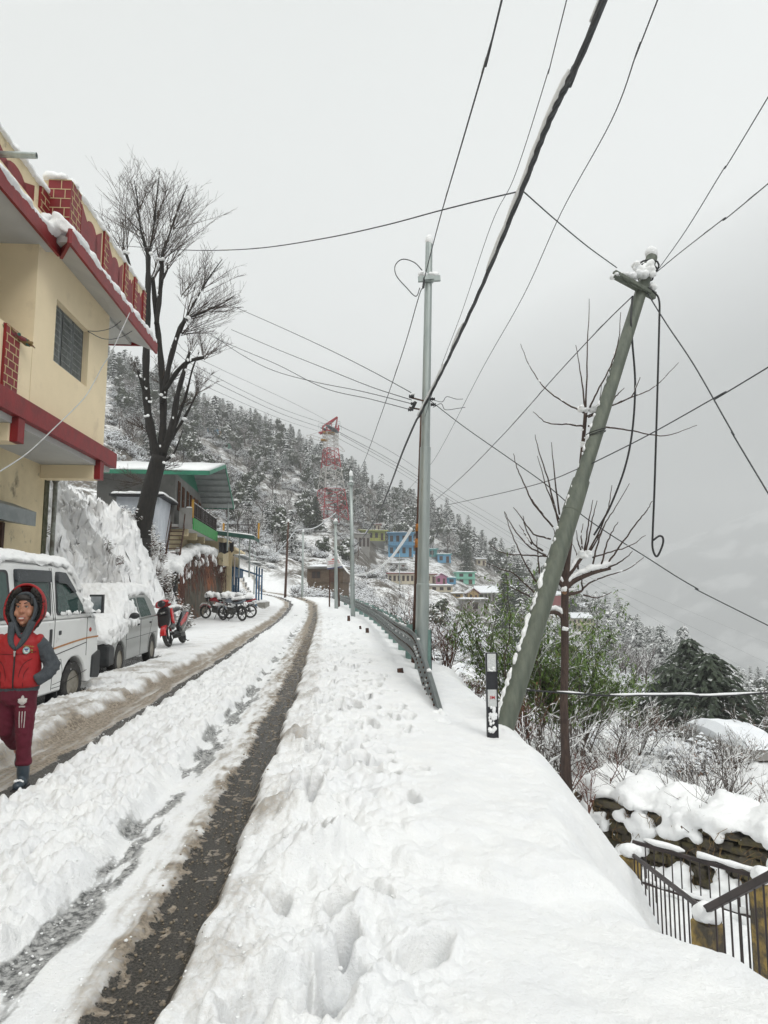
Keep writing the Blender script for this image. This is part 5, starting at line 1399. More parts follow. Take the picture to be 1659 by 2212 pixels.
def yellow_building():
    t = empty('cream_building', (-5.77, 14.0, 0), 'cream two storey building with oxblood trim and snow covered parapet', 'building', rz=R(3.51))
    # walls
    mb = MB()
    z0, z1 = 4.40, 7.16; wa, wb, wz0, wz1 = -2.62, -1.07, 5.42, 6.47
    mb.box2((-.24, -3.4, z0), (0, wa, z1)); mb.box2((-.24, wb, z0), (0, 0, z1)); mb.box2((-.24, wa, z0), (0, wb, wz0)); mb.box2((-.24, wa, wz1), (0, wb, z1))
    mb.box2((-8, -3.4, z0), (-.24, -3.2, z1)); mb.box2((-8, -.2, z0), (-.24, 0, z1)); mb.box2((-8.2, -14, z0), (-8, 0, z1)); mb.box2((-8, -14, z0), (-1.5, -3.42, z1 - .02))
    mb.box2((-8.2, -14, z1), (0, 0, z1 + .40))
    mb.build('upper_wall', CREAM, t)
    mb = MB(); mb.box2((-8.2, -14, -.3), (-.95, -5.9, 4.0)); mb.box2((-8.2, -5.9, 2.72), (-.95, -2.0, 4.0)); mb.box2((-8.2, -2.0, -.3), (-.95, -.3, 4.0)); mb.box2((-8.2, -5.9, -.3), (-1.15, -2.0, 2.72))
    mb.build('lower_wall', CREAMS, t)
    mb = MB(); mb.box2((-8.2, -14, 4.0), (.10, .15, 4.15)); mb.box2((-8.2, -14, 4.15), (0.10, .15, 4.398)); mb.build('floor_slab', SOFFIT, t)
    mb = MB(); mb.box2((.10, -14, 4.10), (.22, .22, 4.42)); mb.box2((-.9, .15, 4.10), (.10, .22, 4.42)); mb.build('ledge_band', REDP, t, bevel=.008)
    for s in (-.55, -4.0, -7.4):
        mb = MB(); mb.box2((-.95, s - .17, 3.72), (.08, s + .12, 3.998)); mb.build('beam', CREAM, t, bevel=.006)
        mb = MB(); mb.box2((.08, s - .13, 3.72), (.20, s + .08, 4.098)); mb.build('beam_end', REDP, t, bevel=.006)
    # window
    wn = MB(); wn.box2((-.20, wa, wz0), (-.18, wb, wz1)); wf = wn.build('window', DARKGL, t)
    fr = MB(); 
    for s in (wa + .03, wa + .47, wa + .53, wb - .53, wb - .47, wb - .03): fr.box2((-.179, s - .03, wz0), (-.12, s + .03, wz1))
    for z in (wz0 + .03, wz1 - .03): fr.box2((-.17, wa + .06, z - .03), (-.125, wb - .06, z + .03))
    fr.build('frame', FRAMEG, wf)
    gr = MB()
    for i in range(3):
        a_ = wa + .06 + i * .505; b_ = a_ + .41
        for k in range(8): 
            s = a_ + (k + .5) * (b_ - a_) / 8; gr.box2((-.118, s - .0035, wz0), (-.110, s + .0035, wz1))
        for k in range(9):
            z = wz0 + (k + .7) * (wz1 - wz0) / 9.4; gr.box2((-.109, a_, z - .003), (-.102, b_, z + .003))
    gr.build('grille', pm('grille_bars', (.42, .45, .43), (.3, .32, .31), scale=20, rough=.5), wf)
    # sloping shade and parapet: right section, left section
    def shade(ai, ao, s0, s1, zi, zo, skew, name):
        pr = MB(); 
        P8 = [(ai, s0 + skew, zi - .24), (ao, s0, zo), (ao, s1, zo), (ai, s1, zi - .24), (ai, s0 + skew, zi), (ao, s0, zo + .06), (ao, s1, zo + .06), (ai, s1, zi)]
        pr.add(P8, [(0, 1, 2, 3), (7, 6, 5, 4), (0, 4, 5, 1), (1, 5, 6, 2), (2, 6, 7, 3), (3, 7, 4, 0)]); return pr
    sh = shade(0.002, .56, -3.62, 1.5, 7.42, 6.97, .5, ''); sh.box2((-8.2, .002, 7.12), (0, 1.5, 7.20)); sh.build('sun_shade', SOFFIT, t)
    sh = MB(); sh.box2((-1.2, -14, 7.02), (.20, -3.14, 7.10)); sh.build('sun_shade', SOFFIT, t)
    mb = MB(); mb.box2((.562, -3.66, 6.93), (.61, 1.54, 7.16)); mb.box2((-8, 1.502, 7.10), (.56, 1.545, 7.19)); mb.bar((.61, -3.66, 7.045), (.24, -3.1, 7.045), .05, .228); mb.build('shade_edge', REDP, t)
    mb = MB(); mb.box2((.202, -14, 6.94), (.25, -3.16, 7.17)); mb.build('shade_edge', REDP, t)
    # parapets
    mb = MB(); mb.box2((.07, -2.94, 7.44), (.25, 1.55, 8.34)); mb.box2((-8, 1.40, 7.44), (.07, 1.55, 8.34)); mb.box2((-.28, -14, 7.18), (-.10, -2.96, 8.06)); mb.box2((-.28, -2.94, 7.44), (.07, -2.80, 8.34))
    mb.box2((-8.2, -14, 7.561), (-.28, 1.4, 7.60))
    mb.build('parapet', CREAMS, t)
    rp = MB(); ln = MB()
    pil = [(-2.94, -2.52), (-1.30, -1.06), (-.02, .20), (.68, .86), (1.36, 1.555)]
    for a_, b_ in pil: q_ = MB(); q_.box2((.252, a_, 7.46), (.29, b_, 8.335)); q_.build('brick_pilaster', REDP, t); brick_lines(ln, .291, 0, a_, b_, 7.46, 8.33, 'a', 7)
    rp.box2((-.098, -2.985, 7.20), (.29, -2.944, 8.335)); brick_lines(ln, -.098, .29, -2.986, 0, 7.22, 8.33, 's', 7)
    rp.box2((-.098, -3.32, 7.20), (-.06, -2.986, 8.05)); brick_lines(ln, -.059, 0, -3.32, -2.99, 7.2, 8.04, 'a', 7)
    rp.build('brick_pilaster', REDP, t); ln.build('mortar_lines', pm('mortar_yellow', (.60, .48, .27), (.52, .42, .24), scale=10, rough=.8), t)
    for a_, b_ in ((-2.40, -1.42), (-.96, -.12), (.28, .60), (.93, 1.30)):
        m = MB(); motif(m, .251, a_ - .02, b_ + .02, 7.47, 8.24); m.build('painted_ornament', REDP, t)
    m = MB(); motif(m, -.099, -4.75, -3.50, 7.30, 7.92); m.build('painted_ornament', REDP, t)
    # balcony
    mb = MB(); mb.box2((-.14, -14, 4.42), (0, -3.42, 5.42)); mb.build('balcony_wall', CREAM, t)
    mb = MB(); mb.box2((.002, -4.35, 4.44), (.045, -3.92, 5.40)); mb.build('brick_pilaster', REDP, t)
    mb = MB(); brick_lines(mb, .046, 0, -4.35, -3.92, 4.46, 5.38, 'a', 8); mb.build('mortar_lines', MATS['mortar_yellow'], t)
    m = MB(); motif(m, .001, -5.7, -4.5, 4.56, 5.28); m.build('painted_ornament', REDP, t)
    # shutter, awning box, pipe
    mb = MB(); mb.prism([(-.95 + .0, 3.08), (-.95, 2.72), (-.52, 2.66), (-.52, 2.92)], -6.2, -1.75, 'y'); mb.build('shutter_box', GREYM, t)
    mb = MB()
    for k in range(24): mb.box2((-1.148, -5.9, 2.70 - k * .115 - .10), (-1.10, -2.0, 2.70 - k * .115 - .012))
    mb.build('roller_shutter', pm('shutter_grey', (.30, .31, .29), (.22, .22, .20), scale=3, rough=.5, metal=.2), t, bevel=.012)
    mb = MB(); mb.box2((-1.10, -2.09, -.2), (-.94, -2.0, 2.70)); mb.build('shutter_guide', RUST, t)
    mb = MB(); mb.tube([(-.85, -.22, -.2), (-.85, -.22, 3.6), (-.85, -.22, 3.95)], .045, 10); mb.ell((-.85, -.22, 3.85), (.09, .09, .16), 8, 6, None, 0, .2); mb.build('drain_pipe', pm('pipe_dirty', (.33, .36, .33), (.12, .11, .09), scale=6, rough=.6), t, smooth=True)
    mb = MB(); mb.box2((-.949, -.5, -.2), (-.93, -.31, 3.9)); mb.build('damp_strip', pm('damp', (.13, .12, .08), (.05, .06, .03), scale=9, rough=.95), t)
    mb = MB(); mb.lathe([(.045, -.3), (.045, .32), (.036, .32), (.036, -.28)], (0.12, -4.6, 7.74), 'x', 14); mb.build('drain_spout', GALV, t, smooth=True, auto=40)
    # snow
    sn = MB()
    snow_strip(sn, (.16, -2.9, 8.34), (.16, 1.55, 8.34), .30, .11, 1); snow_strip(sn, (-.19, -14, 8.06), (-.19, -2.98, 8.06), .32, .12, 2); snow_strip(sn, (-.2, -2.92, 8.36), (.2, -2.92, 8.36), .30, .12, 3)
    snow_strip(sn, (-4, 1.48, 8.34), (.2, 1.48, 8.34), .26, .10, 13)
    # layer on the sloping shade
    rnd = random.Random(5); n = 44; rg = []
    for i in range(n + 1):
        s = -3.55 + 5.0 * i / n; j_ = rnd.uniform(-.02, .03)
        rg.append([(.26, s, 7.40), (.26, s, 7.50 + j_), (.38, s, 7.43 + j_), (.52, s, 7.29 + j_), (.615 + j_ * .6, s, 7.215 + j_), (.625 + j_ * .6, s, 7.16), (.58, s, 7.10), (.4, s, 7.2)])
    sn.rings(rg)
    rg = []
    for i in range(n + 1):
        s = -12 + 8.86 * i / n; j_ = rnd.uniform(-.02, .03)
        rg.append([(-.09, s, 7.13), (-.09, s, 7.28 + j_), (.10, s, 7.29 + j_), (.22, s, 7.26 + j_), (.27 + j_, s, 7.20), (.262, s, 7.16), (.2, s, 7.11)])
    sn.rings(rg)
    lumps(sn, (.22, -3.35, 7.26), .13, 16, (.16, .30, .14), 4, .8); lumps(sn, (.05, -3.25, 7.40), .12, 8, (.10, .2, .12), 6, .8)
    snow_build(sn, t, .024, .4, world=False)
yellow_building()
def settle():
    t = bpy.data.objects['cream_building']; t.location.x -= .19
    for o in t.children_recursive:
        me = o.data; n = len(me.vertices); co = np.empty(n * 3); me.vertices.foreach_get('co', co); co = co.reshape(-1, 3)
        co[:, 2] = np.where(co[:, 2] > 4.45, 4.45 + (co[:, 2] - 4.45) * 1.083, co[:, 2]); me.vertices.foreach_set('co', co.ravel()); me.update()
settle()
def rags():
    o = P(20, 712, 9.8); mb = MB(); rnd = random.Random(2)
    cols = [pm('rag_green', (.05, .16, .12), (.03, .1, .08), scale=9, rough=.9), pm('rag_red', (.25, .05, .05), (.15, .03, .04), scale=9, rough=.9), pm('rag_ochre', (.25, .17, .06), (.16, .1, .04), scale=9, rough=.9)]
    a = P(-10, 700, 9.6) ; b = P(64, 746, 10.3)
    for k in range(9):
        pts = [a.lerp(b, q) + Vector((rnd.uniform(0, .09), rnd.uniform(-.05, .05), rnd.uniform(-.03, .05) - .015 * q)) for q in [i / 7 for i in range(8)]]
        mb.tube(pts, [rnd.uniform(.012, .03) for _ in range(7)] + [.008], 6, k % 3)
    o = mb.build('rag_bundle', cols, smooth=True); tag(o, 'bundle of coloured rags hanging over the cream balcony edge', 'cloth')
rags()
wire('wire', [(190, 715, 12.8), (215, 715, 13.2), (245, 706, 13.6), (278, 678, 14.4)], .007, 'upper short loop of wire from the grilled window corner', group='wires at the grilled window')
wire('wire', [(190, 716, 12.8), (225, 732, 13.4), (262, 728, 14), (303, 703, 14.8)], .007, 'lower drooping wire from the grilled window corner to the eave', group='wires at the grilled window')
wire('wire', [(280, 676, 13.2), (262, 715, 12.6), (240, 762, 12.2), (222, 790, 12.0), (205, 822, 11.8), (180, 862, 11.4), (120, 922, 10.6), (60, 978, 9.8), (0, 1018, 9.2), (-30, 1035, 9)], .010, 'pale slack cable hanging across the cream wall', mat=WIREW)

GREENP = pm('green_sheet', (.030, .22, .13), (.022, .16, .10), scale=2, rough=.5)
GREENB = pm('bright_green', (.045, .30, .07), (.03, .20, .05), scale=4, rough=.6, c3=(.02, .09, .04), c3scale=3, c3lim=(.6, .7))
GREYW = pm('cement_wall', (.27, .265, .25), (.20, .195, .185), scale=1.3, rough=.9, c3=(.12, .115, .10), c3scale=1.2, c3lim=(.56, .75))
SHEETU = pm('sheet_underside', (.36, .38, .38), (.28, .30, .30), scale=3, rough=.5, metal=.3)
YELP = pm('mustard_paint', (.50, .27, .03), (.36, .19, .03), scale=7, rough=.6)
BLUEP = pm('blue_paint', (.04, .14, .27), (.025, .085, .17), scale=5, rough=.55, c3=(.10, .07, .05), c3scale=4, c3lim=(.62, .72))
def green_building():
    t = empty('green_roofed_building', (-8.24, 29.0, 0), 'unfinished grey building with green sheet gable roof and railed balcony', 'building', rz=R(5.9))
    mb = MB(); mb.box2((-4.2, .2, 4.35), (-.9, 7.6, 6.6)); mb.build('upper_wall', GREYW, t)
    mb = MB(); mb.prism([(.2, 6.6), (7.6, 6.6), (7.6, 6.62), (3.9, 7.5), (.2, 6.72)], -4.2, -.9, 'x'); mb.build('gable', GREENP, t)
    mb = MB(); mb.box2((-5.2, .4, 2.0), (-1.1, 7.6, 4.15)); mb.build('lower_wall', CREAMS, t)
    mb = MB(); mb.box2((-5.2, .0, 4.15), (-.06, 7.2, 4.345)); mb.build('floor_slab', SOFFIT, t)
    mb = MB(); mb.box2((-.058, -.02, 4.12), (.0, 7.2, 4.62)); mb.build('slab_edge', GREENB, t)
    for s in (.15, 2.4, 4.6): 
        mb = MB(); mb.box2((-1.1, s, 3.85), (-.30, s + .25, 4.148)); mb.build('beam', CREAMS, t)
    mb = MB(); mb.box2((-.62, -.12, 4.15), (-.08, .0, 5.05)); mb.box2((-.62, .0, 4.35), (-.50, .8, 5.05)); mb.build('balcony_wall', GREYW, t)
    rl = MB(); rl.box2((-.10, .05, 5.28), (-.06, 7.2, 5.32)); rl.box2((-.10, .05, 4.72), (-.06, 7.2, 4.75))
    for k in range(60): rl.box2((-.085, .1 + k * .12, 4.62), (-.07, .115 + k * .12, 5.28))
    for k in range(6): rl.box2((-.11, .9 + k * 1.2, 4.62), (-.05, .96 + k * 1.2, 5.36))
    rl.build('balcony_railing', DARKMET, t)
    mb = MB(); mb.box2((-.12, -.08, 4.62), (-.03, .02, 5.42)); mb.build('yellow_post', YELP, t)
    for i, (s, w, zb, zt) in enumerate([(.75, .42, 5.05, 6.35), (1.75, .40, 4.36, 6.25), (2.85, .45, 5.1, 6.2), (3.75, .4, 5.1, 6.15), (4.7, .4, 5.1, 6.15), (5.45, .35, 4.36, 6.15), (6.3, .35, 5.1, 6.1)]):
        f = MB(); f.box2((-.90, s, zb), (-.885, s + w, zt)); 
        nm = 'door' if zb < 4.5 else 'window'
        w_ = f.build(nm, DARKGL if nm == 'window' else WOODR, t)
        f = MB()
        for q in (s, s + w / 2 - .02, s + w - .04): f.box2((-.884, q, zb), (-.85, q + .045, zt))
        for z in (zb, zt - .04, zb + (zt - zb) * .65): f.box2((-.882, s + .05, z), (-.855, s + w - .045, z + .045))
        f.build('frame', WOODR, w_)
    # roof: ridge across the building, near slope towards the camera
    # corners: near eave s=-1.1 z6.42, ridge s=3.9 z7.62, far eave s=7.8 z6.0
    EX = .72
    def slope(s0, z0, s1, z1, a0, a1, name, mats):
        a1 = EX
        mb = MB(); th = .05
        mb.add([(a0, s0, z0), (a1, s0, z0), (a1, s1, z1), (a0, s1, z1), (a0, s0, z0 - th), (a1, s0, z0 - th), (a1, s1, z1 - th), (a0, s1, z1 - th)], [(0, 1, 2, 3), (7, 6, 5, 4), (0, 4, 5, 1), (1, 5, 6, 2), (2, 6, 7, 3), (3, 7, 4, 0)])
        nr = int(abs(s1 - s0) / .62)
        for k in range(1, nr + 1):
            q = k / (nr + 1); s = s0 + (s1 - s0) * q; z = z0 + (z1 - z0) * q
            mb.box2((-.9, s - .03, z - th - .085), (a1 - .02, s + .03, z - th - .003))
        for k in range(int((a1 + .9) / .26)):
            a = -.9 + k * .26; mb.bar((a, s0 + (s1 - s0) * .02, z0 - th - .02), (a, s1 - (s1 - s0) * .02, z1 - th - .02), .03, .03)
        return mb.build(name, mats, t)
    slope(-1.1, 6.45, 3.9, 7.66, -5.8, 1.28, 'roof_slope', SHEETU); slope(3.9, 7.66, 7.8, 6.05, -5.8, 1.28, 'roof_slope', SHEETU)
    mb = MB(); mb.bar((-5.8, -1.12, 6.42), (EX + .02, -1.12, 6.42), .04, .18); mb.bar((EX + .025, -1.12, 6.42), (EX + .025, 3.9, 7.63), .04, .16); mb.bar((EX + .025, 3.9, 7.63), (EX + .025, 7.82, 6.02), .04, .16); mb.bar((-5.8, 7.83, 6.02), (EX + .02, 7.83, 6.02), .04, .14)
    mb.build('roof_edge', GREENP, t)
    mb = MB(); mb.tube([(.55, 7.0, 3.6), (.55, 7.0, 6.25)], .035, 8); mb.build('roof_post', GALV, t)
    sn = MB()
    for s0, z0, s1, z1 in ((-1.08, 6.46, 3.9, 7.66), (3.9, 7.66, 7.7, 6.1)):
        rg = []
        for i in range(13):
            a = -5.8 + (5.8 + EX - .03) * i / 12; k = .14 + .02 * math.sin(i * 2.1)
            rg.append([(a, s0, z0), (a, s0 - (.03 if s0 < 0 else 0), z0 + k * .7), (a, s0 + .15, z0 + k), (a, s1, z1 + k), (a, s1, z1)])
        sn.rings(rg)
    snow_strip(sn, (-.08, .1, 5.32), (-.08, 7.1, 5.32), .05, .03, 4); snow_strip(sn, (-.35, -.06, 5.05), (-.1, -.06, 5.05), .14, .05, 5)
    sn.build('snow', SNOW, t, smooth=True)
    # porch: lower sheet roof beyond, with railing on top and washing under it
    pr = MB(); pr.add([(-1.0, 7.2, 4.75), (1.9, 7.2, 4.45), (1.9, 10.5, 4.5), (-1.0, 10.5, 4.8), (-1.0, 7.2, 4.70), (1.9, 7.2, 4.40), (1.9, 10.5, 4.45), (-1.0, 10.5, 4.75)], [(0, 1, 2, 3), (7, 6, 5, 4), (0, 4, 5, 1), (1, 5, 6, 2), (2, 6, 7, 3), (3, 7, 4, 0)])
    pr.build('porch_roof', SHEETU, t)
    pr = MB(); pr.bar((-.06, 7.17, 4.58), (1.93, 7.17, 4.33), .04, .22); pr.bar((1.93, 7.17, 4.33), (1.93, 10.5, 4.38), .04, .2); pr.build('porch_edge', pm('dark_green', (.02, .09, .065), (.015, .06, .05), scale=4, rough=.6), t)
    pr = MB(); pr.box2((-3, 8.4, 2.9), (.15, 12.5, 4.42)); pr.build('porch_wall', CREAMS, t)
    pr = MB(); pr.tube([(1.7, 7.4, 2.2), (1.7, 7.4, 4.35)], .04, 8); pr.tube([(1.15, 7.4, 2.2), (1.15, 7.4, 4.38)], .03, 8); pr.build('porch_post', GALV, t)
    pr = MB(); pr.box2((-.1, 10.2, 5.30), (1.9, 10.24, 5.34)); pr.box2((-.1, 10.2, 4.95), (1.9, 10.24, 4.98))
    for k in range(16): pr.box2((-.05 + k * .125, 10.21, 4.7), (-.035 + k * .125, 10.225, 5.3))
    pr.build('porch_railing', DARKMET, t)
    pr = MB(); pr.box2((-.15, 10.1, 4.6), (-.05, 10.25, 5.4)); pr.box2((1.88, 10.1, 4.5), (1.98, 10.25, 5.42)); pr.build('yellow_post', YELP, t)
    sn = MB(); snow_strip(sn, (-.4, 7.5, 4.70), (1.85, 7.5, 4.46), .6, .09, 8); snow_strip(sn, (-.4, 9.3, 4.8), (1.85, 9.3, 4.5), 2.2, .10, 9); sn.build('snow', SNOW, t, smooth=True)
    # stairs up to the balcony
    st = MB()
    for k in range(7): st.box2((-.95, -.75 + k * .11, 3.05 + k * .19), (-.42, -.60 + k * .11, 3.08 + k * .19))
    st.bar((-.97, -.85, 2.95), (-.97, .02, 4.42), .04, .12); st.bar((-.40, -.85, 2.95), (-.40, .02, 4.42), .04, .12)
    st.build('steps', RUST, t)
    st = MB(); st.tube([(-1.0, -.8, 3.1), (-1.0, -.8, 3.7), (-1.0, .02, 5.15)], .022, 6); st.tube([(-.38, -.8, 3.0), (-.38, .02, 5.1)], .022, 6); st.build('step_rail', RUST, t)
green_building()
def washing():
    c = P(489, 1180, 36.4); mb = MB(); rnd = random.Random(1)
    for i, (dx, w, h) in enumerate(((-.42, .52, .62), (.14, .24, .55))):
        n = 8; rg = []
        for k in range(n + 1):
            x = c.x + dx + w * k / n; y = c.y + .03 * math.sin(k * 1.9)
            rg.append([(x, y, c.z + .25 - .05 * math.sin(k / n * 3.1)), (x, y + .015, c.z + .25 - .05 * math.sin(k / n * 3.1)), (x + .02, y + .03, c.z + .25 - h + .05 * math.sin(k)), (x + .02, y + .015, c.z + .25 - h + .05 * math.sin(k))])
        mb.rings(rg)
    o = mb.build('washing', BLK); tag(o, 'dark clothes hung to dry under the porch roof', 'clothes')
washing()
def hut():
    t = empty('white_hut', (-9.35, 26.6, 3.45), 'small whitewashed hut with dark door behind the bare tree trunk', 'hut', rz=R(6))
    W = pm('whitewash', (.62, .65, .70), (.50, .53, .58), scale=2, rough=.9, c3=(.25, .25, .25), c3scale=3, c3lim=(.66, .8))
    mb = MB(); mb.box2((-1.3, 0, -.4), (.35, 2.2, 1.75)); mb.build('wall', W, t)
    mb = MB(); mb.box2((-.02, -.02, -.1), (.13, 0, 1.35)); mb.build('door', BLK, t)
    mb = MB(); mb.box2((-1.5, -.35, 1.75), (.6, 2.5, 1.83)); mb.build('roof', BLK, t)
    mb = MB(); snow_strip(mb, (-1.5, .2, 1.83), (.6, .2, 1.83), 1.2, .15, 3); snow_strip(mb, (-1.5, 1.6, 1.83), (.6, 1.6, 1.83), 1.8, .15, 4); mb.build('snow', SNOW, t, smooth=True)
hut()
def retaining_wall():
    Wm = pm('mossy_wall', (.115, .10, .075), (.050, .046, .036), scale=3, rough=.95, bump=.8, bscale=8, c3=(.26, .085, .03), c3scale=.55, c3lim=(.54, .62), stretch=(1, 1, .45))
    t = empty('retaining_wall', (-8.6, 28, 0), 'high mossy rust stained retaining wall behind the parked motorcycles', 'wall')
    rg = []; rnd = random.Random(1); n = 60; m = 16
    base = [Vector((-8.25, 27.2, 0)), Vector((-8.6, 29, 0)), Vector((-8.95, 33, 0)), Vector((-9.25, 37, 0)), Vector((-9.35, 39.6, 0))]
    bp = smooth_pts(base, 15); mb = MB(); vs = []; fs = []
    for i, p in enumerate(bp):
        top = np.interp(p.y, [27, 29, 33, 36, 39.6], [2.3, 2.9, 3.45, 3.5, 3.35]); b0 = float(np.interp(p.y, [27, 33, 40], [.2, .1, .5]))
        for j in range(m + 1):
            z = b0 + (top - b0) * j / m; vs.append((p.x - .22 * j / m + .09 * float(vnoise(np.array(p.y * 2.), np.array(z * 2.), 3)), p.y, z))
        vs.append((p.x - 1.2, p.y, top))
    k = m + 2
    for i in range(len(bp) - 1):
        for j in range(k - 1): fs.append((i * k + j, (i + 1) * k + j, (i + 1) * k + j + 1, i * k + j + 1))
    mb.add(vs, fs); mb.build('wall', Wm, t, world=True, smooth=True, fixn=False)
    sn = MB(); vn = MB()
    for i in range(0, len(bp) - 1):
        p = bp[i]; top = float(np.interp(p.y, [27, 29, 33, 36, 39.6], [2.3, 2.9, 3.45, 3.5, 3.35]))
        for q in range(3):
            s = rnd.uniform(.16, .34); sn.ell((p.x - .05 - rnd.random() * .5, p.y + rnd.uniform(-.1, .1), top + rnd.uniform(-.05, .15)), (s, s * 1.2, s * .7), 9, 6, None, 0, .10, i * 3 + q)
        if rnd.random() < .5: sn.ell((p.x + .0, p.y, top - rnd.uniform(.2, .9) * (1 if rnd.random() < .5 else .4)), (.10, .16, .20), 8, 6, None, 0, .15, i)
    for i in range(420):
        p = rnd.choice(bp); top = float(np.interp(p.y, [27, 29, 33, 36, 39.6], [2.3, 2.9, 3.45, 3.5, 3.35])); o = Vector((p.x - .05, p.y + rnd.uniform(-.2, .2), top - rnd.random() ** 1.5 * 1.3)); l = rnd.uniform(.2, .9)
        vn.tube([o, o + Vector((.10, rnd.uniform(-.1, .1), -.2 * l)), o + Vector((.14, rnd.uniform(-.2, .2), -l))], .010, 3)
    snow_build(sn, t, .05, .6); vn.build('hanging_stems', TWIGRED, t, world=True, fixn=False)
retaining_wall()
def shop():
    t = empty('blue_shop', (-9.2, 39.9, .72), 'small roadside shop with blue roller shutters and a propped awning', 'shop', rz=R(6))
    mb = MB(); mb.box2((-4, 0, -.5), (.15, .32, 3.2)); mb.box2((-4, .32, 1.95), (.0, 6, 3.2)); mb.box2((-4, 0, 3.2), (.35, 6, 3.34)); mb.build('wall', CREAMS, t)
    for i, s in enumerate((.35, 1.75, 4.4)):
        mb = MB()
        for k in range(18): mb.box2((-.15, s, 1.95 - k * .11 - .1), (-.09, s + 1.25, 1.95 - k * .11 - .012))
        mb.build('roller_shutter', pm('blue_shutter', (.20, .32, .42), (.14, .23, .31), scale=4, rough=.5), t)
    mb = MB(); mb.box2((-.2, 3.1, -.1), (-.12, 4.3, 1.95)); mb.build('door', pm('door_pink', (.32, .20, .15), (.2, .12, .09), scale=3, rough=.7), t)
    mb = MB(); mb.box2((-.14, .30, 1.60), (.25, 5.9, 2.2)); 
    for s in (.28, 1.65, 3.0, 4.3, 5.8): mb.box2((-.1, s, -.1), (.02, s + .09, 1.9))
    mb.build('shop_frame', BLUEP, t)
    mb = MB(); mb.add([(.2, .3, 2.95), (1.7, .9, 2.25), (1.7, 6.2, 2.25), (.2, 6, 2.95), (.2, .3, 2.91), (1.7, .9, 2.21), (1.7, 6.2, 2.21), (.2, 6, 2.91)], [(0, 1, 2, 3), (7, 6, 5, 4), (0, 4, 5, 1), (1, 5, 6, 2), (2, 6, 7, 3), (3, 7, 4, 0)]); mb.build('awning', SHEETU, t)
    for s in (1.6, 3.6, 6.0):
        mb = MB(); mb.box2((1.45, s, -.4), (1.55, s + .10, 2.25)); mb.build('awning_post', BLUEP, t)
    mb = MB(); mb.bar((.1, 1.7, 2.2), (1.5, 1.7, 1.75), .07, .10); mb.bar((1.5, 1.6, 1.72), (1.5, 6.1, 1.72), .07, .1); mb.build('awning_beam', BLUEP, t)
    mb = MB(); mb.box2((.28, .2, 1.1), (.30, .6, 2.9)); mb.build('hanging_banner', pm('banner_cloth', (.55, .55, .52), (.42, .30, .28), scale=5, rough=.9), t)
    mb = MB(); mb.box2((.05, 2.6, -.5), (2.0, 6.8, .0)); mb.box2((.6, 2.0, -.7), (1.9, 6.4, -.25)); mb.build('step', CONC, t, bevel=.02)
    sn = MB(); snow_strip(sn, (.5, .6, 2.86), (.5, 6.1, 2.86), .8, .10, 1); snow_strip(sn, (1.3, .9, 2.46), (1.3, 6.1, 2.46), .8, .10, 2); snow_strip(sn, (1.2, 3.0, .0), (1.2, 6.6, .0), 1.3, .16, 3); snow_strip(sn, (-1.5, .2, 3.34), (-1.5, 5.8, 3.34), 3, .15, 3)
    lumps(sn, (.15, .1, 3.36), .14, 8, (.2, .3, .05), 3)
    sn.build('snow', SNOW, t, smooth=True)
shop()
# ------------------------------------------------------------------ vehicles
def paint(name, c, rough=.25, c3=None):
    m = pm(name, c, tuple(q * .94 for q in c), scale=2, rough=rough, c3=c3, c3scale=6, c3lim=(.62, .8)); 
    m.node_tree.nodes['Principled BSDF'].inputs['Coat Weight'].default_value = .25
    return m
VANW = paint('white_car_paint', (.78, .79, .78), .3, (.50, .48, .44)); CARG = paint('silver_car_paint', (.30, .31, .30), .35, (.24, .23, .20))
TYRE = pm('tyre', (.022, .022, .022), (.05, .048, .044), scale=14, rough=.85, c3=(.6, .6, .6), c3scale=9, c3lim=(.66, .72))
STEELW = pm('steel_wheel', (.36, .34, .29), (.22, .20, .16), scale=8, rough=.5, metal=.3, c3=(.10, .08, .05), c3scale=6, c3lim=(.6, .75))
GLASS = pm('car_glass', (.035, .075, .065), (.022, .05, .045), scale=1.2, rough=.06)
PLASTB = pm('black_trim', (.018, .02, .022), (.03, .032, .034), scale=12, rough=.5)
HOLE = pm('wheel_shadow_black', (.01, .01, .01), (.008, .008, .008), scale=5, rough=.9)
def arch(cy, r, z0, n=12):
    """points of a wheel arch from rear to front along the sill"""
    return [(cy + r * math.cos(math.pi - math.pi * i / n), z0 + (r + .02) * math.sin(math.pi * i / n)) for i in range(n + 1)]
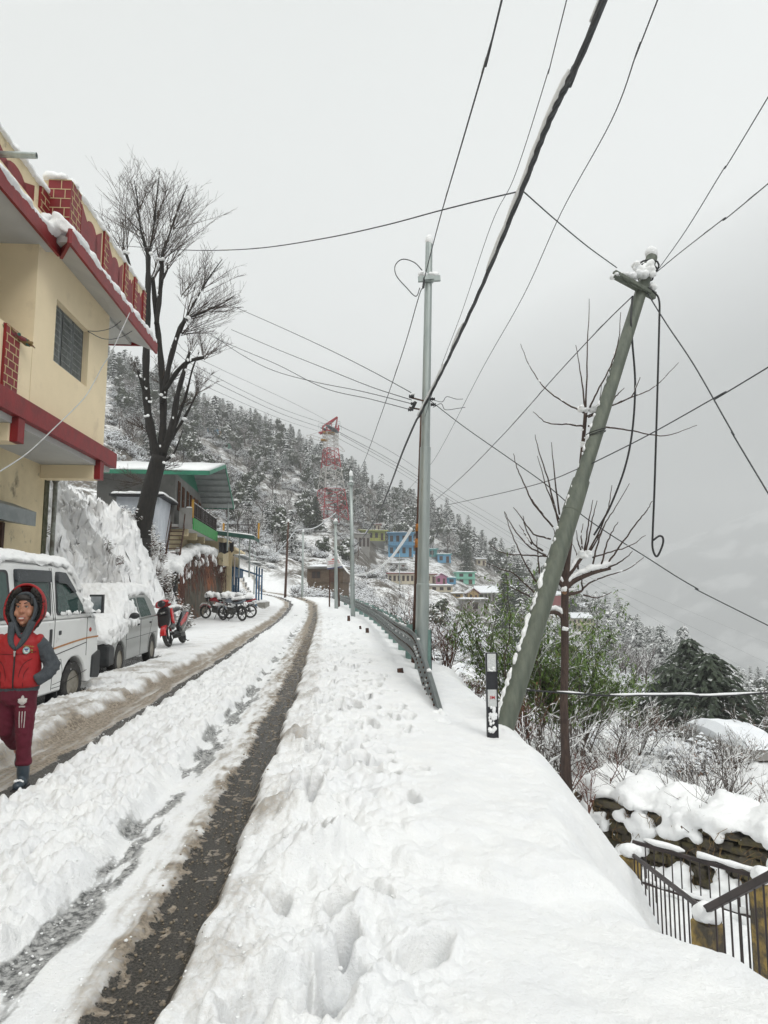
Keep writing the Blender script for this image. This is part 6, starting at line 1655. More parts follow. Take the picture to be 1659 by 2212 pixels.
def wheel(parent, x, y, r, w, side, label=None, holes=8):
    t = MB(); t.lathe([(r * .60, -w / 2), (r * .93, -w / 2), (r, -w / 2 + .025), (r, w / 2 - .025), (r * .93, w / 2), (r * .60, w / 2)], (x, y, r), 'x', 36, 0, False)
    for k in range(48):
        a = 2 * math.pi * k / 48; t.box((x, y + math.cos(a) * r, r + math.sin(a) * r), (w * .8, .015, .012), (a, 0, 0))
    whl = t.build('wheel', TYRE, parent, auto=45)
    o = side * w / 2
    m = MB(); m.lathe([(.001, o * .55), (r * .14, o * .6), (r * .17, o * .45), (r * .34, o * .40), (r * .44, o * .62), (r * .56, o * .55), (r * .60, o * .2), (r * .62, o * .90), (r * .655, o * 1.0), (r * .655, o * .8)], (x, y, r), 'x', 36)
    for k in range(4):
        a = math.pi / 4 + k * math.pi / 2; m.ell((x + o * .62, y + math.cos(a) * r * .24, r + math.sin(a) * r * .24), (.012, .014, .014), 6, 4)
    rim = m.build('rim', STEELW, whl, auto=40)
    m = MB()
    for k in range(holes):
        a = 2 * math.pi * k / holes; m.ell((x + o * .61, y + math.cos(a) * r * .465, r + math.sin(a) * r * .465), (.007, r * .075, r * .075), 10, 5)
    m.lathe([(.001, o * .64), (r * .15, o * .62)], (x, y, r), 'x', 12)
    m.build('rim_hole', HOLE, whl)
    return whl
def cabin(mb, low, up, wl, wu, mi=0):
    """prismoid: low & up are matching (y,z) outlines with half widths"""
    n = len(low); vs = []
    for sx in (-1, 1):
        vs += [(sx * wl, y, z) for y, z in low] + [(sx * wu, y, z) for y, z in up]
    f = []
    return vs
def side_panel(poly, wfun, th, sgn, grow=0):
    """flat panel lying on a leaning side; poly (y,z)"""
    n = len(poly); a = [(sgn * (wfun(z) + .001), y, z) for y, z in poly]; b = [(sgn * (wfun(z) + th), y, z) for y, z in poly]
    return a + b, [tuple(range(n)), tuple(range(2 * n - 1, n - 1, -1))] + [(i, (i + 1) % n, n + (i + 1) % n, n + i) for i in range(n)]
def rounded(poly, r, k=4):
    out = []; n = len(poly)
    for i in range(n):
        p0 = Vector(poly[i - 1]); p1 = Vector(poly[i]); p2 = Vector(poly[(i + 1) % n])
        a = (p0 - p1); b = (p2 - p1); ra = min(r, a.length * .45, b.length * .45); A = p1 + a.normalized() * ra; B = p1 + b.normalized() * ra
        for j in range(k + 1):
            t = j / k; out.append(tuple(A * (1 - t) ** 2 + p1 * 2 * t * (1 - t) + B * t * t))
    return out
def greenhouse(mb, prof, w0, zb, w1, zt):
    """upper body: profile polygon (y,z) above the belt; half width leans in from w0 at zb to w1 at zt"""
    wf = lambda z: w0 + (w1 - w0) * (z - zb) / (zt - zb)
    n = len(prof); vs = [(-wf(z), y, z) for y, z in prof] + [(wf(z), y, z) for y, z in prof]
    mb.add(vs, [tuple(range(n - 1, -1, -1)), tuple(range(n, 2 * n))] + [(i, (i + 1) % n, n + (i + 1) % n, n + i) for i in range(n)])
    return wf
def snow_on_profile(mb, prof, wf, th, seed, edge=.05, inset=0.0, n=14, rag=.03):
    """thick snow wrapping over the top of a profile line (list of (y,z)), with half width wf(z)"""
    rnd = random.Random(seed); pts = smooth_pts([Vector((0, y, z)) for y, z in prof], 5); rg = []
    m = len(pts)
    for i, p in enumerate(pts):
        d = (pts[min(i + 1, m - 1)] - pts[max(i - 1, 0)]).normalized(); nr = Vector((0, -d.z, d.y))
        if nr.z < 0: nr = -nr
        w = wf(p.z) - inset; k = min(1, (i + .3) / 3, (m - 1 - i + .3) / 3) ** .5; ring = []
        for j in range(n + 1):
            q = -1 + 2 * j / n; x = q * (w + edge * k); e = max(0, 1 - abs(q) ** 5) ** .5
            h = th * k * (e * .9 + .1) * (1 + .10 * float(vnoise(np.array(x * 2.1 + seed), np.array(i * .35), seed))) + rnd.uniform(-rag, rag) * .12
            ring.append(p + Vector((x, 0, 0)) + nr * h)
        for j in range(n, -1, -1):
            q = -1 + 2 * j / n; x = q * (w + edge * .6 * k); ring.append(p + Vector((x, 0, 0)) - nr * (.012 if abs(q) < .99 else .05 + rnd.uniform(-rag, rag)))
        rg.append(ring)
    mb.rings(rg)
def van():
    W = .74; t = empty('white_van', (-4.90, 9.93, -.02), 'white parked minivan with an orange side stripe and snow on its roof', 'van')
    fy, ry, r = -.74, -3.10, .285
    low = [(-3.66, .34)] + [(-3.60, .26)] + arch(ry, .36, .26) + [(ry + .37, .24), (fy - .37, .24)] + arch(fy, .36, .26) + [(-.30, .24), (-.03, .28), (.0, .45), (-.0, .62), (-.035, .90), (-.16, 1.14), (-3.63, 1.14), (-3.68, .8)]
    mb = MB(); mb.prism(low, -W, W, 'x'); body = mb.build('body', VANW, t, bevel=.03, auto=35)
    g = MB(); prof = [(-.18, 1.142), (-.80, 1.79), (-.98, 1.84), (-3.3, 1.86), (-3.52, 1.80), (-3.64, 1.142)]
    wf = greenhouse(g, prof, W, 1.142, .62, 1.86); g.build('cabin', VANW, t, bevel=.035, auto=35)
    # side windows with rubber surround
    wins = [[(-.42, 1.20), (-.93, 1.74), (-1.22, 1.74), (-1.30, 1.20)], [(-1.44, 1.19), (-1.36, 1.75), (-2.20, 1.75), (-2.22, 1.19)], [(-2.34, 1.19), (-2.32, 1.75), (-3.30, 1.73), (-3.40, 1.19)]]
    for sg in (1, -1):
        for i, w_ in enumerate(wins):
            m = MB(); v, f = side_panel(rounded(w_, .07), wf, .010, sg); m.add(v, f); fr = m.build('window', PLASTB, t)
            c = Vector((sum(p[0] for p in w_) / 4, sum(p[1] for p in w_) / 4)); w2 = [tuple(c + (Vector(p) - c) * (.90 if k % 2 else .90)) for k, p in enumerate(w_)]
            m = MB(); v, f = side_panel(rounded(w2, .06), wf, .013, sg); m.add(v, f); m.build('pane', GLASS, fr)
            if i < 2:
                m = MB(); ys = [p[0] for p in w_]; top = [(max(w_[0][0], w_[3][0]) - (.12 if i == 0 else .0), 1.62 if i else 1.50)]
                vz = [(-.74, 1.50), (-.99, 1.75), (-1.20, 1.76), (-1.23, 1.62), (-1.0, 1.60), (-.80, 1.48)] if i == 0 else [(-1.39, 1.62), (-1.37, 1.765), (-2.19, 1.765), (-2.20, 1.62)]
                v, f = side_panel(rounded(vz, .03), wf, .045, sg); m.add(v, f); m.build('window_visor', pm('smoked_visor', (.02, .026, .03), (.035, .04, .045), scale=40, rough=.2), t)
    ws = MB(); ws.add([(-.62, -.205, 1.19), (.62, -.205, 1.19), (.56, -.765, 1.775), (-.56, -.765, 1.775)], [(0, 1, 2, 3)]); ws.xf(Matrix.Translation((0, .018, .018))); ws.build('windscreen', GLASS, t)
    # panel gaps, handles, stripe, trim
    gp = MB()
    def line(pts, w=.006):
        for a, b in zip(pts, pts[1:]): gp.bar((W + .0005, a[0], a[1]), (W + .0005, b[0], b[1]), w, w)
    line([(-1.335, 1.14), (-1.345, .45), (-1.36, .28)]); line([(-.40, 1.14), (-.40, .62)]); line([(-1.34, .30), (-1.14, .30), (-.36, .42)]); line([(-2.27, 1.14), (-2.30, .28)]); line([(-.40, .80), (-1.345, .70), (-3.5, .68)], .008); line([(-1.345, .62), (-1.13, .64), (-1.08, .50), (-1.08, .36), (-1.33, .34)], .005)
    for a in (-1.38, -1.33): gp.bar((wf(1.15) + .001, a, 1.15), (wf(1.8) + .001, a + .03, 1.8), .006, .006)
    gp.build('panel_gap', HOLE, t)
    st = MB(); 
    for a, b in (((-.02, .86), (-.40, .86)), ((-.41, .86), (-.80, .835)), ((-.80, .835), (-1.33, .79)), ((-1.35, .79), (-3.5, .77))): st.bar((W + .002, a[0], a[1]), (W + .002, b[0], b[1]), .004, .022, up=(0, 0, 1))
    st.build('side_stripe', pm('orange_stripe', (.45, .20, .06), (.40, .18, .05), scale=10, rough=.4), t)
    for y, z0_, z1_ in ((-1.20, .90, 1.02), (-1.44, .80, 1.05)):
        m = MB(); m.prism(rounded([(y - .055, z0_ - .0), (y - .055, z1_), (y + .055, z1_), (y + .055, z0_ - .0)], .03), W + .001, W + .006, 'x'); h = m.build('door_handle', VANW, t)
        m = MB(); m.prism(rounded([(y - .035, z1_ - (.07 if y > -1.3 else .22)), (y - .035, z1_ - .015), (y + .035, z1_ - .015), (y + .035, z1_ - (.07 if y > -1.3 else .22))], .015), W + .0065, W + .010, 'x'); m.build('grip', PLASTB, h)
    m = MB(); m.ell((W + .004, -.30, .97), (.014, .032, .032), 12, 6); m.build('side_lamp', pm('red_lens', (.40, .03, .02), (.3, .02, .015), scale=10, rough=.3), t)
    m = MB(); m.prism([(.0, .27), (.05, .30), (.055, .60), (.03, .66), (-.02, .66), (-.22, .60), (-.24, .30)], -W - .02, W + .02, 'x'); m.build('bumper', PLASTB, t, bevel=.02)
    for a in (-1, 1):
        m = MB(); m.box((a * .55, .0, .76), (.22, .05, .14)); m.build('headlight', pm('lamp_glass', (.6, .62, .62), (.45, .47, .47), scale=20, rough=.1), t, bevel=.02)
    m = MB(); m.tube([(W - .02, -.42, 1.24), (W + .10, -.40, 1.26)], .02, 8); m.box((W + .12, -.40, 1.33), (.19, .07, .26), (0, 0, .1)); mi_ = m.build('mirror', PLASTB, t, bevel=.03)
    m = MB(); m.box((W + .12, -.44, 1.33), (.15, .008, .205), (0, 0, .1)); m.build('mirror_glass', pm('mirror_glass', (.10, .13, .14), (.35, .37, .38), scale=4, rough=.15), mi_)
    for y in (fy, ry):
        for sg in (1, -1): wheel(t, sg * (W - .085), y, r, .155, sg)
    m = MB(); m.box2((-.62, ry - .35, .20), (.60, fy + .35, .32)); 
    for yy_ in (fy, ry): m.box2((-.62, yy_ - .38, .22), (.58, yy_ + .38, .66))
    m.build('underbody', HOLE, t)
    for sg in (1, -1):
        m = MB(); m.box((sg * .66, fy - .43, .20), (.14, .02, .22)); m.build('mud_flap', PLASTB, t)
    sn = MB(); snow_on_profile(sn, [(-.45, 1.45), (-.62, 1.63), (-.80, 1.81), (-1.0, 1.86), (-2.0, 1.875), (-3.3, 1.865), (-3.52, 1.80)], wf, .125, 3, .035, 0, 16, .05)
    snow_on_profile(sn, [(-.12, 1.12), (-.22, 1.20), (-.45, 1.45)], wf, .05, 5, .02)
    rnd = random.Random(4)
    for y0, y1 in ((-.60, -1.22), (-1.52, -2.1)):
        for k in range(16):
            q = rnd.random(); s = rnd.uniform(.015, .04); sn.ell((wf(1.22) + .015, y0 + (y1 - y0) * q, 1.205 + s * .5), (.018, s, s * 1.3), 7, 5, None, 0, .2, k)
    lumps(sn, (W + .02, -.44, 1.30), .05, 20, (.05, .05, .13), 7, .9); lumps(sn, (W + .10, -.45, 1.22), .035, 7, (.08, .01, .02), 8, .8)
    snow_build(sn, t, .016, .4, world=False)
van()
def hatchback():
    W = .70; t = empty('silver_hatchback', (-5.32, 11.42, .0), 'silver hatchback buried under snow, black bumper towards the van', 'car', rz=R(5.5 + 180))
    # local: +y is the nose (towards the camera after the half turn), wheels at y
    fy, ry, r = -.64, -2.98, .275
    low = [(-3.42, .42), (-3.38, .28)] + arch(ry, .345, .24) + [(ry + .36, .23), (fy - .36, .23)] + arch(fy, .345, .24) + [(-.24, .23), (.0, .26), (.02, .50), (-.02, .66), (-.20, .76), (-.72, .90), (-3.36, .95), (-3.45, .70)]
    mb = MB(); mb.prism(low, -W, W, 'x'); mb.build('body', CARG, t, bevel=.035, auto=35)
    g = MB(); prof = [(-.74, .902), (-1.40, 1.36), (-1.62, 1.42), (-2.9, 1.42), (-3.16, 1.30), (-3.38, .95)]
    wf = greenhouse(g, prof, W, .90, .56, 1.42); g.build('cabin', CARG, t, bevel=.04, auto=35)
    for sg in (1, -1):
        for w_ in ([(-1.02, .97), (-1.52, 1.34), (-1.92, 1.36), (-1.94, .97)], [(-2.04, .97), (-2.02, 1.36), (-2.62, 1.35), (-2.86, .98)]):
            m = MB(); v, f = side_panel(rounded(w_, .04), wf, .006, sg); m.add(v, f); m.build('window', GLASS, t)
        m = MB(); m.ell((sg * (W + .01), -1.80, .84), (.02, .07, .022), 8, 5); m.build('door_handle', PLASTB, t)
        m = MB(); m.ell((sg * (W + .01), -2.72, .84), (.02, .07, .022), 8, 5); m.build('door_handle', PLASTB, t)
        m = MB(); m.tube([(sg * (wf(1) - .02), -1.12, 1.0), (sg * (wf(1) + .08), -1.10, 1.01)], .018, 6); m.ell((sg * (wf(1) + .13), -1.10, 1.03), (.09, .045, .06), 10, 7); m.build('mirror', PLASTB, t, smooth=True)
        for y in (fy, ry): wheel(t, sg * (W - .08), y, r, .15, sg)
    gp = MB()
    for sg in (1, -1):
        for pts in ([(-1.0, .92), (-1.0, .40), (-1.02, .26)], [(-1.98, .94), (-1.98, .25)], [(-2.55, .25), (-2.62, .50), (-2.9, .90)], [(-.95, .60), (-3.3, .62)]):
            for a, b in zip(pts, pts[1:]): gp.bar((sg * (W + .0005), a[0], a[1]), (sg * (W + .0005), b[0], b[1]), .006, .006)
    gp.build('panel_gap', HOLE, t)
    m = MB(); m.prism([(-.26, .24), (.04, .22), (.075, .36), (.07, .56), (.02, .62), (-.10, .60), (-.27, .52)], -W - .015, W + .015, 'x'); bu = m.build('bumper', PLASTB, t, bevel=.03)
    m = MB()
    for k in range(5): m.box((0, .078, .33 + k * .035), (.80, .012, .012))
    m.build('grille', HOLE, bu)
    for sg in (1, -1):
        m = MB(); m.box((sg * .54, .0, .68), (.24, .08, .12)); m.build('headlight', MATS['lamp_glass'], t, bevel=.02)
        m = MB(); m.box((sg * .62, -3.43, .78), (.10, .05, .22)); m.build('tail_lamp', MATS['red_lens'], t, bevel=.01)
    ws = MB(); ws.add([(-.60, -.80, .965), (.60, -.80, .965), (.50, -1.39, 1.375), (-.50, -1.39, 1.375)], [(0, 1, 2, 3)]); ws.xf(Matrix.Translation((0, .02, .02))); ws.build('windscreen', GLASS, t)
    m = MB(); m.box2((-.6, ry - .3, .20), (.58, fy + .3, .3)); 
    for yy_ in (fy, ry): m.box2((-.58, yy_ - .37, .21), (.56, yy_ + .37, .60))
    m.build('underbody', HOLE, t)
    sn = MB(); snow_on_profile(sn, [(.06, .60), (-.04, .76), (-.30, .86), (-.72, .97), (-1.05, 1.18), (-1.40, 1.38), (-1.66, 1.43), (-2.9, 1.43), (-3.18, 1.33)], lambda z: wf(z) if z > .95 else W - .02, .20, 3, .02, .0, 18, .10)
    rnd = random.Random(6)
    for sg in (1, -1):
        for k in range(170):       # snow sliding over side glass and wing
            if rnd.random() < .55: y = rnd.uniform(-1.0, -1.9); z = rnd.uniform(.86, 1.30) ; 
            else: y = rnd.uniform(.02, -1.0); z = rnd.uniform(.60, .84) + .10 * (-y)
            if y < -1.7 and z > 1.15: continue
            s = rnd.uniform(.03, .065); sn.ell((sg * ((wf(z) if z > .9 else W) + .008), y, z), (.028, s, s * 1.15), 7, 5, None, 0, .15, k)
    snow_build(sn, t, .018, .4, world=False)
    # clinging spatter near the sill
hatchback()

def bike_wheel(mb, tb, y, r, w=.045):
    w *= .8; tb.lathe([(r - .065, -w), (r - .02, -w * 1.1), (r, -w * .5), (r, w * .5), (r - .02, w * 1.1), (r - .065, w)], (0, y, r), 'x', 26, 0, False)
    mb.lathe([(r - .08, -.018), (r - .065, -.018), (r - .065, .018), (r - .08, .018)], (0, y, r), 'x', 24, 0, False)
    mb.lathe([(.001, -.05), (.055, -.05), (.055, .05), (.001, .05)], (0, y, r), 'x', 12)
    for k in range(5):
        a = 2 * math.pi * k / 5 + .3
        for o in (0,): mb.bar((0, y + .04 * math.cos(a), r + .04 * math.sin(a)), (0, y + (r - .07) * math.cos(a + o), r + (r - .09) * math.sin(a + o)), .018, .018)
def motorcycle(name, label, loc, rz, col, lean=.10, fairing=False, snowk=1.0):
    t = bpy.data.objects.new(name, None); t.location = loc; t.rotation_euler = (0, lean, rz); COL.objects.link(t); tag(t, label, 'motorcycle', 'motorcycles parked by the retaining wall')
    r = .31
    for y in (.66, -.64):
        tb = MB(); mb = MB(); bike_wheel(mb, tb, y, r); wh = tb.build('wheel', TYRE, t, auto=40); mb.build('rim', pm('bike_rim', (.10, .10, .10), (.05, .05, .05), scale=10, rough=.4, metal=.5), wh, auto=40)
    f = MB(); f.tube([(-.07, .66, r), (-.07, .46, .72), (-.07, .40, .95)], .022, 8); f.tube([(.07, .66, r), (.07, .46, .72), (.07, .40, .95)], .022, 8); f.build('fork', pm('chrome', (.5, .5, .48), (.35, .35, .34), scale=10, rough=.3, metal=.8), t, smooth=True)
    f = MB(); f.tube([(-.34, .26, 1.0), (-.22, .38, .99), (0, .40, .97), (.22, .38, .99), (.34, .26, 1.0)], .014, 8); f.tube([(-.36, .24, 1.0), (-.24, .34, 1.0)], .022, 8); f.tube([(.36, .24, 1.0), (.24, .34, 1.0)], .022, 8); f.build('handlebar', BLK, t, smooth=True)
    f = MB(); f.tube([(0, .42, .85), (0, .10, .80), (0, -.30, .72), (0, -.72, .78)], .022, 8); f.tube([(0, .40, .80), (0, .22, .45), (0, -.12, .32), (0, -.35, .42), (0, -.28, .72)], .022, 8); f.tube([(.10, -.30, .42), (.10, -.64, r)], .02, 8); f.tube([(-.10, -.30, .42), (-.10, -.64, r)], .02, 8); f.tube([(.11, -.60, r + .03), (.11, -.46, .74)], .026, 8); f.tube([(-.11, -.60, r + .03), (-.11, -.46, .74)], .026, 8); f.build('frame', BLK, t, smooth=True)
    f = MB(); f.box((0, .06, .42), (.22, .34, .26), (.2, 0, 0)); f.lathe([(.09, -.13), (.10, -.05), (.10, .05), (.09, .13)], (0, .10, .38), 'x', 14)
    for k in range(5): f.box((0, .16 + k * .004, .50 + k * .028), (.20, .16, .010), (.2, 0, 0))
    f.build('engine', pm('engine_grey', (.12, .12, .115), (.06, .06, .055), scale=8, rough=.5, metal=.5), t, bevel=.012)
    f = MB(); f.tube([(.12, .22, .42), (.15, .12, .26), (.16, -.3, .26), (.17, -.78, .34)], [.02, .022, .03, .045], 10); f.build('exhaust', MATS['chrome'], t, smooth=True)
    prof = [(.38, .88), (.30, .98), (.10, 1.0), (-.10, .92), (-.14, .80), (.30, .78)]
    rg = []
    for y, z0_, z1_, w in ((.40, .82, .90, .06), (.30, .79, .99, .13), (.12, .78, 1.02, .15), (-.04, .78, .96, .12), (-.14, .78, .88, .08)):
        rg.append([(w * math.cos(a), y, (z0_ + z1_) / 2 + (z1_ - z0_) / 2 * math.sin(a)) for a in [2 * math.pi * k / 14 for k in range(14)]])
    f = MB(); f.rings(rg); f.build('fuel_tank', col, t, smooth=True)
    rg = []
    for y, zc, h, w in ((-.10, .86, .03, .09), (-.25, .84, .045, .13), (-.50, .86, .045, .13), (-.74, .90, .035, .09)):
        rg.append([(w * math.cos(a), y, zc + h * math.sin(a)) for a in [2 * math.pi * k / 12 for k in range(12)]])
    f = MB(); f.rings(rg); f.build('seat', BLK, t, smooth=True)
    rg = []
    for y, zc, h, w in ((-.30, .76, .05, .11), (-.55, .80, .06, .12), (-.90, .90, .035, .05)):
        rg.append([(w * math.cos(a), y, zc + h * math.sin(a)) for a in [2 * math.pi * k / 12 for k in range(12)]])
    f = MB(); f.rings(rg); f.build('tail_panel', col, t, smooth=True)
    for y, a0, a1 in ((.66, .5, 2.5), (-.64, .6, 2.7)):
        f = MB(); pts = [(0, y + (r + .05) * math.cos(a0 + (a1 - a0) * k / 8), r + (r + .05) * math.sin(a0 + (a1 - a0) * k / 8)) for k in range(9)]
        rg = [[(x, p[1], p[2] + dz) for x, dz in ((-.07, -.03), (-.05, .01), (.05, .01), (.07, -.03), (.05, -.005), (-.05, -.005))] for p in pts]; f.rings(rg); f.build('mudguard', col if y > 0 else BLK, t, smooth=True)
    f = MB(); f.ell((0, .52, .88), (.09, .07, .10), 12, 8); 
    if fairing: f.ell((0, .50, .98), (.16, .10, .15), 12, 8)
    f.build('headlight_cowl', BLK if fairing else MATS['chrome'], t, smooth=True)
    for sg in (-1, 1):
        f = MB(); f.tube([(sg * .22, .37, 1.0), (sg * .27, .36, 1.14)], .007, 6); f.ell((sg * .28, .36, 1.17), (.055, .012, .035), 10, 6); f.build('mirror', BLK, t, smooth=True)
    f = MB(); f.tube([(-.10, -.05, .30), (-.26, -.02, .03)], .014, 6); f.build('side_stand', BLK, t)
    sn = MB()
    rg = []
    for y, zc, h, w in ((-.06, .93, .05, .10), (-.20, .93, .11, .15), (-.50, .95, .13, .16), (-.76, .99, .10, .12), (-.84, .99, .03, .06)):
        rg.append([(w * math.cos(a), y, zc + h * (math.sin(a) if math.sin(a) > 0 else .35 * math.sin(a))) for a in [2 * math.pi * k / 14 for k in range(14)]])
    sn.rings(rg)
    lumps(sn, (0, .15, 1.07), .15, 8, (.06, .22, .05), 3, .8); lumps(sn, (0, .42, 1.10), .13, 8, (.20, .06, .08), 5, .85)
    lumps(sn, (.26, .36, 1.2), .05, 2, (.01, .01, .01), 6); lumps(sn, (-.26, .36, 1.2), .05, 2, (.01, .01, .01), 8)
    pts = [Vector((0, .66 + (r + .08) * math.cos(a), r + (r + .08) * math.sin(a))) for a in (.7, 1.1, 1.5, 1.9, 2.3)]; sn.tube(pts, [.03, .055, .06, .055, .03], 8)
    lumps(sn, (0, -.90, .72), .07, 5, (.05, .08, .10), 9); lumps(sn, (0, .0, .62), .05, 6, (.12, .15, .06), 10)
    snow_build(sn, t, .022, .4, world=False)
    return t
bred = paint('motorcycle_red', (.30, .012, .02), .3); bsil = paint('motorcycle_silver', (.20, .23, .27), .35); bblk = paint('motorcycle_black', (.02, .02, .022), .3)
def at(px, py, Y):
    c = P(px, py, Y); return (c.x, c.y, hzf(c.x, c.y) + .02)
motorcycle('motorcycle', 'silver motorcycle in front of the others, rear wheel towards us', at(503, 1336, 30.0), R(52), bsil, -.10)
motorcycle('motorcycle', 'red motorcycle with dark front fairing, left and behind the silver one', at(470, 1334, 31.4), R(68), bred, -.10, True)
motorcycle('motorcycle', 'red tailed motorcycle behind the silver one, wheel sticking out right', at(512, 1332, 32.2), R(88), bred, -.08)
hl = MB(); hl.ell(P(520, 1292, 31.6), (.15, .17, .15), 14, 9); 
o_ = hl.build('helmet', paint('helmet_paint', (.5, .52, .52), .3), smooth=True); tag(o_, 'pale helmet topped with snow resting on the parked motorcycles', 'helmet')
hs = MB(); lumps(hs, P(519, 1288, 31.6) + Vector((0, 0, .06)), .14, 4, (.04, .04, .02), 3); hs.build('snow', SNOW, o_, smooth=True)

def scooter():
    b = P(382, 1404, 16.9); t = bpy.data.objects.new('red_scooter', None); t.location = (b.x, b.y, hzf(b.x, b.y) + .03); t.rotation_euler = (0, R(16), R(181)); COL.objects.link(t)
    tag(t, 'red and black scooter leaning beside the silver hatchback', 'scooter')
    # local +y is the front, turned towards the camera
    r = .24
    for y in (.62, -.58):
        tb = MB(); mb = MB(); bike_wheel(mb, tb, y, r, .05); wh = tb.build('wheel', TYRE, t, auto=40); mb.build('rim', MATS['bike_rim'], wh, auto=40)
    def loft(name, secs, mat, n=16, rot=None):
        rg = [[(w * math.cos(a), y + hy * math.sin(a), z + hz_ * math.sin(a)) for a in [2 * math.pi * k / n for k in range(n)]] for y, z, w, hy, hz_ in secs]
        m = MB(); m.rings(rg); return m.build(name, mat, t, smooth=True, auto=60)
    REDS = paint('scooter_red', (.48, .012, .015), .22); BLKS = paint('scooter_black', (.022, .022, .026), .25); GRYS = paint('scooter_grey', (.12, .125, .11), .4)
    loft('front_apron', [(.62, .42, .05, .03, .02), (.52, .50, .17, .05, .03), (.44, .68, .22, .06, .03), (.38, .84, .20, .05, .03), (.36, .94, .12, .03, .02)], BLKS)
    loft('handlebar_cowl', [(.30, .99, .06, .10, .05), (.33, 1.02, .20, .12, .07), (.33, 1.08, .17, .09, .06), (.32, 1.13, .08, .04, .02)], REDS)
    for sg in (-1, 1):
        m = MB(); m.prism(rounded([(.52, .50), (.60, .56), (.50, .86), (.43, .90), (.42, .80)], .03), sg * .185, sg * .235, 'x'); m.build('side_flash', REDS, t, bevel=.02)
        m = MB(); m.prism(rounded([(.10, .32), (.14, .45), (-.62, .80), (-.98, .78), (-.60, .42), (-.2, .30)], .05), sg * .12, sg * .215, 'x'); m.build('rear_panel', BLKS, t, bevel=.03)
        m = MB(); m.prism(rounded([(.05, .42), (.02, .50), (-.80, .76), (-.90, .72), (-.45, .52)], .02), sg * .216, sg * .226, 'x'); m.build('red_band', REDS, t)
        m = MB(); m.prism(rounded([(.02, .28), (.05, .40), (-.35, .50), (-.42, .34), (-.2, .26)], .02), sg * .10, sg * .228, 'x'); m.build('grey_panel', GRYS, t, bevel=.01)
        m = MB(); m.tube([(sg * .24, .30, 1.06), (sg * .30, .30, 1.18), (sg * .34, .30, 1.26)], .008, 6); m.ell((sg * .37, .30, 1.33), (.05, .014, .10), 12, 8, (0, sg * .5, 0)); m.build('mirror', PLASTB, t, smooth=True)
        m = MB(); m.ell((sg * .20, .415, 1.03), (.05, .03, .025), 10, 6, (0, sg * .4, 0)); m.build('indicator', MATS['lamp_glass'], t, smooth=True)
        m = MB(); m.tube([(sg * .30, .28, 1.04), (sg * .40, .24, 1.04)], .02, 8); m.build('grip', BLK, t)
        m = MB(); m.tube([(sg * .25, .10, .30), (sg * .27, -.2, .42), (sg * .25, -.7, .62)], .012, 6); m.build('crash_bar', MATS['chrome'], t, smooth=True)
    m = MB(); m.ell((0, .44, 1.05), (.10, .05, .09), 14, 9); m.build('headlight', BLKS, t, smooth=True)
    m = MB(); m.box2((-.14, .05, .26), (.14, .46, .32)); m.build('floor_board', PLASTB, t)
    loft('seat', [(.12, .82, .05, .03, .02), (.02, .82, .13, .04, .05), (-.4, .86, .15, .04, .05), (-.75, .90, .10, .03, .03)], BLK)
    m = MB(); m.box((0, .495, .82), (.20, .012, .07), (.25, 0, 0)); pl = m.build('number_plate', BLK, t)
    v, f = text_mesh('2135', .055, .001, True); m = MB(); m.add(v, f); m.xf(Matrix.Translation((0, .503, .82)) @ Matrix.Rotation(math.pi, 4, 'Z') @ FRONT); m.build('number', WHITEP, pl)
    m = MB(); pts = [(0, .62 + .29 * math.cos(a), r + .29 * math.sin(a)) for a in (.2, .7, 1.2, 1.7, 2.2, 2.7)]; m.rings([[(x, p[1], p[2] + dz) for x, dz in ((-.08, -.05), (-.05, .0), (.05, .0), (.08, -.05), (.05, -.012), (-.05, -.012))] for p in pts]); m.build('mudguard', REDS, t, smooth=True)
    m = MB(); m.tube([(-.05, .62, r), (-.05, .46, .6)], .02, 8); m.tube([(.05, .62, r), (.05, .46, .6)], .02, 8); m.build('fork', MATS['chrome'], t)
    m = MB(); m.box((0, -.35, .27), (.22, .42, .20)); m.build('engine', MATS['engine_grey'], t, bevel=.02)
    m = MB(); m.tube([(.08, -.15, .20), (.22, -.20, .03), (.22, -.32, .03)], .012, 6); m.tube([(-.08, -.15, .20), (-.22, -.20, .03), (-.22, -.32, .03)], .012, 6); m.build('centre_stand', BLK, t)
    sn = MB(); lumps(sn, (0, -.3, .93), .09, 8, (.07, .28, .02), 3, .6); lumps(sn, (0, -.82, .92), .07, 4, (.07, .06, .02), 4, .7); lumps(sn, (0, .25, .34), .06, 5, (.08, .12, .02), 5); sn.build('snow', SNOW, t, smooth=True)
scooter()

# ------------------------------------------------------------------ the boy
def skin_mesh(name, verts, edges, radii, mats, parent, sub=2, root=0, world_loc=None):
    me = bpy.data.meshes.new(name); me.from_pydata(verts, edges, []); ob = bpy.data.objects.new(name, me); COL.objects.link(ob)
    m = ob.modifiers.new('skin', 'SKIN'); m.use_smooth_shade = True
    sv = me.skin_vertices[0].data
    for i, r_ in enumerate(radii):
        sv[i].radius = (r_, r_) if not hasattr(r_, '__len__') else r_
        sv[i].use_root = (i == root)
    s = ob.modifiers.new('sub', 'SUBSURF'); s.levels = sub; s.render_levels = sub
    dg = bpy.context.evaluated_depsgraph_get(); out = bpy.data.meshes.new_from_object(ob.evaluated_get(dg))
    bpy.data.objects.remove(ob); bpy.data.meshes.remove(me)
    out.name = name
    out.materials.clear()
    for q in (mats if isinstance(mats, list) else [mats]): out.materials.append(q)
    o = bpy.data.objects.new(name, out); COL.objects.link(o)
    if parent: o.parent = parent
    return o
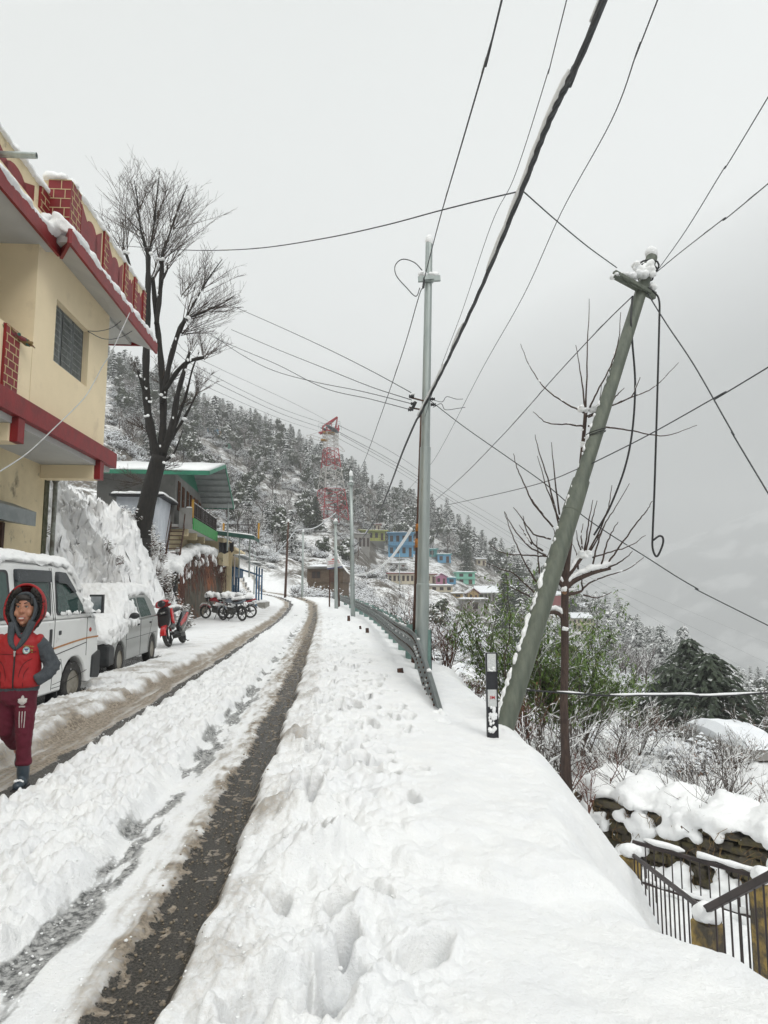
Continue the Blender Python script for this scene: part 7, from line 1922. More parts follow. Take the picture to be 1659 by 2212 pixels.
def remesh_obj(mb, name, mats, parent, vox, smooth_it=4, fold=0.0):
    o = mb.build(name, mats, None, fixn=True)
    m = o.modifiers.new('r', 'REMESH'); m.mode = 'VOXEL'; m.voxel_size = vox; m.use_smooth_shade = True
    s = o.modifiers.new('s', 'SMOOTH'); s.iterations = smooth_it; s.factor = .5
    dg = bpy.context.evaluated_depsgraph_get(); out = bpy.data.meshes.new_from_object(o.evaluated_get(dg)); old = o.data
    o.modifiers.clear(); o.data = out; out.name = name; bpy.data.meshes.remove(old)
    out.materials.clear()
    for q in (mats if isinstance(mats, list) else [mats]): out.materials.append(q)
    if fold:
        n = len(out.vertices); co = np.empty(n * 3); out.vertices.foreach_get('co', co); co = co.reshape(-1, 3); no = np.empty(n * 3); out.vertices.foreach_get('normal', no); no = no.reshape(-1, 3)
        a = np.arctan2(co[:, 1], co[:, 0]); d = 1 - 2 * np.abs(vnoise(a * 3 + co[:, 0] * 9, co[:, 2] * 22 + co[:, 0] * 14, 4)); d = d * .7 + .5 * vnoise(co[:, 0] * 30 + co[:, 1] * 22, co[:, 2] * 34, 8)
        co += no * (d * fold)[:, None]; out.vertices.foreach_set('co', co.ravel()); out.update()
    for p in out.polygons: p.use_smooth = True
    if parent: o.parent = parent
    return o
def ringz(cx, cy, z, rx, ry, n=28, sq=2.3, dent=None):
    out = []
    for k in range(n):
        a = 2 * math.pi * k / n; c, s = math.cos(a), math.sin(a)
        x = rx * math.copysign(abs(c) ** (2 / sq), c); y = ry * math.copysign(abs(s) ** (2 / sq), s)
        out.append((cx + x, cy + y, z))
    return out
def boy():
    Y = 5.1; foot = P(30, 1697, Y)
    t = empty('person', (foot.x - .02, Y, .065), 'smiling child in red hooded vest, maroon track trousers and dark boots, one hand in pocket', 'person', rz=R(8))
    SKIN = pm('skin', (.42, .20, .125), (.36, .16, .10), scale=14, rough=.5); SKIN.node_tree.nodes['Principled BSDF'].inputs['Subsurface Weight'].default_value = .08
    VEST = pm('red_vest', (.35, .008, .010), (.26, .005, .008), scale=3, rough=.65, bump=.25, bscale=12); FLEECE = pm('grey_fleece', (.075, .085, .095), (.05, .058, .066), scale=30, rough=.95, bump=.6, bscale=120)
    TRS = pm('maroon_fleece', (.115, .006, .022), (.085, .005, .016), scale=6, rough=.85, bump=.35, bscale=14); FUR = pm('black_fur', (.012, .011, .012), (.03, .025, .02), scale=40, rough=.9)
    BOOT = pm('rubber_boot', (.025, .04, .055), (.04, .055, .07), scale=8, rough=.3); HAIR = pm('dark_hair', (.010, .008, .007), (.02, .015, .012), scale=30, rough=.6)
    # proportions: hood top 1.52, chin 1.20, hips .78, total facing the camera (-y)
    # body: one surface, legs, trunk, arms, neck and head
    b = MB()
    HX, HZ = .035, 1.335     # head centre, leaning a little to the picture right
    b.ell((HX, 0, HZ), (.082, .098, .118), 24, 18); b.ell((HX, -.030, HZ - .055), (.062, .066, .070), 20, 14)
    b.ell((HX, -.104, HZ - .018), (.0155, .020, .017), 12, 9); b.ell((HX, -.092, HZ + .010), (.010, .016, .030), 12, 9); 
    for s in (-1, 1): b.ell((HX + s * .014, -.095, HZ - .022), (.010, .012, .009), 10, 7); b.ell((HX + s * .044, -.066, HZ - .030), (.028, .026, .030), 12, 9); b.ell((HX + s * .083, .01, HZ - .005), (.012, .022, .032), 10, 8); b.ell((HX + s * .030, -.078, HZ + .040), (.026, .016, .009), 12, 7)
    b.ell((HX, -.086, HZ - .060), (.027, .016, .010), 12, 8); b.ell((HX, -.084, HZ - .078), (.024, .015, .009), 12, 8); b.ell((HX, -.074, HZ - .105), (.022, .020, .016), 12, 8)
    b.tube([(HX, .012, HZ - .06), (.02, .01, 1.16), (.0, .01, 1.08)], [.048, .048, .06], 16)
    b.rings([ringz(0, 0, z, rx, ry) for z, rx, ry in ((1.13, .07, .06), (1.10, .15, .08), (1.02, .165, .09), (.86, .14, .085), (.76, .155, .095), (.70, .15, .09))])
    b.tube([(.07, 0, .74), (.081, -.02, .45), (.086, .0, .10)], [.060, .040, .030], 14); b.ell((.086, -.025, .055), (.026, .05, .026), 12, 8)
    b.tube([(-.075, 0, .72), (-.085, .04, .43), (-.09, .16, .34), (-.09, .28, .27), (-.09, .33, .20)], [.058, .040, .034, .028, .026], 14)
    b.tube([(.13, 0, 1.08), (.20, .015, 1.01), (.258, .022, .89), (.215, -.03, .835), (.115, -.05, .79)], [.045, .042, .036, .030, .026], 12); b.tube([(-.13, 0, 1.08), (-.21, .015, 1.01), (-.268, .022, .89), (-.225, -.03, .835), (-.125, -.05, .79)], [.045, .042, .036, .030, .026], 12)
    # closed hands inside the pockets
    for s in (-1, 1):
        b.ell((s * .105, -.045, .775), (.030, .020, .040), 12, 8)
        for k in range(4): b.tube([(s * (.125 - k * .016), -.05, .755), (s * (.120 - k * .016), -.062, .735), (s * (.115 - k * .016), -.05, .72 + .004 * k)], [.0085, .008, .0075], 8)
        b.tube([(s * .09, -.055, .79), (s * .07, -.065, .765), (s * .065, -.06, .745)], [.010, .009, .008], 8)
    body = remesh_obj(b, 'body', SKIN, t, .0048, 3)
    # eyes, brows, mouth
    for s in (-1, 1):
        e = MB(); e.ell((HX + s * .031, -.0855, HZ + .018), (.0135, .008, .0062), 12, 8); ey = e.build('eye', pm('eye_white', (.42, .38, .35), (.4, .36, .33), scale=10, rough=.2), body)
        e = MB(); e.ell((HX + s * .031 - .001, -.0915, HZ + .018), (.0062, .0035, .0060), 10, 7); e.build('iris', BLK, ey)
        e = MB(); e.tube([(HX + s * .016, -.0925, HZ + .0235), (HX + s * .031, -.0945, HZ + .0262), (HX + s * .046, -.087, HZ + .0215)], .0022, 6); e.build('eyelid', HAIR, body)
        e = MB(); e.tube([(HX + s * .014, -.095, HZ + .043), (HX + s * .032, -.094, HZ + .050), (HX + s * .052, -.078, HZ + .043)], [.0028, .0042, .002], 6); e.build('eyebrow', HAIR, body, smooth=True)
    e = MB(); e.tube([(HX - .030, -.090, HZ - .062), (HX - .012, -.1015, HZ - .0575), (HX, -.1005, HZ - .059), (HX + .012, -.1015, HZ - .0575), (HX + .030, -.090, HZ - .062)], [.002, .0045, .004, .0045, .002], 8); e.tube([(HX - .030, -.090, HZ - .063), (HX - .012, -.098, HZ - .079), (HX + .012, -.098, HZ - .079), (HX + .030, -.090, HZ - .063)], [.002, .0055, .0055, .002], 8); e.build('lips', pm('lips', (.36, .11, .09), (.3, .09, .075), scale=10, rough=.4), body, smooth=True)
    e = MB(); e.ell((HX, -.0985, HZ - .067), (.022, .0045, .0058), 12, 7); e.build('teeth', pm('teeth', (.66, .62, .55), (.6, .56, .5), scale=10, rough=.3), body)
    h = MB(); h.ell((HX, .012, HZ + .035), (.090, .098, .095), 22, 14); h.ell((HX - .01, -.060, HZ + .085), (.062, .030, .026), 14, 8, (0, .1, 0)); h.ell((HX - .055, -.055, HZ + .055), (.022, .025, .035), 10, 8); h.ell((HX + .060, -.05, HZ + .055), (.018, .025, .035), 10, 8)
    h.build('hair', HAIR, body, smooth=True)
    # sleeves / fleece sweater
    f = MB()
    f.tube(smooth_pts([(.135, .0, 1.085), (.195, .015, 1.02), (.245, .03, .93), (.262, .02, .885), (.225, -.03, .835), (.165, -.065, .795)], 4), [.064, .064, .063, .062, .061, .060, .060, .060, .062, .064, .064, .062, .060, .056, .054, .052, .050, .048, .046, .045, .045], 16)
    f.tube(smooth_pts([(-.135, .0, 1.085), (-.205, .015, 1.02), (-.255, .03, .93), (-.272, .02, .885), (-.235, -.03, .835), (-.175, -.065, .795)], 4), [.064] * 6 + [.062] * 6 + [.056] * 4 + [.05] * 5, 16)
    f.rings([ringz(0, 0, z, rx, ry, sq=2.2) for z, rx, ry in ((.80, .165, .105), (.765, .175, .113), (.725, .172, .110), (.715, .16, .10))])
    sw = remesh_obj(f, 'sweater', FLEECE, t, .008, 4, .007)
    # inner grey hood around the face
    def hood(name, mat, cx, cz, rx, rz, y0, y1, th, rot=0, open_bottom=.0, n=34, pts=7, vneck=0.0, back=.12):
        rg = []; seq = []
        for j in range(pts):           # outer surface front -> back, then inner back -> front
            q = j / (pts - 1); seq.append((q, 1))
        for j in range(pts - 1, -1, -1): seq.append((j / (pts - 1), 0))
        for q, o_ in seq:
            k = math.sqrt(max(0.0, 1 - (q * .98) ** 2.4)) * .93 + .07; off = th if o_ else 0; ring = []
            for i in range(n):
                a = 2 * math.pi * i / n; c, s = math.cos(a), math.sin(a); z = s * (rz + off) * k
                if s < 0: z *= (1 + vneck * (-s) ** 3); 
                xk = 1 - (.45 * max(0, -s - .35) if vneck else 0)
                ring.append((cx + c * (rx + off) * k * xk, y0 + (y1 - y0) * q + (.02 * (-s) if s < 0 else .03 * s) * (1 - q) * (-1 if s < 0 else 1), cz + z))
            rg.append(ring)
        m = MB(); m.rings(rg, closed=True); return m.build(name, mat, t, smooth=True)
    hood('inner_hood', FLEECE, HX + .002, HZ - .006, .084, .118, -.078, .14, .022, vneck=.55)
    hood('hood', VEST, HX - .004, HZ + .002, .146, .182, -.050, .19, .015, vneck=.18)
    fu = MB(); rnd = random.Random(3)
    for k in range(420):
        a = rnd.random() * 6.283; rr = rnd.uniform(.74, .97); c, s = math.cos(a), math.sin(a)
        if s > .80: continue
        p = Vector((HX + c * .160 * rr, -.045 + rnd.uniform(-.005, .03), HZ + s * .185 * rr)); d = Vector((c * rnd.uniform(-1, .4), -.7, s + rnd.uniform(-.5, .5))).normalized()
        fu.tube([p, p + d * .016, p + d * .028 + Vector((0, 0, -.006))], [.005, .004, .0015], 4)
    for k in range(40):
        a = 2 * math.pi * k / 40; c, s = math.cos(a), math.sin(a)
        if s > .9: continue
        fu.ell((HX + c * .135, -.02, HZ + s * .155), (.026, .03, .03), 8, 6, None, 0, .1, k)
    fu.build('hood_lining', FUR, t, smooth=True, fixn=False)
    # vest
    v = MB(); secs = [(1.155, .095, .075), (1.13, .135, .092), (1.09, .170, .105), (1.03, .178, .118), (.95, .172, .124), (.87, .176, .126), (.80, .186, .130), (.76, .184, .128), (.745, .165, .115)]
    v.rings([ringz(0, 0, z, rx, ry, 36, 2.5) for z, rx, ry in secs])
    for s in (-1, 1): v.ell((s * .155, 0, 1.095), (.040, .070, .050), 14, 10)
    vs_ = remesh_obj(v, 'vest', VEST, t, .008, 3, .0035)
    fy_ = lambda z, x=0: -float(np.interp(z, [q[0] for q in secs][::-1], [q[2] for q in secs][::-1])) * max(.0, 1 - abs(x / .185) ** 2.5) ** (1 / 2.5) - .001
    sm_ = MB(); tubeon = lambda m, pts, r_: m.tube(smooth_pts([(x, fy_(z, x), z) for x, z in pts], 4), r_, 6)
    DK = pm('dark_seam', (.10, .004, .006), (.07, .003, .005), scale=5, rough=.8)
    tubeon(sm_, [(-.165, 1.005), (-.08, 1.0), (.02, 1.0), (.09, 1.005), (.16, 1.015)], .0028)
    for s in (-1, 1): tubeon(sm_, [(s * .05, .755), (s * .055, .86), (s * .085, .93), (s * .14, .965)], .0028); tubeon(sm_, [(s * .085, .76), (s * .09, .85), (s * .12, .90)], .0025)
    sm_.build('seam', DK, vs_, smooth=True)
    z_ = MB(); z_.tube([(.012, fy_(z) - .002, z) for z in (1.05, .98, .9, .82, .75)], .0065, 6); zp = z_.build('zip', BLK, vs_, smooth=True)
    z_ = MB(); z_.box((.012, fy_(1.0) - .010, 1.0), (.012, .004, .030)); z_.box((.012, fy_(1.0) - .010, 1.02), (.018, .005, .010)); z_.build('zip_pull', MATS['chrome'], vs_)
    # collar: grey V of the sweater
    c_ = MB(); c_.tube(smooth_pts([(HX - .078, -.07, HZ - .10), (-.035, -.100, 1.10), (.010, -.122, 1.035)], 4), [.030, .030, .028, .026, .024, .022, .018, .014, .010], 10); c_.tube(smooth_pts([(HX + .080, -.07, HZ - .09), (.062, -.100, 1.10), (.014, -.122, 1.035)], 4), [.030, .030, .028, .026, .024, .022, .018, .014, .010], 10); c_.build('collar', FLEECE, sw, smooth=True)
    # badge with letters and embroidery
    bx, bz = .098, 1.028; by = fy_(bz, bx) - .006; rotb = Matrix.Translation((bx, by - .004, bz)) @ Matrix.Rotation(R(22), 4, 'Z')
    m = MB(); m.lathe([(.001, -.003), (.026, -.003), (.028, 0), (.026, .003), (.001, .003)], (0, 0, 0), 'y', 24); m.xf(rotb); bd = m.build('badge', pm('badge_rim', (.12, .30, .26), (.3, .45, .4), scale=60, rough=.5), vs_)
    m = MB(); m.lathe([(.001, -.0045), (.020, -.0045), (.020, -.003)], (0, 0, 0), 'y', 24); m.xf(rotb); m.build('badge_centre', WHITEP, bd)
    m = MB(); m.box((0, -.0055, .009), (.030, .002, .011)); m.xf(rotb); m.build('badge_blue', pm('badge_blue', (.02, .06, .25), (.015, .05, .2), scale=9, rough=.5), bd)
    vv, ff = text_mesh('FM', .016, .0006, True); m = MB(); m.add(vv, ff); m.xf(rotb @ Matrix.Translation((0, -.0058, -.005)) @ FRONT); m.build('badge_letters', BLK, bd)
    m = MB(); rr_ = random.Random(5)
    for k in range(5):
        p = Vector((bx - .020 + k * .016, by - .004 + k * .003, bz + .034 - k * .002)); m.tube([p + Vector((-.005, 0, -.005)), p + Vector((.0, -.001, .007)), p + Vector((.004, 0, -.003)), p + Vector((.010, .002, .003))], .0022, 5)
    for k in range(6): m.ell((bx + .030 + rr_.uniform(-.01, .012), by + .012, bz - .008 + rr_.uniform(-.012, .014)), (.006, .003, .004), 6, 4)
    m.build('embroidery', pm('gold_thread', (.20, .24, .05), (.30, .20, .04), scale=80, rough=.7), vs_)
    # trousers: front leg straight, other leg swung back
    tr = MB(); tr.rings([ringz(0, 0, z, rx, ry, sq=2.2) for z, rx, ry in ((.78, .155, .10), (.72, .165, .11), (.66, .16, .108), (.62, .10, .09))])
    L1 = [(.070, -.0, .70), (.078, -.01, .58), (.082, -.02, .42), (.085, -.01, .28), (.086, .0, .21), (.086, .0, .18), (.086, 0, .165)]
    L2 = [(-.075, .0, .70), (-.082, .03, .58), (-.085, .04, .42), (-.09, .16, .34), (-.09, .24, .30), (-.09, .27, .285), (-.09, .285, .28)]
    tr.tube(L1, [.088, .084, .068, .058, .060, .066, .048], 18); tr.tube(L2, [.088, .082, .068, .058, .060, .062, .045], 18)
    ts = remesh_obj(tr, 'trousers', TRS, t, .008, 3, .005)
    fx, fz = .085, 0
    m = MB(); W_ = pm('white_print', (.62, .58, .56), (.52, .48, .46), scale=40, rough=.8)
    for q in (-.022, .0, .022): m.tube(smooth_pts([(fx + q * 1.0 + .002, -.0965, .575), (fx + q * .95, -.0905, .51), (fx + q * .8, -.0865, .455)], 4), .0034, 5)
    m.build('stripes', W_, ts)
    # three leaf emblem cut by horizontal bands
    m = MB(); C = Vector((fx, -.103, .645))
    def leaf(a, l, w):
        pts = []; 
        for k in range(9): q = k / 8; pts.append((w * math.sin(math.pi * q) ** .8, l * q))
        for k in range(7, 0, -1): q = k / 8; pts.append((-w * math.sin(math.pi * q) ** .8, l * q))
        ca, sa = math.cos(a), math.sin(a)
        return [(x * ca + y * sa, -x * sa + y * ca) for x, y in pts]
    for a, l, w in ((0, .050, .0125), (-.95, .044, .013), (.95, .044, .013)):
        pl = leaf(a, l, w); n = len(pl); m.prism([(C.x + x, C.z + y) for x, y in pl], C.y - .0015 - (.0006 if a else 0) - (.0006 if a > 0 else 0), C.y + .006, 'y')
    for k in range(4): hw = [.036, .030, .022, .012][k]; m.box((C.x, C.y, C.z - .002 - k * .0062 + .004), (hw * 2, .005, .0040))
    m.build('emblem', W_, ts)
    vv, ff = text_mesh('adidas', .020, .0006, True); m = MB(); m.add(vv, ff); m.xf(Matrix.Translation((fx, -.1035, .613)) @ FRONT); m.build('lettering', W_, ts)
    # boots
    for (x, y, z, dy, lift) in ((.086, 0, .0, 0, 0), (-.09, .33, .10, 0, 1)):
        m = MB(); 
        if not lift: m.tube([(x, y, .19), (x, y, .12), (x, y + .005, .06)], [.048, .050, .046], 16); m.ell((x, y - .015, .045), (.046, .075, .045), 16, 10); m.ell((x, y - .085, .036), (.044, .055, .034), 16, 10)
        else: m.tube([(x, y - .05, .30), (x, y + .02, .25), (x, y + .06, .21)], [.048, .050, .046], 16); m.ell((x, y + .075, .18), (.044, .05, .07), 14, 9); m.ell((x, y + .06, .11), (.042, .036, .06), 14, 9)
        bo = remesh_obj(m, 'boot', BOOT, t, .007, 3)
        if not lift:
            m = MB(); m.box((x, -.035, .010), (.085, .21, .016)); m.build('sole', BLK, bo, bevel=.006); m = MB(); lumps(m, (x, -.085, .062), .022, 8, (.022, .03, .010), 4, .5); m.build('snow', SNOW, bo, smooth=True)
boy()
bpy.data.objects['person'].scale = (.88, .90, .97)
# ------------------------------------------------------------------ hillside village, tower, far poles
ROOFSN = SNOWFAR
WOODD = pm('dark_wood', (.10, .045, .03), (.06, .03, .02), scale=3, rough=.8)
VGL = pm('village_window', (.03, .032, .035), (.05, .035, .03), scale=.6, rough=.4, spec=.2)
def paintm(n, c): return pm(n, c, tuple(q * .85 for q in c), scale=.8, rough=.85, c3=tuple(q * .5 for q in c), c3scale=.6, c3lim=(.64, .85))
VY = paintm('lime_yellow', (.55, .58, .16)); VB = paintm('sky_blue_wall', (.13, .36, .56)); VT = paintm('turquoise_wall', (.15, .46, .45)); VM = paintm('mint_wall', (.24, .56, .44)); VP = paintm('pink_wall', (.48, .20, .32)); VC = paintm('cream_far', (.58, .52, .40)); VG = paintm('grey_far', (.30, .29, .27)); VW = paintm('white_far', (.62, .62, .60)); VR = paintm('maroon_sheet', (.30, .08, .08)); VO = paintm('ochre_far', (.50, .36, .17)); VGR = paintm('green_far', (.10, .30, .20)); BRK = pm('brick_far', (.15, .105, .07), (.09, .065, .045), scale=5, rough=.95, bump=.5)
HG = 'houses of the hillside village'
def house(px0, px1, ptop, pbot, Y, depth, wall, label, name='house', roof='flat', floors=1, wins=3, yaw=0.0, roofm=None, rise=1.4, over=.4, side=None, found=None, balcony=None, group=HG, winm=None, pillars=0, door=True, foundation_fit=True, fd=3.2):
    if Y > 100 and foundation_fit:
        best = None
        for k in range(61):
            yy = Y * (.80 + .0075 * k); g = P((px0 + px1) / 2, pbot, yy); e = abs(g.z - .2 - hz(g.x, yy)) + abs(yy - Y) * .02
            if best is None or e < best[0]: best = (e, yy)
        Y = best[1]
    a = P(px0, pbot, Y); b = P(px1, pbot, Y); w = b.x - a.x; h = P(px0, ptop, Y).z - a.z; c = Vector(((a.x + b.x) / 2, Y, a.z))
    t = empty(name, tuple(c), label, 'house', group, rz=yaw)
    m = MB(); m.box2((-w / 2, 0, 0), (w / 2, depth, h)); m.build('wall', wall, t)
    m = MB(); m.box2((-w / 2 + .1, .1, -fd), (w / 2 - .1, depth - .1, -.001)); m.build('foundation', found or VG, t)
    fh = h / floors
    for f in range(floors):
        for k in range(wins):
            x = -w / 2 + w * (k + .5) / wins; ww = min(1.0, w / wins * .45); z0 = f * fh + fh * .30; z1 = f * fh + fh * .78
            isd = door and f == 0 and k == wins - 1 and wins > 1
            if isd: z0 = .05
            m = MB(); m.box2((x - ww / 2, -.03, z0), (x + ww / 2, -.002, z1)); wn = m.build('door' if isd else 'window', WOODD if isd else (winm or VGL), t)
            if not isd:
                m = MB(); 
                for q in (x - ww / 2 - .05, x - .03, x + ww / 2 - .0): m.box2((q, -.06, z0), (q + .06, -.031, z1))
                m.box2((x - ww / 2, -.055, z1), (x + ww / 2, -.032, z1 + .07)); m.build('frame', WOODD, wn)
        if f: 
            m = MB(); m.box2((-w / 2 - over * .8, -over * 1.2, f * fh - .12), (w / 2 + over * .8, -.002, f * fh + .05)); m.build('ledge', side or wall, t)
        if balcony and f in balcony:
            m = MB(); m.box2((-w / 2, -1.3, f * fh - .1), (w / 2, -.001 - over * 1.2, f * fh + .04)); bb = m.build('balcony', wall, t)
            m = MB(); m.box2((-w / 2, -1.3, f * fh + .95), (w / 2, -1.25, f * fh + 1.0))
            for k in range(int(w / .5) + 1): m.box2((-w / 2 + k * .5, -1.29, f * fh + .04), (-w / 2 + k * .5 + .05, -1.25, f * fh + .95))
            m.build('railing', WOODD, bb)
    for k in range(pillars):
        x = -w / 2 + w * k / (pillars - 1); m = MB(); m.box2((x - .13, -1.45, -1.2), (x + .13, -1.2, h - .1)); m.build('pillar', VG, t)
    sn = MB(); rm = roofm or VG
    if roof == 'flat':
        m = MB(); m.box2((-w / 2 - over, -over - (1.2 if pillars or balcony else 0), h), (w / 2 + over, depth + over, h + .22)); m.build('roof', rm, t)
        snow_strip(sn, (-w / 2 - over + .1, depth / 2 - over * .3 - (.6 if pillars or balcony else 0), h + .22), (w / 2 + over - .1, depth / 2 - over * .3 - (.6 if pillars or balcony else 0), h + .22), depth + over * 1.6 + (1.2 if pillars or balcony else 0), .28, int(px0), n=6)
    elif roof in ('gable', 'gable_side', 'mono'):
        o_ = over
        if roof == 'gable':   # ridge runs left-right
            pf = [(-o_, h - .1), (depth / 2, h + rise), (depth + o_, h - .1)]; ax = 'x'; r0, r1 = -w / 2 - o_, w / 2 + o_
        elif roof == 'gable_side':
            pf = [(-w / 2 - o_, h - .1), (0, h + rise), (w / 2 + o_, h - .1)]; ax = 'y'; r0, r1 = -o_, depth + o_
        else: pf = [(-o_, h - .05), (depth / 2, h + rise / 2), (depth + o_, h + rise)]; ax = 'x'; r0, r1 = -w / 2 - o_, w / 2 + o_
        m = MB(); m.prism(pf + [(p[0], p[1] + .10) for p in reversed(pf)], r0, r1, ax); m.build('roof', rm, t)
        s2 = [(p[0] * (1.0), p[1] + .105) for p in pf]; sn.prism(s2 + [(p[0], p[1] + .20) for p in reversed(s2)], r0 + .05, r1 - .05, ax)
        if roof == 'gable_side': m = MB(); m.prism([(-w / 2, h - .0), (0, h + rise - .15), (w / 2, h - .0)], .01, .2, 'y'); m.build('gable_wall', wall, t)
    sn.build('snow', ROOFSN, t)
    return t
house(764, 800, 1154, 1192, 208, 8, VG, 'grey unfinished lower storey under the lime yellow hillside house', wins=4, yaw=R(20), door=False, pillars=0, winm=VGL, roof='flat', over=.2)
house(770, 832, 1147, 1168, 210, 8, VY, 'lime yellow house with long brown windowed balcony on the hillside', wins=5, balcony=(0,), roofm=VY, yaw=R(12), over=.7, floors=1)
house(790, 822, 1133, 1146, 213, 5, VC, 'small cream top storey with brown doors above the lime yellow house', wins=4, roofm=VR)
house(839, 893, 1152, 1203, 212, 8, VB, 'bright blue two storey house with red trimmed doors', wins=4, floors=2, balcony=(1,), roofm=VB)
house(850, 868, 1141, 1152, 214, 4, VY, 'small lime gabled room on top of the bright blue house', wins=1, roof='gable_side', rise=.9, roofm=VGR)
house(876, 893, 1138, 1151, 215, 4, VGR, 'dark green rooftop shed right of the lime gabled room', wins=2, roof='mono', rise=.6, roofm=VGR)
house(888, 903, 1172, 1198, 205, 5, VB, 'narrow blue annex half hidden by the tall pole', wins=1, floors=1)
house(922, 944, 1187, 1203, 210, 6, VT, 'turquoise box house on stilts right of the tall pole', wins=1, pillars=3, roofm=VT)
house(946, 974, 1198, 1216, 212, 6, VB, 'light blue house with stairs beside the turquoise stilt house', wins=2, roofm=VT)
house(987, 1026, 1237, 1262, 205, 7, VM, 'mint green two storey house with dark square windows', wins=2, floors=2, roofm=VM)
house(848, 878, 1217, 1232, 196, 5, VW, 'small white house with two brown windows above the long cream house', wins=2, roof='mono', rise=.4)
house(838, 905, 1239, 1262, 178, 6, VC, 'long cream house with several doors left of the tall pole', wins=7, roofm=VR)
house(920, 942, 1241, 1260, 178, 6, VC, 'cream house with a grey door right of the tall pole', wins=2, roofm=VR)
house(942, 965, 1246, 1262, 176, 6, VP, 'pink and purple house beside the small blue house', wins=2, roof='gable_side', rise=.8, roofm=VP)
house(966, 985, 1249, 1262, 177, 6, VB, 'small blue house between the pink and mint houses', wins=1, roofm=VT)
house(930, 978, 1266, 1279, 166, 5, VC, 'low wide cream school like building with a grey signboard', wins=3, roofm=VG, door=False)
house(1012, 1034, 1282, 1297, 140, 6, VO, 'ochre gabled front of the white roofed house', wins=2, roof='gable_side', rise=1.2, roofm=VR, over=.5)
house(1034, 1070, 1281, 1300, 142, 6, VG, 'dark verandah under the broad white tin roof', wins=3, roof='gable', rise=1.6, pillars=5, over=.9)
house(999, 1055, 1296, 1324, 132, 7, VG, 'open concrete frame garage below the white roofed house', wins=1, door=False, roofm=CONC, winm=VGL)
house(978, 1000, 1283, 1292, 138, 4, VO, 'little ochre outhouse left of the white roofed house', wins=1)
house(1067, 1086, 1213, 1232, 240, 6, VC, 'pale square house in the trees right of the mint house', wins=2, roof='gable', rise=1.5, floors=2)
house(1030, 1050, 1208, 1222, 262, 6, VC, 'faded cream house high in the misty forest', wins=2, roof='mono', rise=.8, group=HG)
house(962, 978, 1143, 1160, 258, 5, VW, 'pale snow roofed house deep in the dark forest', wins=1, roof='gable', rise=1)
house(1100, 1124, 1275, 1292, 200, 6, VO, 'ochre house with white roof left of the leaning pole', wins=2, roof='gable', rise=1.4, floors=2)
house(1182, 1216, 1285, 1308, 190, 7, VR, 'maroon sheet metal building seen past the leaning pole', wins=0, roof='mono', rise=1.0)
house(1216, 1246, 1285, 1306, 195, 7, VC, 'cream building joined to the maroon shed', wins=2, roof='mono', rise=.8)
house(1160, 1178, 1348, 1366, 150, 6, VB, 'small bright blue house between leaning pole and bushes', wins=1, roof='flat')
house(1238, 1284, 1336, 1364, 175, 7, VC, 'cream two storey block with white slatted roof near the forest', wins=5, floors=2, roof='mono', rise=1.3, door=False)
house(1250, 1275, 1312, 1324, 215, 6, VG, 'grey snow covered house above the cream block', wins=2, roof='gable', rise=1.5)
house(448, 468, 925, 937, 214, 6, VB, 'tiny blue shed high on the hillside above the green roof', wins=1, roof='mono', rise=.5, door=False)
house(470, 492, 932, 945, 212, 6, VO, 'small ochre house with brown doors high on the hillside', wins=3, roof='mono', rise=.8, roofm=VR)
house(482, 496, 958, 970, 175, 4, VGR, 'small green doored hut on the mid slope', wins=1, roof='flat')
house(552, 566, 944, 953, 200, 5, VO, 'small ochre house near the ridge line', wins=1)
house(662, 742, 1228, 1258, 76, 4, BRK, 'old brick hut with rusty door behind the sign board', wins=2, roof='flat', over=.3, group=None, yaw=R(-8), found=BRK, fd=2.2)
house(1545, 1562, 1515, 1545, 90, 5, paintm('lime_green', (.38, .55, .15)), 'bright lime green house glimpsed at the right edge', wins=1, roof='flat', group=None)
house(1268, 1302, 1632, 1664, 15.5, 2.2, pm('green_tin', (.02, .28, .14), (.012, .20, .10), scale=4, rough=.5), 'green tin shed showing through the snowy bushes', wins=0, roof='mono', rise=.3, over=.06, group=None, name='shed')
house(1590, 1700, 1640, 1668, 13.8, 2.2, pm('brown_shed', (.20, .15, .11), (.12, .09, .07), scale=2, rough=.9, c3=(.22, .08, .05), c3scale=1.5, c3lim=(.56, .7)), 'brown plank shed under thick snow at the right edge', wins=0, roof='flat', over=.12, group=None, name='shed')
# terrace walls of the village
for i, (a, b, Y, hh, lb) in enumerate([((812, 1272), (905, 1290), 150, 1.6, 'dark retaining wall below the long cream house'), ((925, 1345), (965, 1336), 100, 2.2, 'grey stone wall beside the snowy lane'), ((975, 1392), (1062, 1368), 85, 1.3, 'curved low wall along the snowy lane below the garage')]):
    p = P(a[0], a[1], Y); q = P(b[0], b[1], Y * .97); m = MB(); mid = (p + q) / 2 + Vector((0, -1, 0)); pts = smooth_pts([p, mid, q], 6); rg = [[(c.x, c.y, c.z), (c.x, c.y + .5, c.z), (c.x, c.y + .5, c.z - hh - 2), (c.x, c.y, c.z - hh - 2)] for c in pts]
    m.rings(rg); o = m.build('stone_wall', VG); tag(o, lb, 'wall')
    s = MB(); s.rings([[(c.x, c.y - .1, c.z), (c.x, c.y, c.z + .22), (c.x, c.y + .5, c.z + .22), (c.x, c.y + .65, c.z)] for c in pts]); s.build('snow', ROOFSN, o)

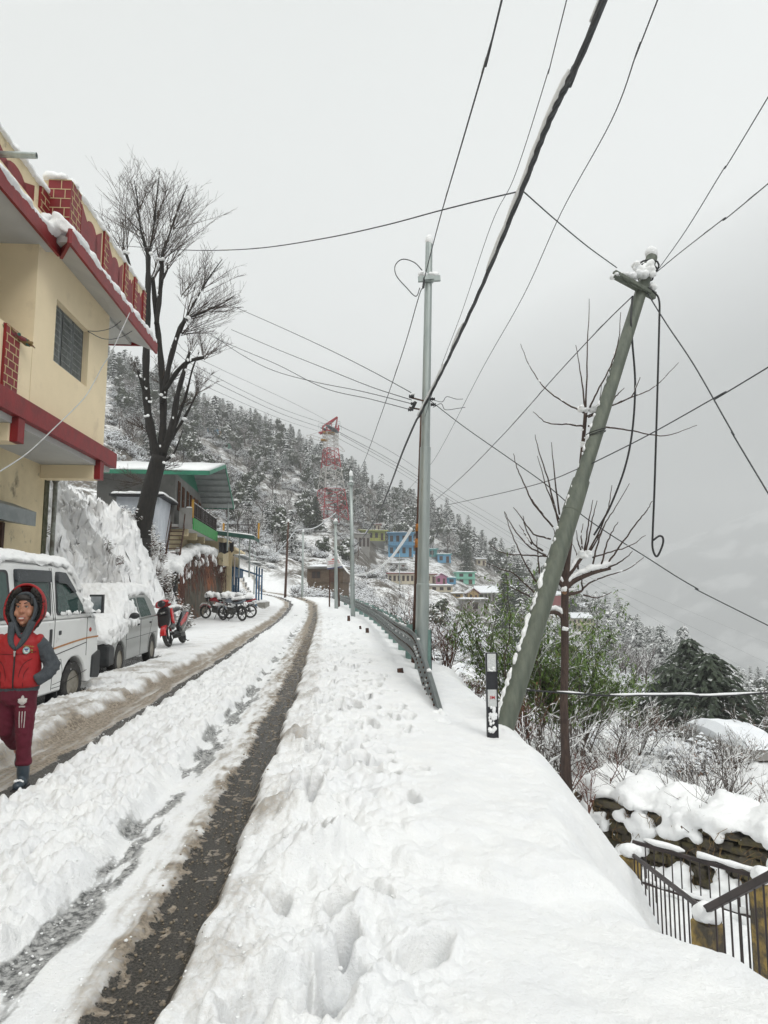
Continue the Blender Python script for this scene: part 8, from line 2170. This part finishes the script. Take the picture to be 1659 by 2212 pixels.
# --- ropeway tower
def tower():
    Y = 172; t0 = P(713, 1118, Y); t = empty('ropeway_tower', tuple(t0), 'red and white lattice ropeway tower on the hillside', 'tower')
    RD = pm('tower_red', (.42, .012, .025), (.30, .010, .018), scale=1, rough=.6, snow=(.95, 1.2, .8)); WH = pm('tower_white', (.58, .56, .53), (.44, .42, .40), scale=1, rough=.7)
    def w_at(py): return np.interp(py, [935, 965, 1012, 1050, 1118], [3.7, 3.4, 4.7, 6.0, 8.0]) / 2
    cxp = lambda py: np.interp(py, [935, 1118], [714, 716])
    def corner(py, i):
        c = P(float(cxp(py)), py, Y); w = w_at(py) * Y / 172; sx, sy = ((-1, -1), (1, -1), (1, 1), (-1, 1))[i]; a = .45
        x, y = sx * w * .85, sy * w * .85; return c + Vector((x * math.cos(a) - y * math.sin(a), x * math.sin(a) + y * math.cos(a), 0))
    lv = [935, 943, 951, 960, 970, 983, 996, 1011, 1026, 1042, 1058, 1078, 1098, 1125]
    for (a, b, mat, nm) in ((0, 4, WH, 'upper_lattice'), (4, 7, RD, 'red_lattice'), (7, 10, WH, 'white_lattice'), (10, 13, RD, 'lower_lattice')):
        m = MB()
        for L in range(a, b):
            for i in range(4):
                p, q = corner(lv[L], i), corner(lv[L + 1], i); m.bar(p, q, .19)
                p2, q2 = corner(lv[L], (i + 1) % 4), corner(lv[L + 1], (i + 1) % 4)
                m.bar(p, q2, .085); m.bar(p2, q, .085); m.bar(p, p2, .10)
        m.build(nm, mat, t, world=True)
    hd = P(713, 928, Y); m = MB()
    for i in range(4): m.bar(corner(935, i), corner(935, i) + Vector((0, 0, 1.9)), .3)
    m.bar(hd + Vector((-3.0, 0, -.9)), hd + Vector((2.4, 0, .4)), .35); m.bar(hd + Vector((-2.8, 1.2, -.9)), hd + Vector((2.4, 1.2, .4)), .35)
    tip = P(729, 901, Y); m.bar(hd + Vector((-1.9, 0, .8)), tip, .45); m.bar(tip, hd + Vector((1.6, 0, .5)), .22); m.bar(tip, hd + Vector((1.2, 1.3, .5)), .22); m.bar(hd + Vector((-1.2, 1.3, .8)), tip, .3); m.bar(P(716, 912, Y), hd + Vector((.3, 0, .4)), .2)
    m.build('crane_head', RD, t, world=True)
    SH = pm('sheave_grey', (.10, .13, .14), (.07, .09, .10), scale=1, rough=.6)
    for dy, a, b in ((-2.2, (703, 918), (732, 934)), (2.2, (693, 924), (722, 938))):
        p = P(a[0], a[1], Y + dy); q = P(b[0], b[1], Y + dy); m = MB(); mid = (p + q) / 2 - Vector((0, 0, .1))
        m.rings([[c + Vector((0, -.25, h)), c + Vector((0, .25, h)), c + Vector((0, .25, -h)), c + Vector((0, -.25, -h))] for c, h in ((p, .08), (p.lerp(q, .25), .42), (mid, .55), (p.lerp(q, .78), .5), (q, .10))]); sb = m.build('cable_saddle', SH, t, world=True)
        m = MB()
        for k in (.3, .42, .62, .74): m.lathe([(.001, -.1), (.34, -.1), (.34, .1), (.001, .1)], p.lerp(q, k) + Vector((0, -.32, -.2)), 'y', 12)
        m.build('sheave', BLK, t, world=True)
    m = MB()
    for s in (-1, 1): 
        for z in (.9, 1.5): m.bar(hd + Vector((-2.8, -2.4 * s, z - .6)), hd + Vector((2.8, -2.4 * s, z + .1)), .06)
        for k in range(7): m.bar(hd + Vector((-2.8 + k * .93, -2.4 * s, -.3 + k * .11)), hd + Vector((-2.8 + k * .93, -2.4 * s, .95 + k * .11)), .06)
    m.build('service_rail', GALV, t, world=True)
    m = MB(); m.box(P(701, 951, Y), (1.9, 1.6, .35)); m.box(P(711, 928, Y) + Vector((0, 0, -.9)), (3.0, 2.4, .3)); m.build('yellow_platform', YELP, t, world=True)
    m = MB()
    for pts in ([(700, 949), (675, 940), (662, 940), (664, 944), (700, 955)], [(722, 958), (738, 966), (745, 975), (741, 976), (722, 965)]):
        for a, b in zip(pts, pts[1:]): m.bar(P(*a, Y), P(*b, Y), .12)
    for a, b in (((690, 945), (688, 951)), ((678, 942), (676, 947)), ((731, 962), (730, 969)), ((716, 936), (741, 973)), ((700, 930), (664, 941))): m.bar(P(*a, Y), P(*b, Y), .08)
    m.build('catwalk', WH, t, world=True)
    sn = MB(); lumps(sn, P(722, 1053, Y), .5, 7, (1.6, 1.5, .2), 3); lumps(sn, P(706, 1008, Y), .3, 6, (1.6, 1.5, .3), 5); sn.build('snow', ROOFSN, t, world=True)
tower()
RG = 'ropeway cables'
for i, (q, r_) in enumerate([([(380, 738, 100), (430, 775, 112), (620, 864, 150), (700, 905, 170), (712, 913, 172)], .035), ([(380, 760, 100), (430, 795, 112), (594, 877, 145), (703, 916, 170)], .045), ([(400, 795, 108), (594, 888, 145), (694, 924, 174)], .05), ([(400, 815, 108), (594, 900, 145), (693, 933, 174)], .035),
    ([(730, 918, 172), (852, 980, 215), (1026, 1092, 290), (1290, 1236, 420), (1665, 1392, 640)], .06), ([(732, 933, 172), (860, 1003, 215), (1026, 1106, 290), (1280, 1250, 420), (1665, 1436, 640)], .075), ([(735, 938, 172), (860, 1010, 215), (1026, 1113, 290), (1278, 1262, 420), (1665, 1474, 640)], .06), ([(722, 942, 175), (860, 1018, 215), (1026, 1124, 290), (1240, 1262, 400)], .05)]):
    wire('ropeway_cable', q, r_, ['topmost', 'second', 'third', 'lowest', 'topmost', 'second', 'third', 'lowest'][i] + ' ropeway cable ' + ('left of the tower, rising past the bare tree' if i < 4 else 'right of the tower, dropping into the misty valley'), 'cable', RG, mat=WIREM, n=5)

# --- smaller poles further along the road
def far_pole(name, label, b, tp, Y, r, mat, arm=None, cap=True, Yt=None):
    a = P(b[0], b[1], Y); q = P(tp[0], tp[1], Yt or Y); a.z = min(a.z, hz(a.x, Y)) - .3
    t = empty(name, tuple(a), label, 'utility pole'); m = MB(); m.tube([a, a.lerp(q, .5), q], [r, r * .85, r * .62], 10); m.build('pole', mat, t, world=True, smooth=True)
    sn = MB()
    if arm:
        c = P(arm[0], arm[1], Y); w = arm[2] / F * Y; m = MB(); m.bar(c - Vector((w, .12, 0)), c + Vector((w, -.12, 0)), .09, .12); m.build('cross_arm', mat, t, world=True)
        lumps(sn, c + Vector((0, -.1, .12)), w * .45, 5, (w * .7, .02, .02), int(b[0]), .6)
    if cap: sn.ell(q, (r * .8, r * .8, r * 1.5), 8, 6)
    if sn.n: sn.build('snow', SNOW, t, world=True, smooth=True)
far_pole('utility_pole', 'small straight galvanised pole with snow capped arm left of the tall pole', (763, 1300), (758, 1024), 34, .125, GALV, (758, 1046, 7))
far_pole('utility_pole', 'short galvanised pole standing in front of the sign board', (727, 1282), (725, 1126), 43, .13, GALV, (725, 1130, 5))
far_pole('utility_pole', 'brown rusty pole behind the short galvanised pole', (732, 1282), (729, 1200), 47, .11, RUST)
far_pole('utility_pole', 'thin grey pole at the road bend right of the dark leaning one', (653, 1268), (655, 1147), 62, .12, GALV)
far_pole('utility_pole', 'thin dark pole leaning right at the road bend', (616, 1271), (623, 1125), 62, .12, RUST)
far_pole('utility_pole', 'faint thin pole near the wall beyond the shop', (549, 1252), (551, 1190), 70, .08, GALV)
far_pole('utility_pole', 'thin dark pole below the lime yellow house', (773, 1215), (774, 1180), 150, .12, RUST, cap=False)
far_pole('utility_pole', 'thin pole on the snowy slope below the blue house', (863, 1230), (863, 1195), 150, .10, GALV, cap=False)
wire('snowy_cable', [(736, 1213, 43), (740, 1221, 42), (752, 1232, 40), (765, 1234, 38)], .03, 'thin white snowy wire hooked beside the sign board', 'cable', mat=SNOW)
wire('wire', [(540, 1195, 68), (560, 1203, 66), (590, 1200, 64), (620, 1170, 62), (640, 1146, 62), (680, 1140, 55), (725, 1108, 43)], .04, 'snow coated wire linking the thin poles at the road bend', 'wire', mat=SNOWFAR)

def sign():
    Y = 45; c = P(722, 1216, Y); w = 33 / F * Y; h = 24 / F * Y
    t = empty('sign_board', (c.x, c.y, hz(c.x, Y)), 'white sign board with red capital lettering behind the short pole', 'sign', rz=0)
    rot = Matrix.Translation(c) @ Matrix.Rotation(R(-8), 4, 'Y') @ Matrix.Rotation(0, 4, 'Z')
    m = MB(); m.box((0, 0, 0), (w, .06, h)); m.xf(rot); m.build('board', WHITEP, t, world=True)
    m = MB(); m.box((0, -.034, -h * .44), (w, .006, h * .11)); m.xf(rot); m.build('blue_strip', pm('navy_strip', (.02, .03, .12), (.015, .02, .09), scale=5, rough=.5), t, world=True)
    for s, z, sz, mat in (('7 RINGS CAMPS', .14, .120, RED), ('& RESORTS PVT LTD', -.035, .096, RED)):
        vv, ff = text_mesh(s, sz, .003, True); m = MB(); m.add(vv, ff); m.xf(rot @ Matrix.Translation((0, -.036, h * z)) @ FRONT); m.build('lettering', mat, t, world=True)
    m = MB(); m.box((-w * .05, -.034, h * .34), (w * .16, .006, h * .10))
    m.xf(rot); m.build('logo', RED, t, world=True)
    m = MB()
    for z, a, b in ((-.17, -.2, .35), (-.25, -.4, .4), (-.32, -.2, .3)): m.box((w * (a + b) / 2, -.033, h * z), (w * (b - a), .004, h * .030))
    m.xf(rot); m.build('small_print', VG, t, world=True)
    m = MB(); m.tube([c + Vector((-.3, .08, .3)), Vector((c.x - .3, c.y + .08, hz(c.x, Y) - .3))], .05, 8); m.tube([c + Vector((.3, .08, .3)), Vector((c.x + .3, c.y + .08, hz(c.x, Y) - .3))], .05, 8); m.build('support', RUST, t, world=True)
    m = MB(); lumps(m, c + Vector((0, 0, h * .53)), .08, 7, (w * .4, .02, .02), 3, .5); m.build('snow', SNOW, t, world=True)
sign()
# slush crumbs and snow chunks on the wet tracks: nobody could count them
def crumbs():
    rnd = random.Random(12); T = []
    for s in range(3):
        m = MB(); m.ell((0, 0, 0), (1, 1, .7), 6, 4, None, 0, .28, s); T.append((np.concatenate(m.v), m.f, m.m))
    sp = []; sd = []
    for k in range(3600):
        Y = 1.9 + (rnd.random() ** 1.7) * 20; c = float(np.interp(Y, TRY, TRX)); q = rnd.random()
        if q < .55: u = rnd.gauss(-.0, .15)
        elif q < .72: u = rnd.gauss(-.52, .10)
        elif q < .86: u = -1.56 + rnd.gauss(0, .08)
        else: u = .30 + abs(rnd.gauss(0, .25))
        s = .0025 + .006 * rnd.random() ** 3 + .0003 * Y
        (sd if q < .55 and abs(u) < .17 else sp).append((c + u, Y, s))
    for lst, mat, nm, lb in ((sp, SNOW, 'snow_crumbs', 'scattered crumbs of white snow on the wheel tracks'), (sd, pm('dirty_ice', (.27, .22, .155), (.15, .12, .085), scale=8, rough=.6), 'slush_crumbs', 'scattered brownish slush crumbs on the dark wet wheel track')):
        x = np.array([q[0] for q in lst]); y = np.array([q[1] for q in lst]); z = Hfull(x, y)[0]
        brush(nm, lb, [(a, b, c_ + q[2] * .3, q[2]) for a, b, c_, q in zip(x, y, z, lst)], T, [mat])
crumbs()
# ------------------------------------------------------------------ haze
def haze():
    mb = MB(); mb.box2((-1200, -60, -700), (5200, 4500, 620))
    m = bpy.data.materials.new('haze'); m.use_nodes = True; t = m.node_tree; t.nodes.clear()
    o_ = _n(t, 'ShaderNodeOutputMaterial'); v = _n(t, 'ShaderNodeVolumePrincipled')
    v.inputs['Color'].default_value = (.90, .91, .915, 1); v.inputs['Density'].default_value = 0.00072; v.inputs['Anisotropy'].default_value = 0.0
    t.links.new(v.outputs[0], o_.inputs['Volume'])
    o = mb.build('haze', m); tag(o, 'pale winter mist filling the valley', None, kind='stuff')
haze()
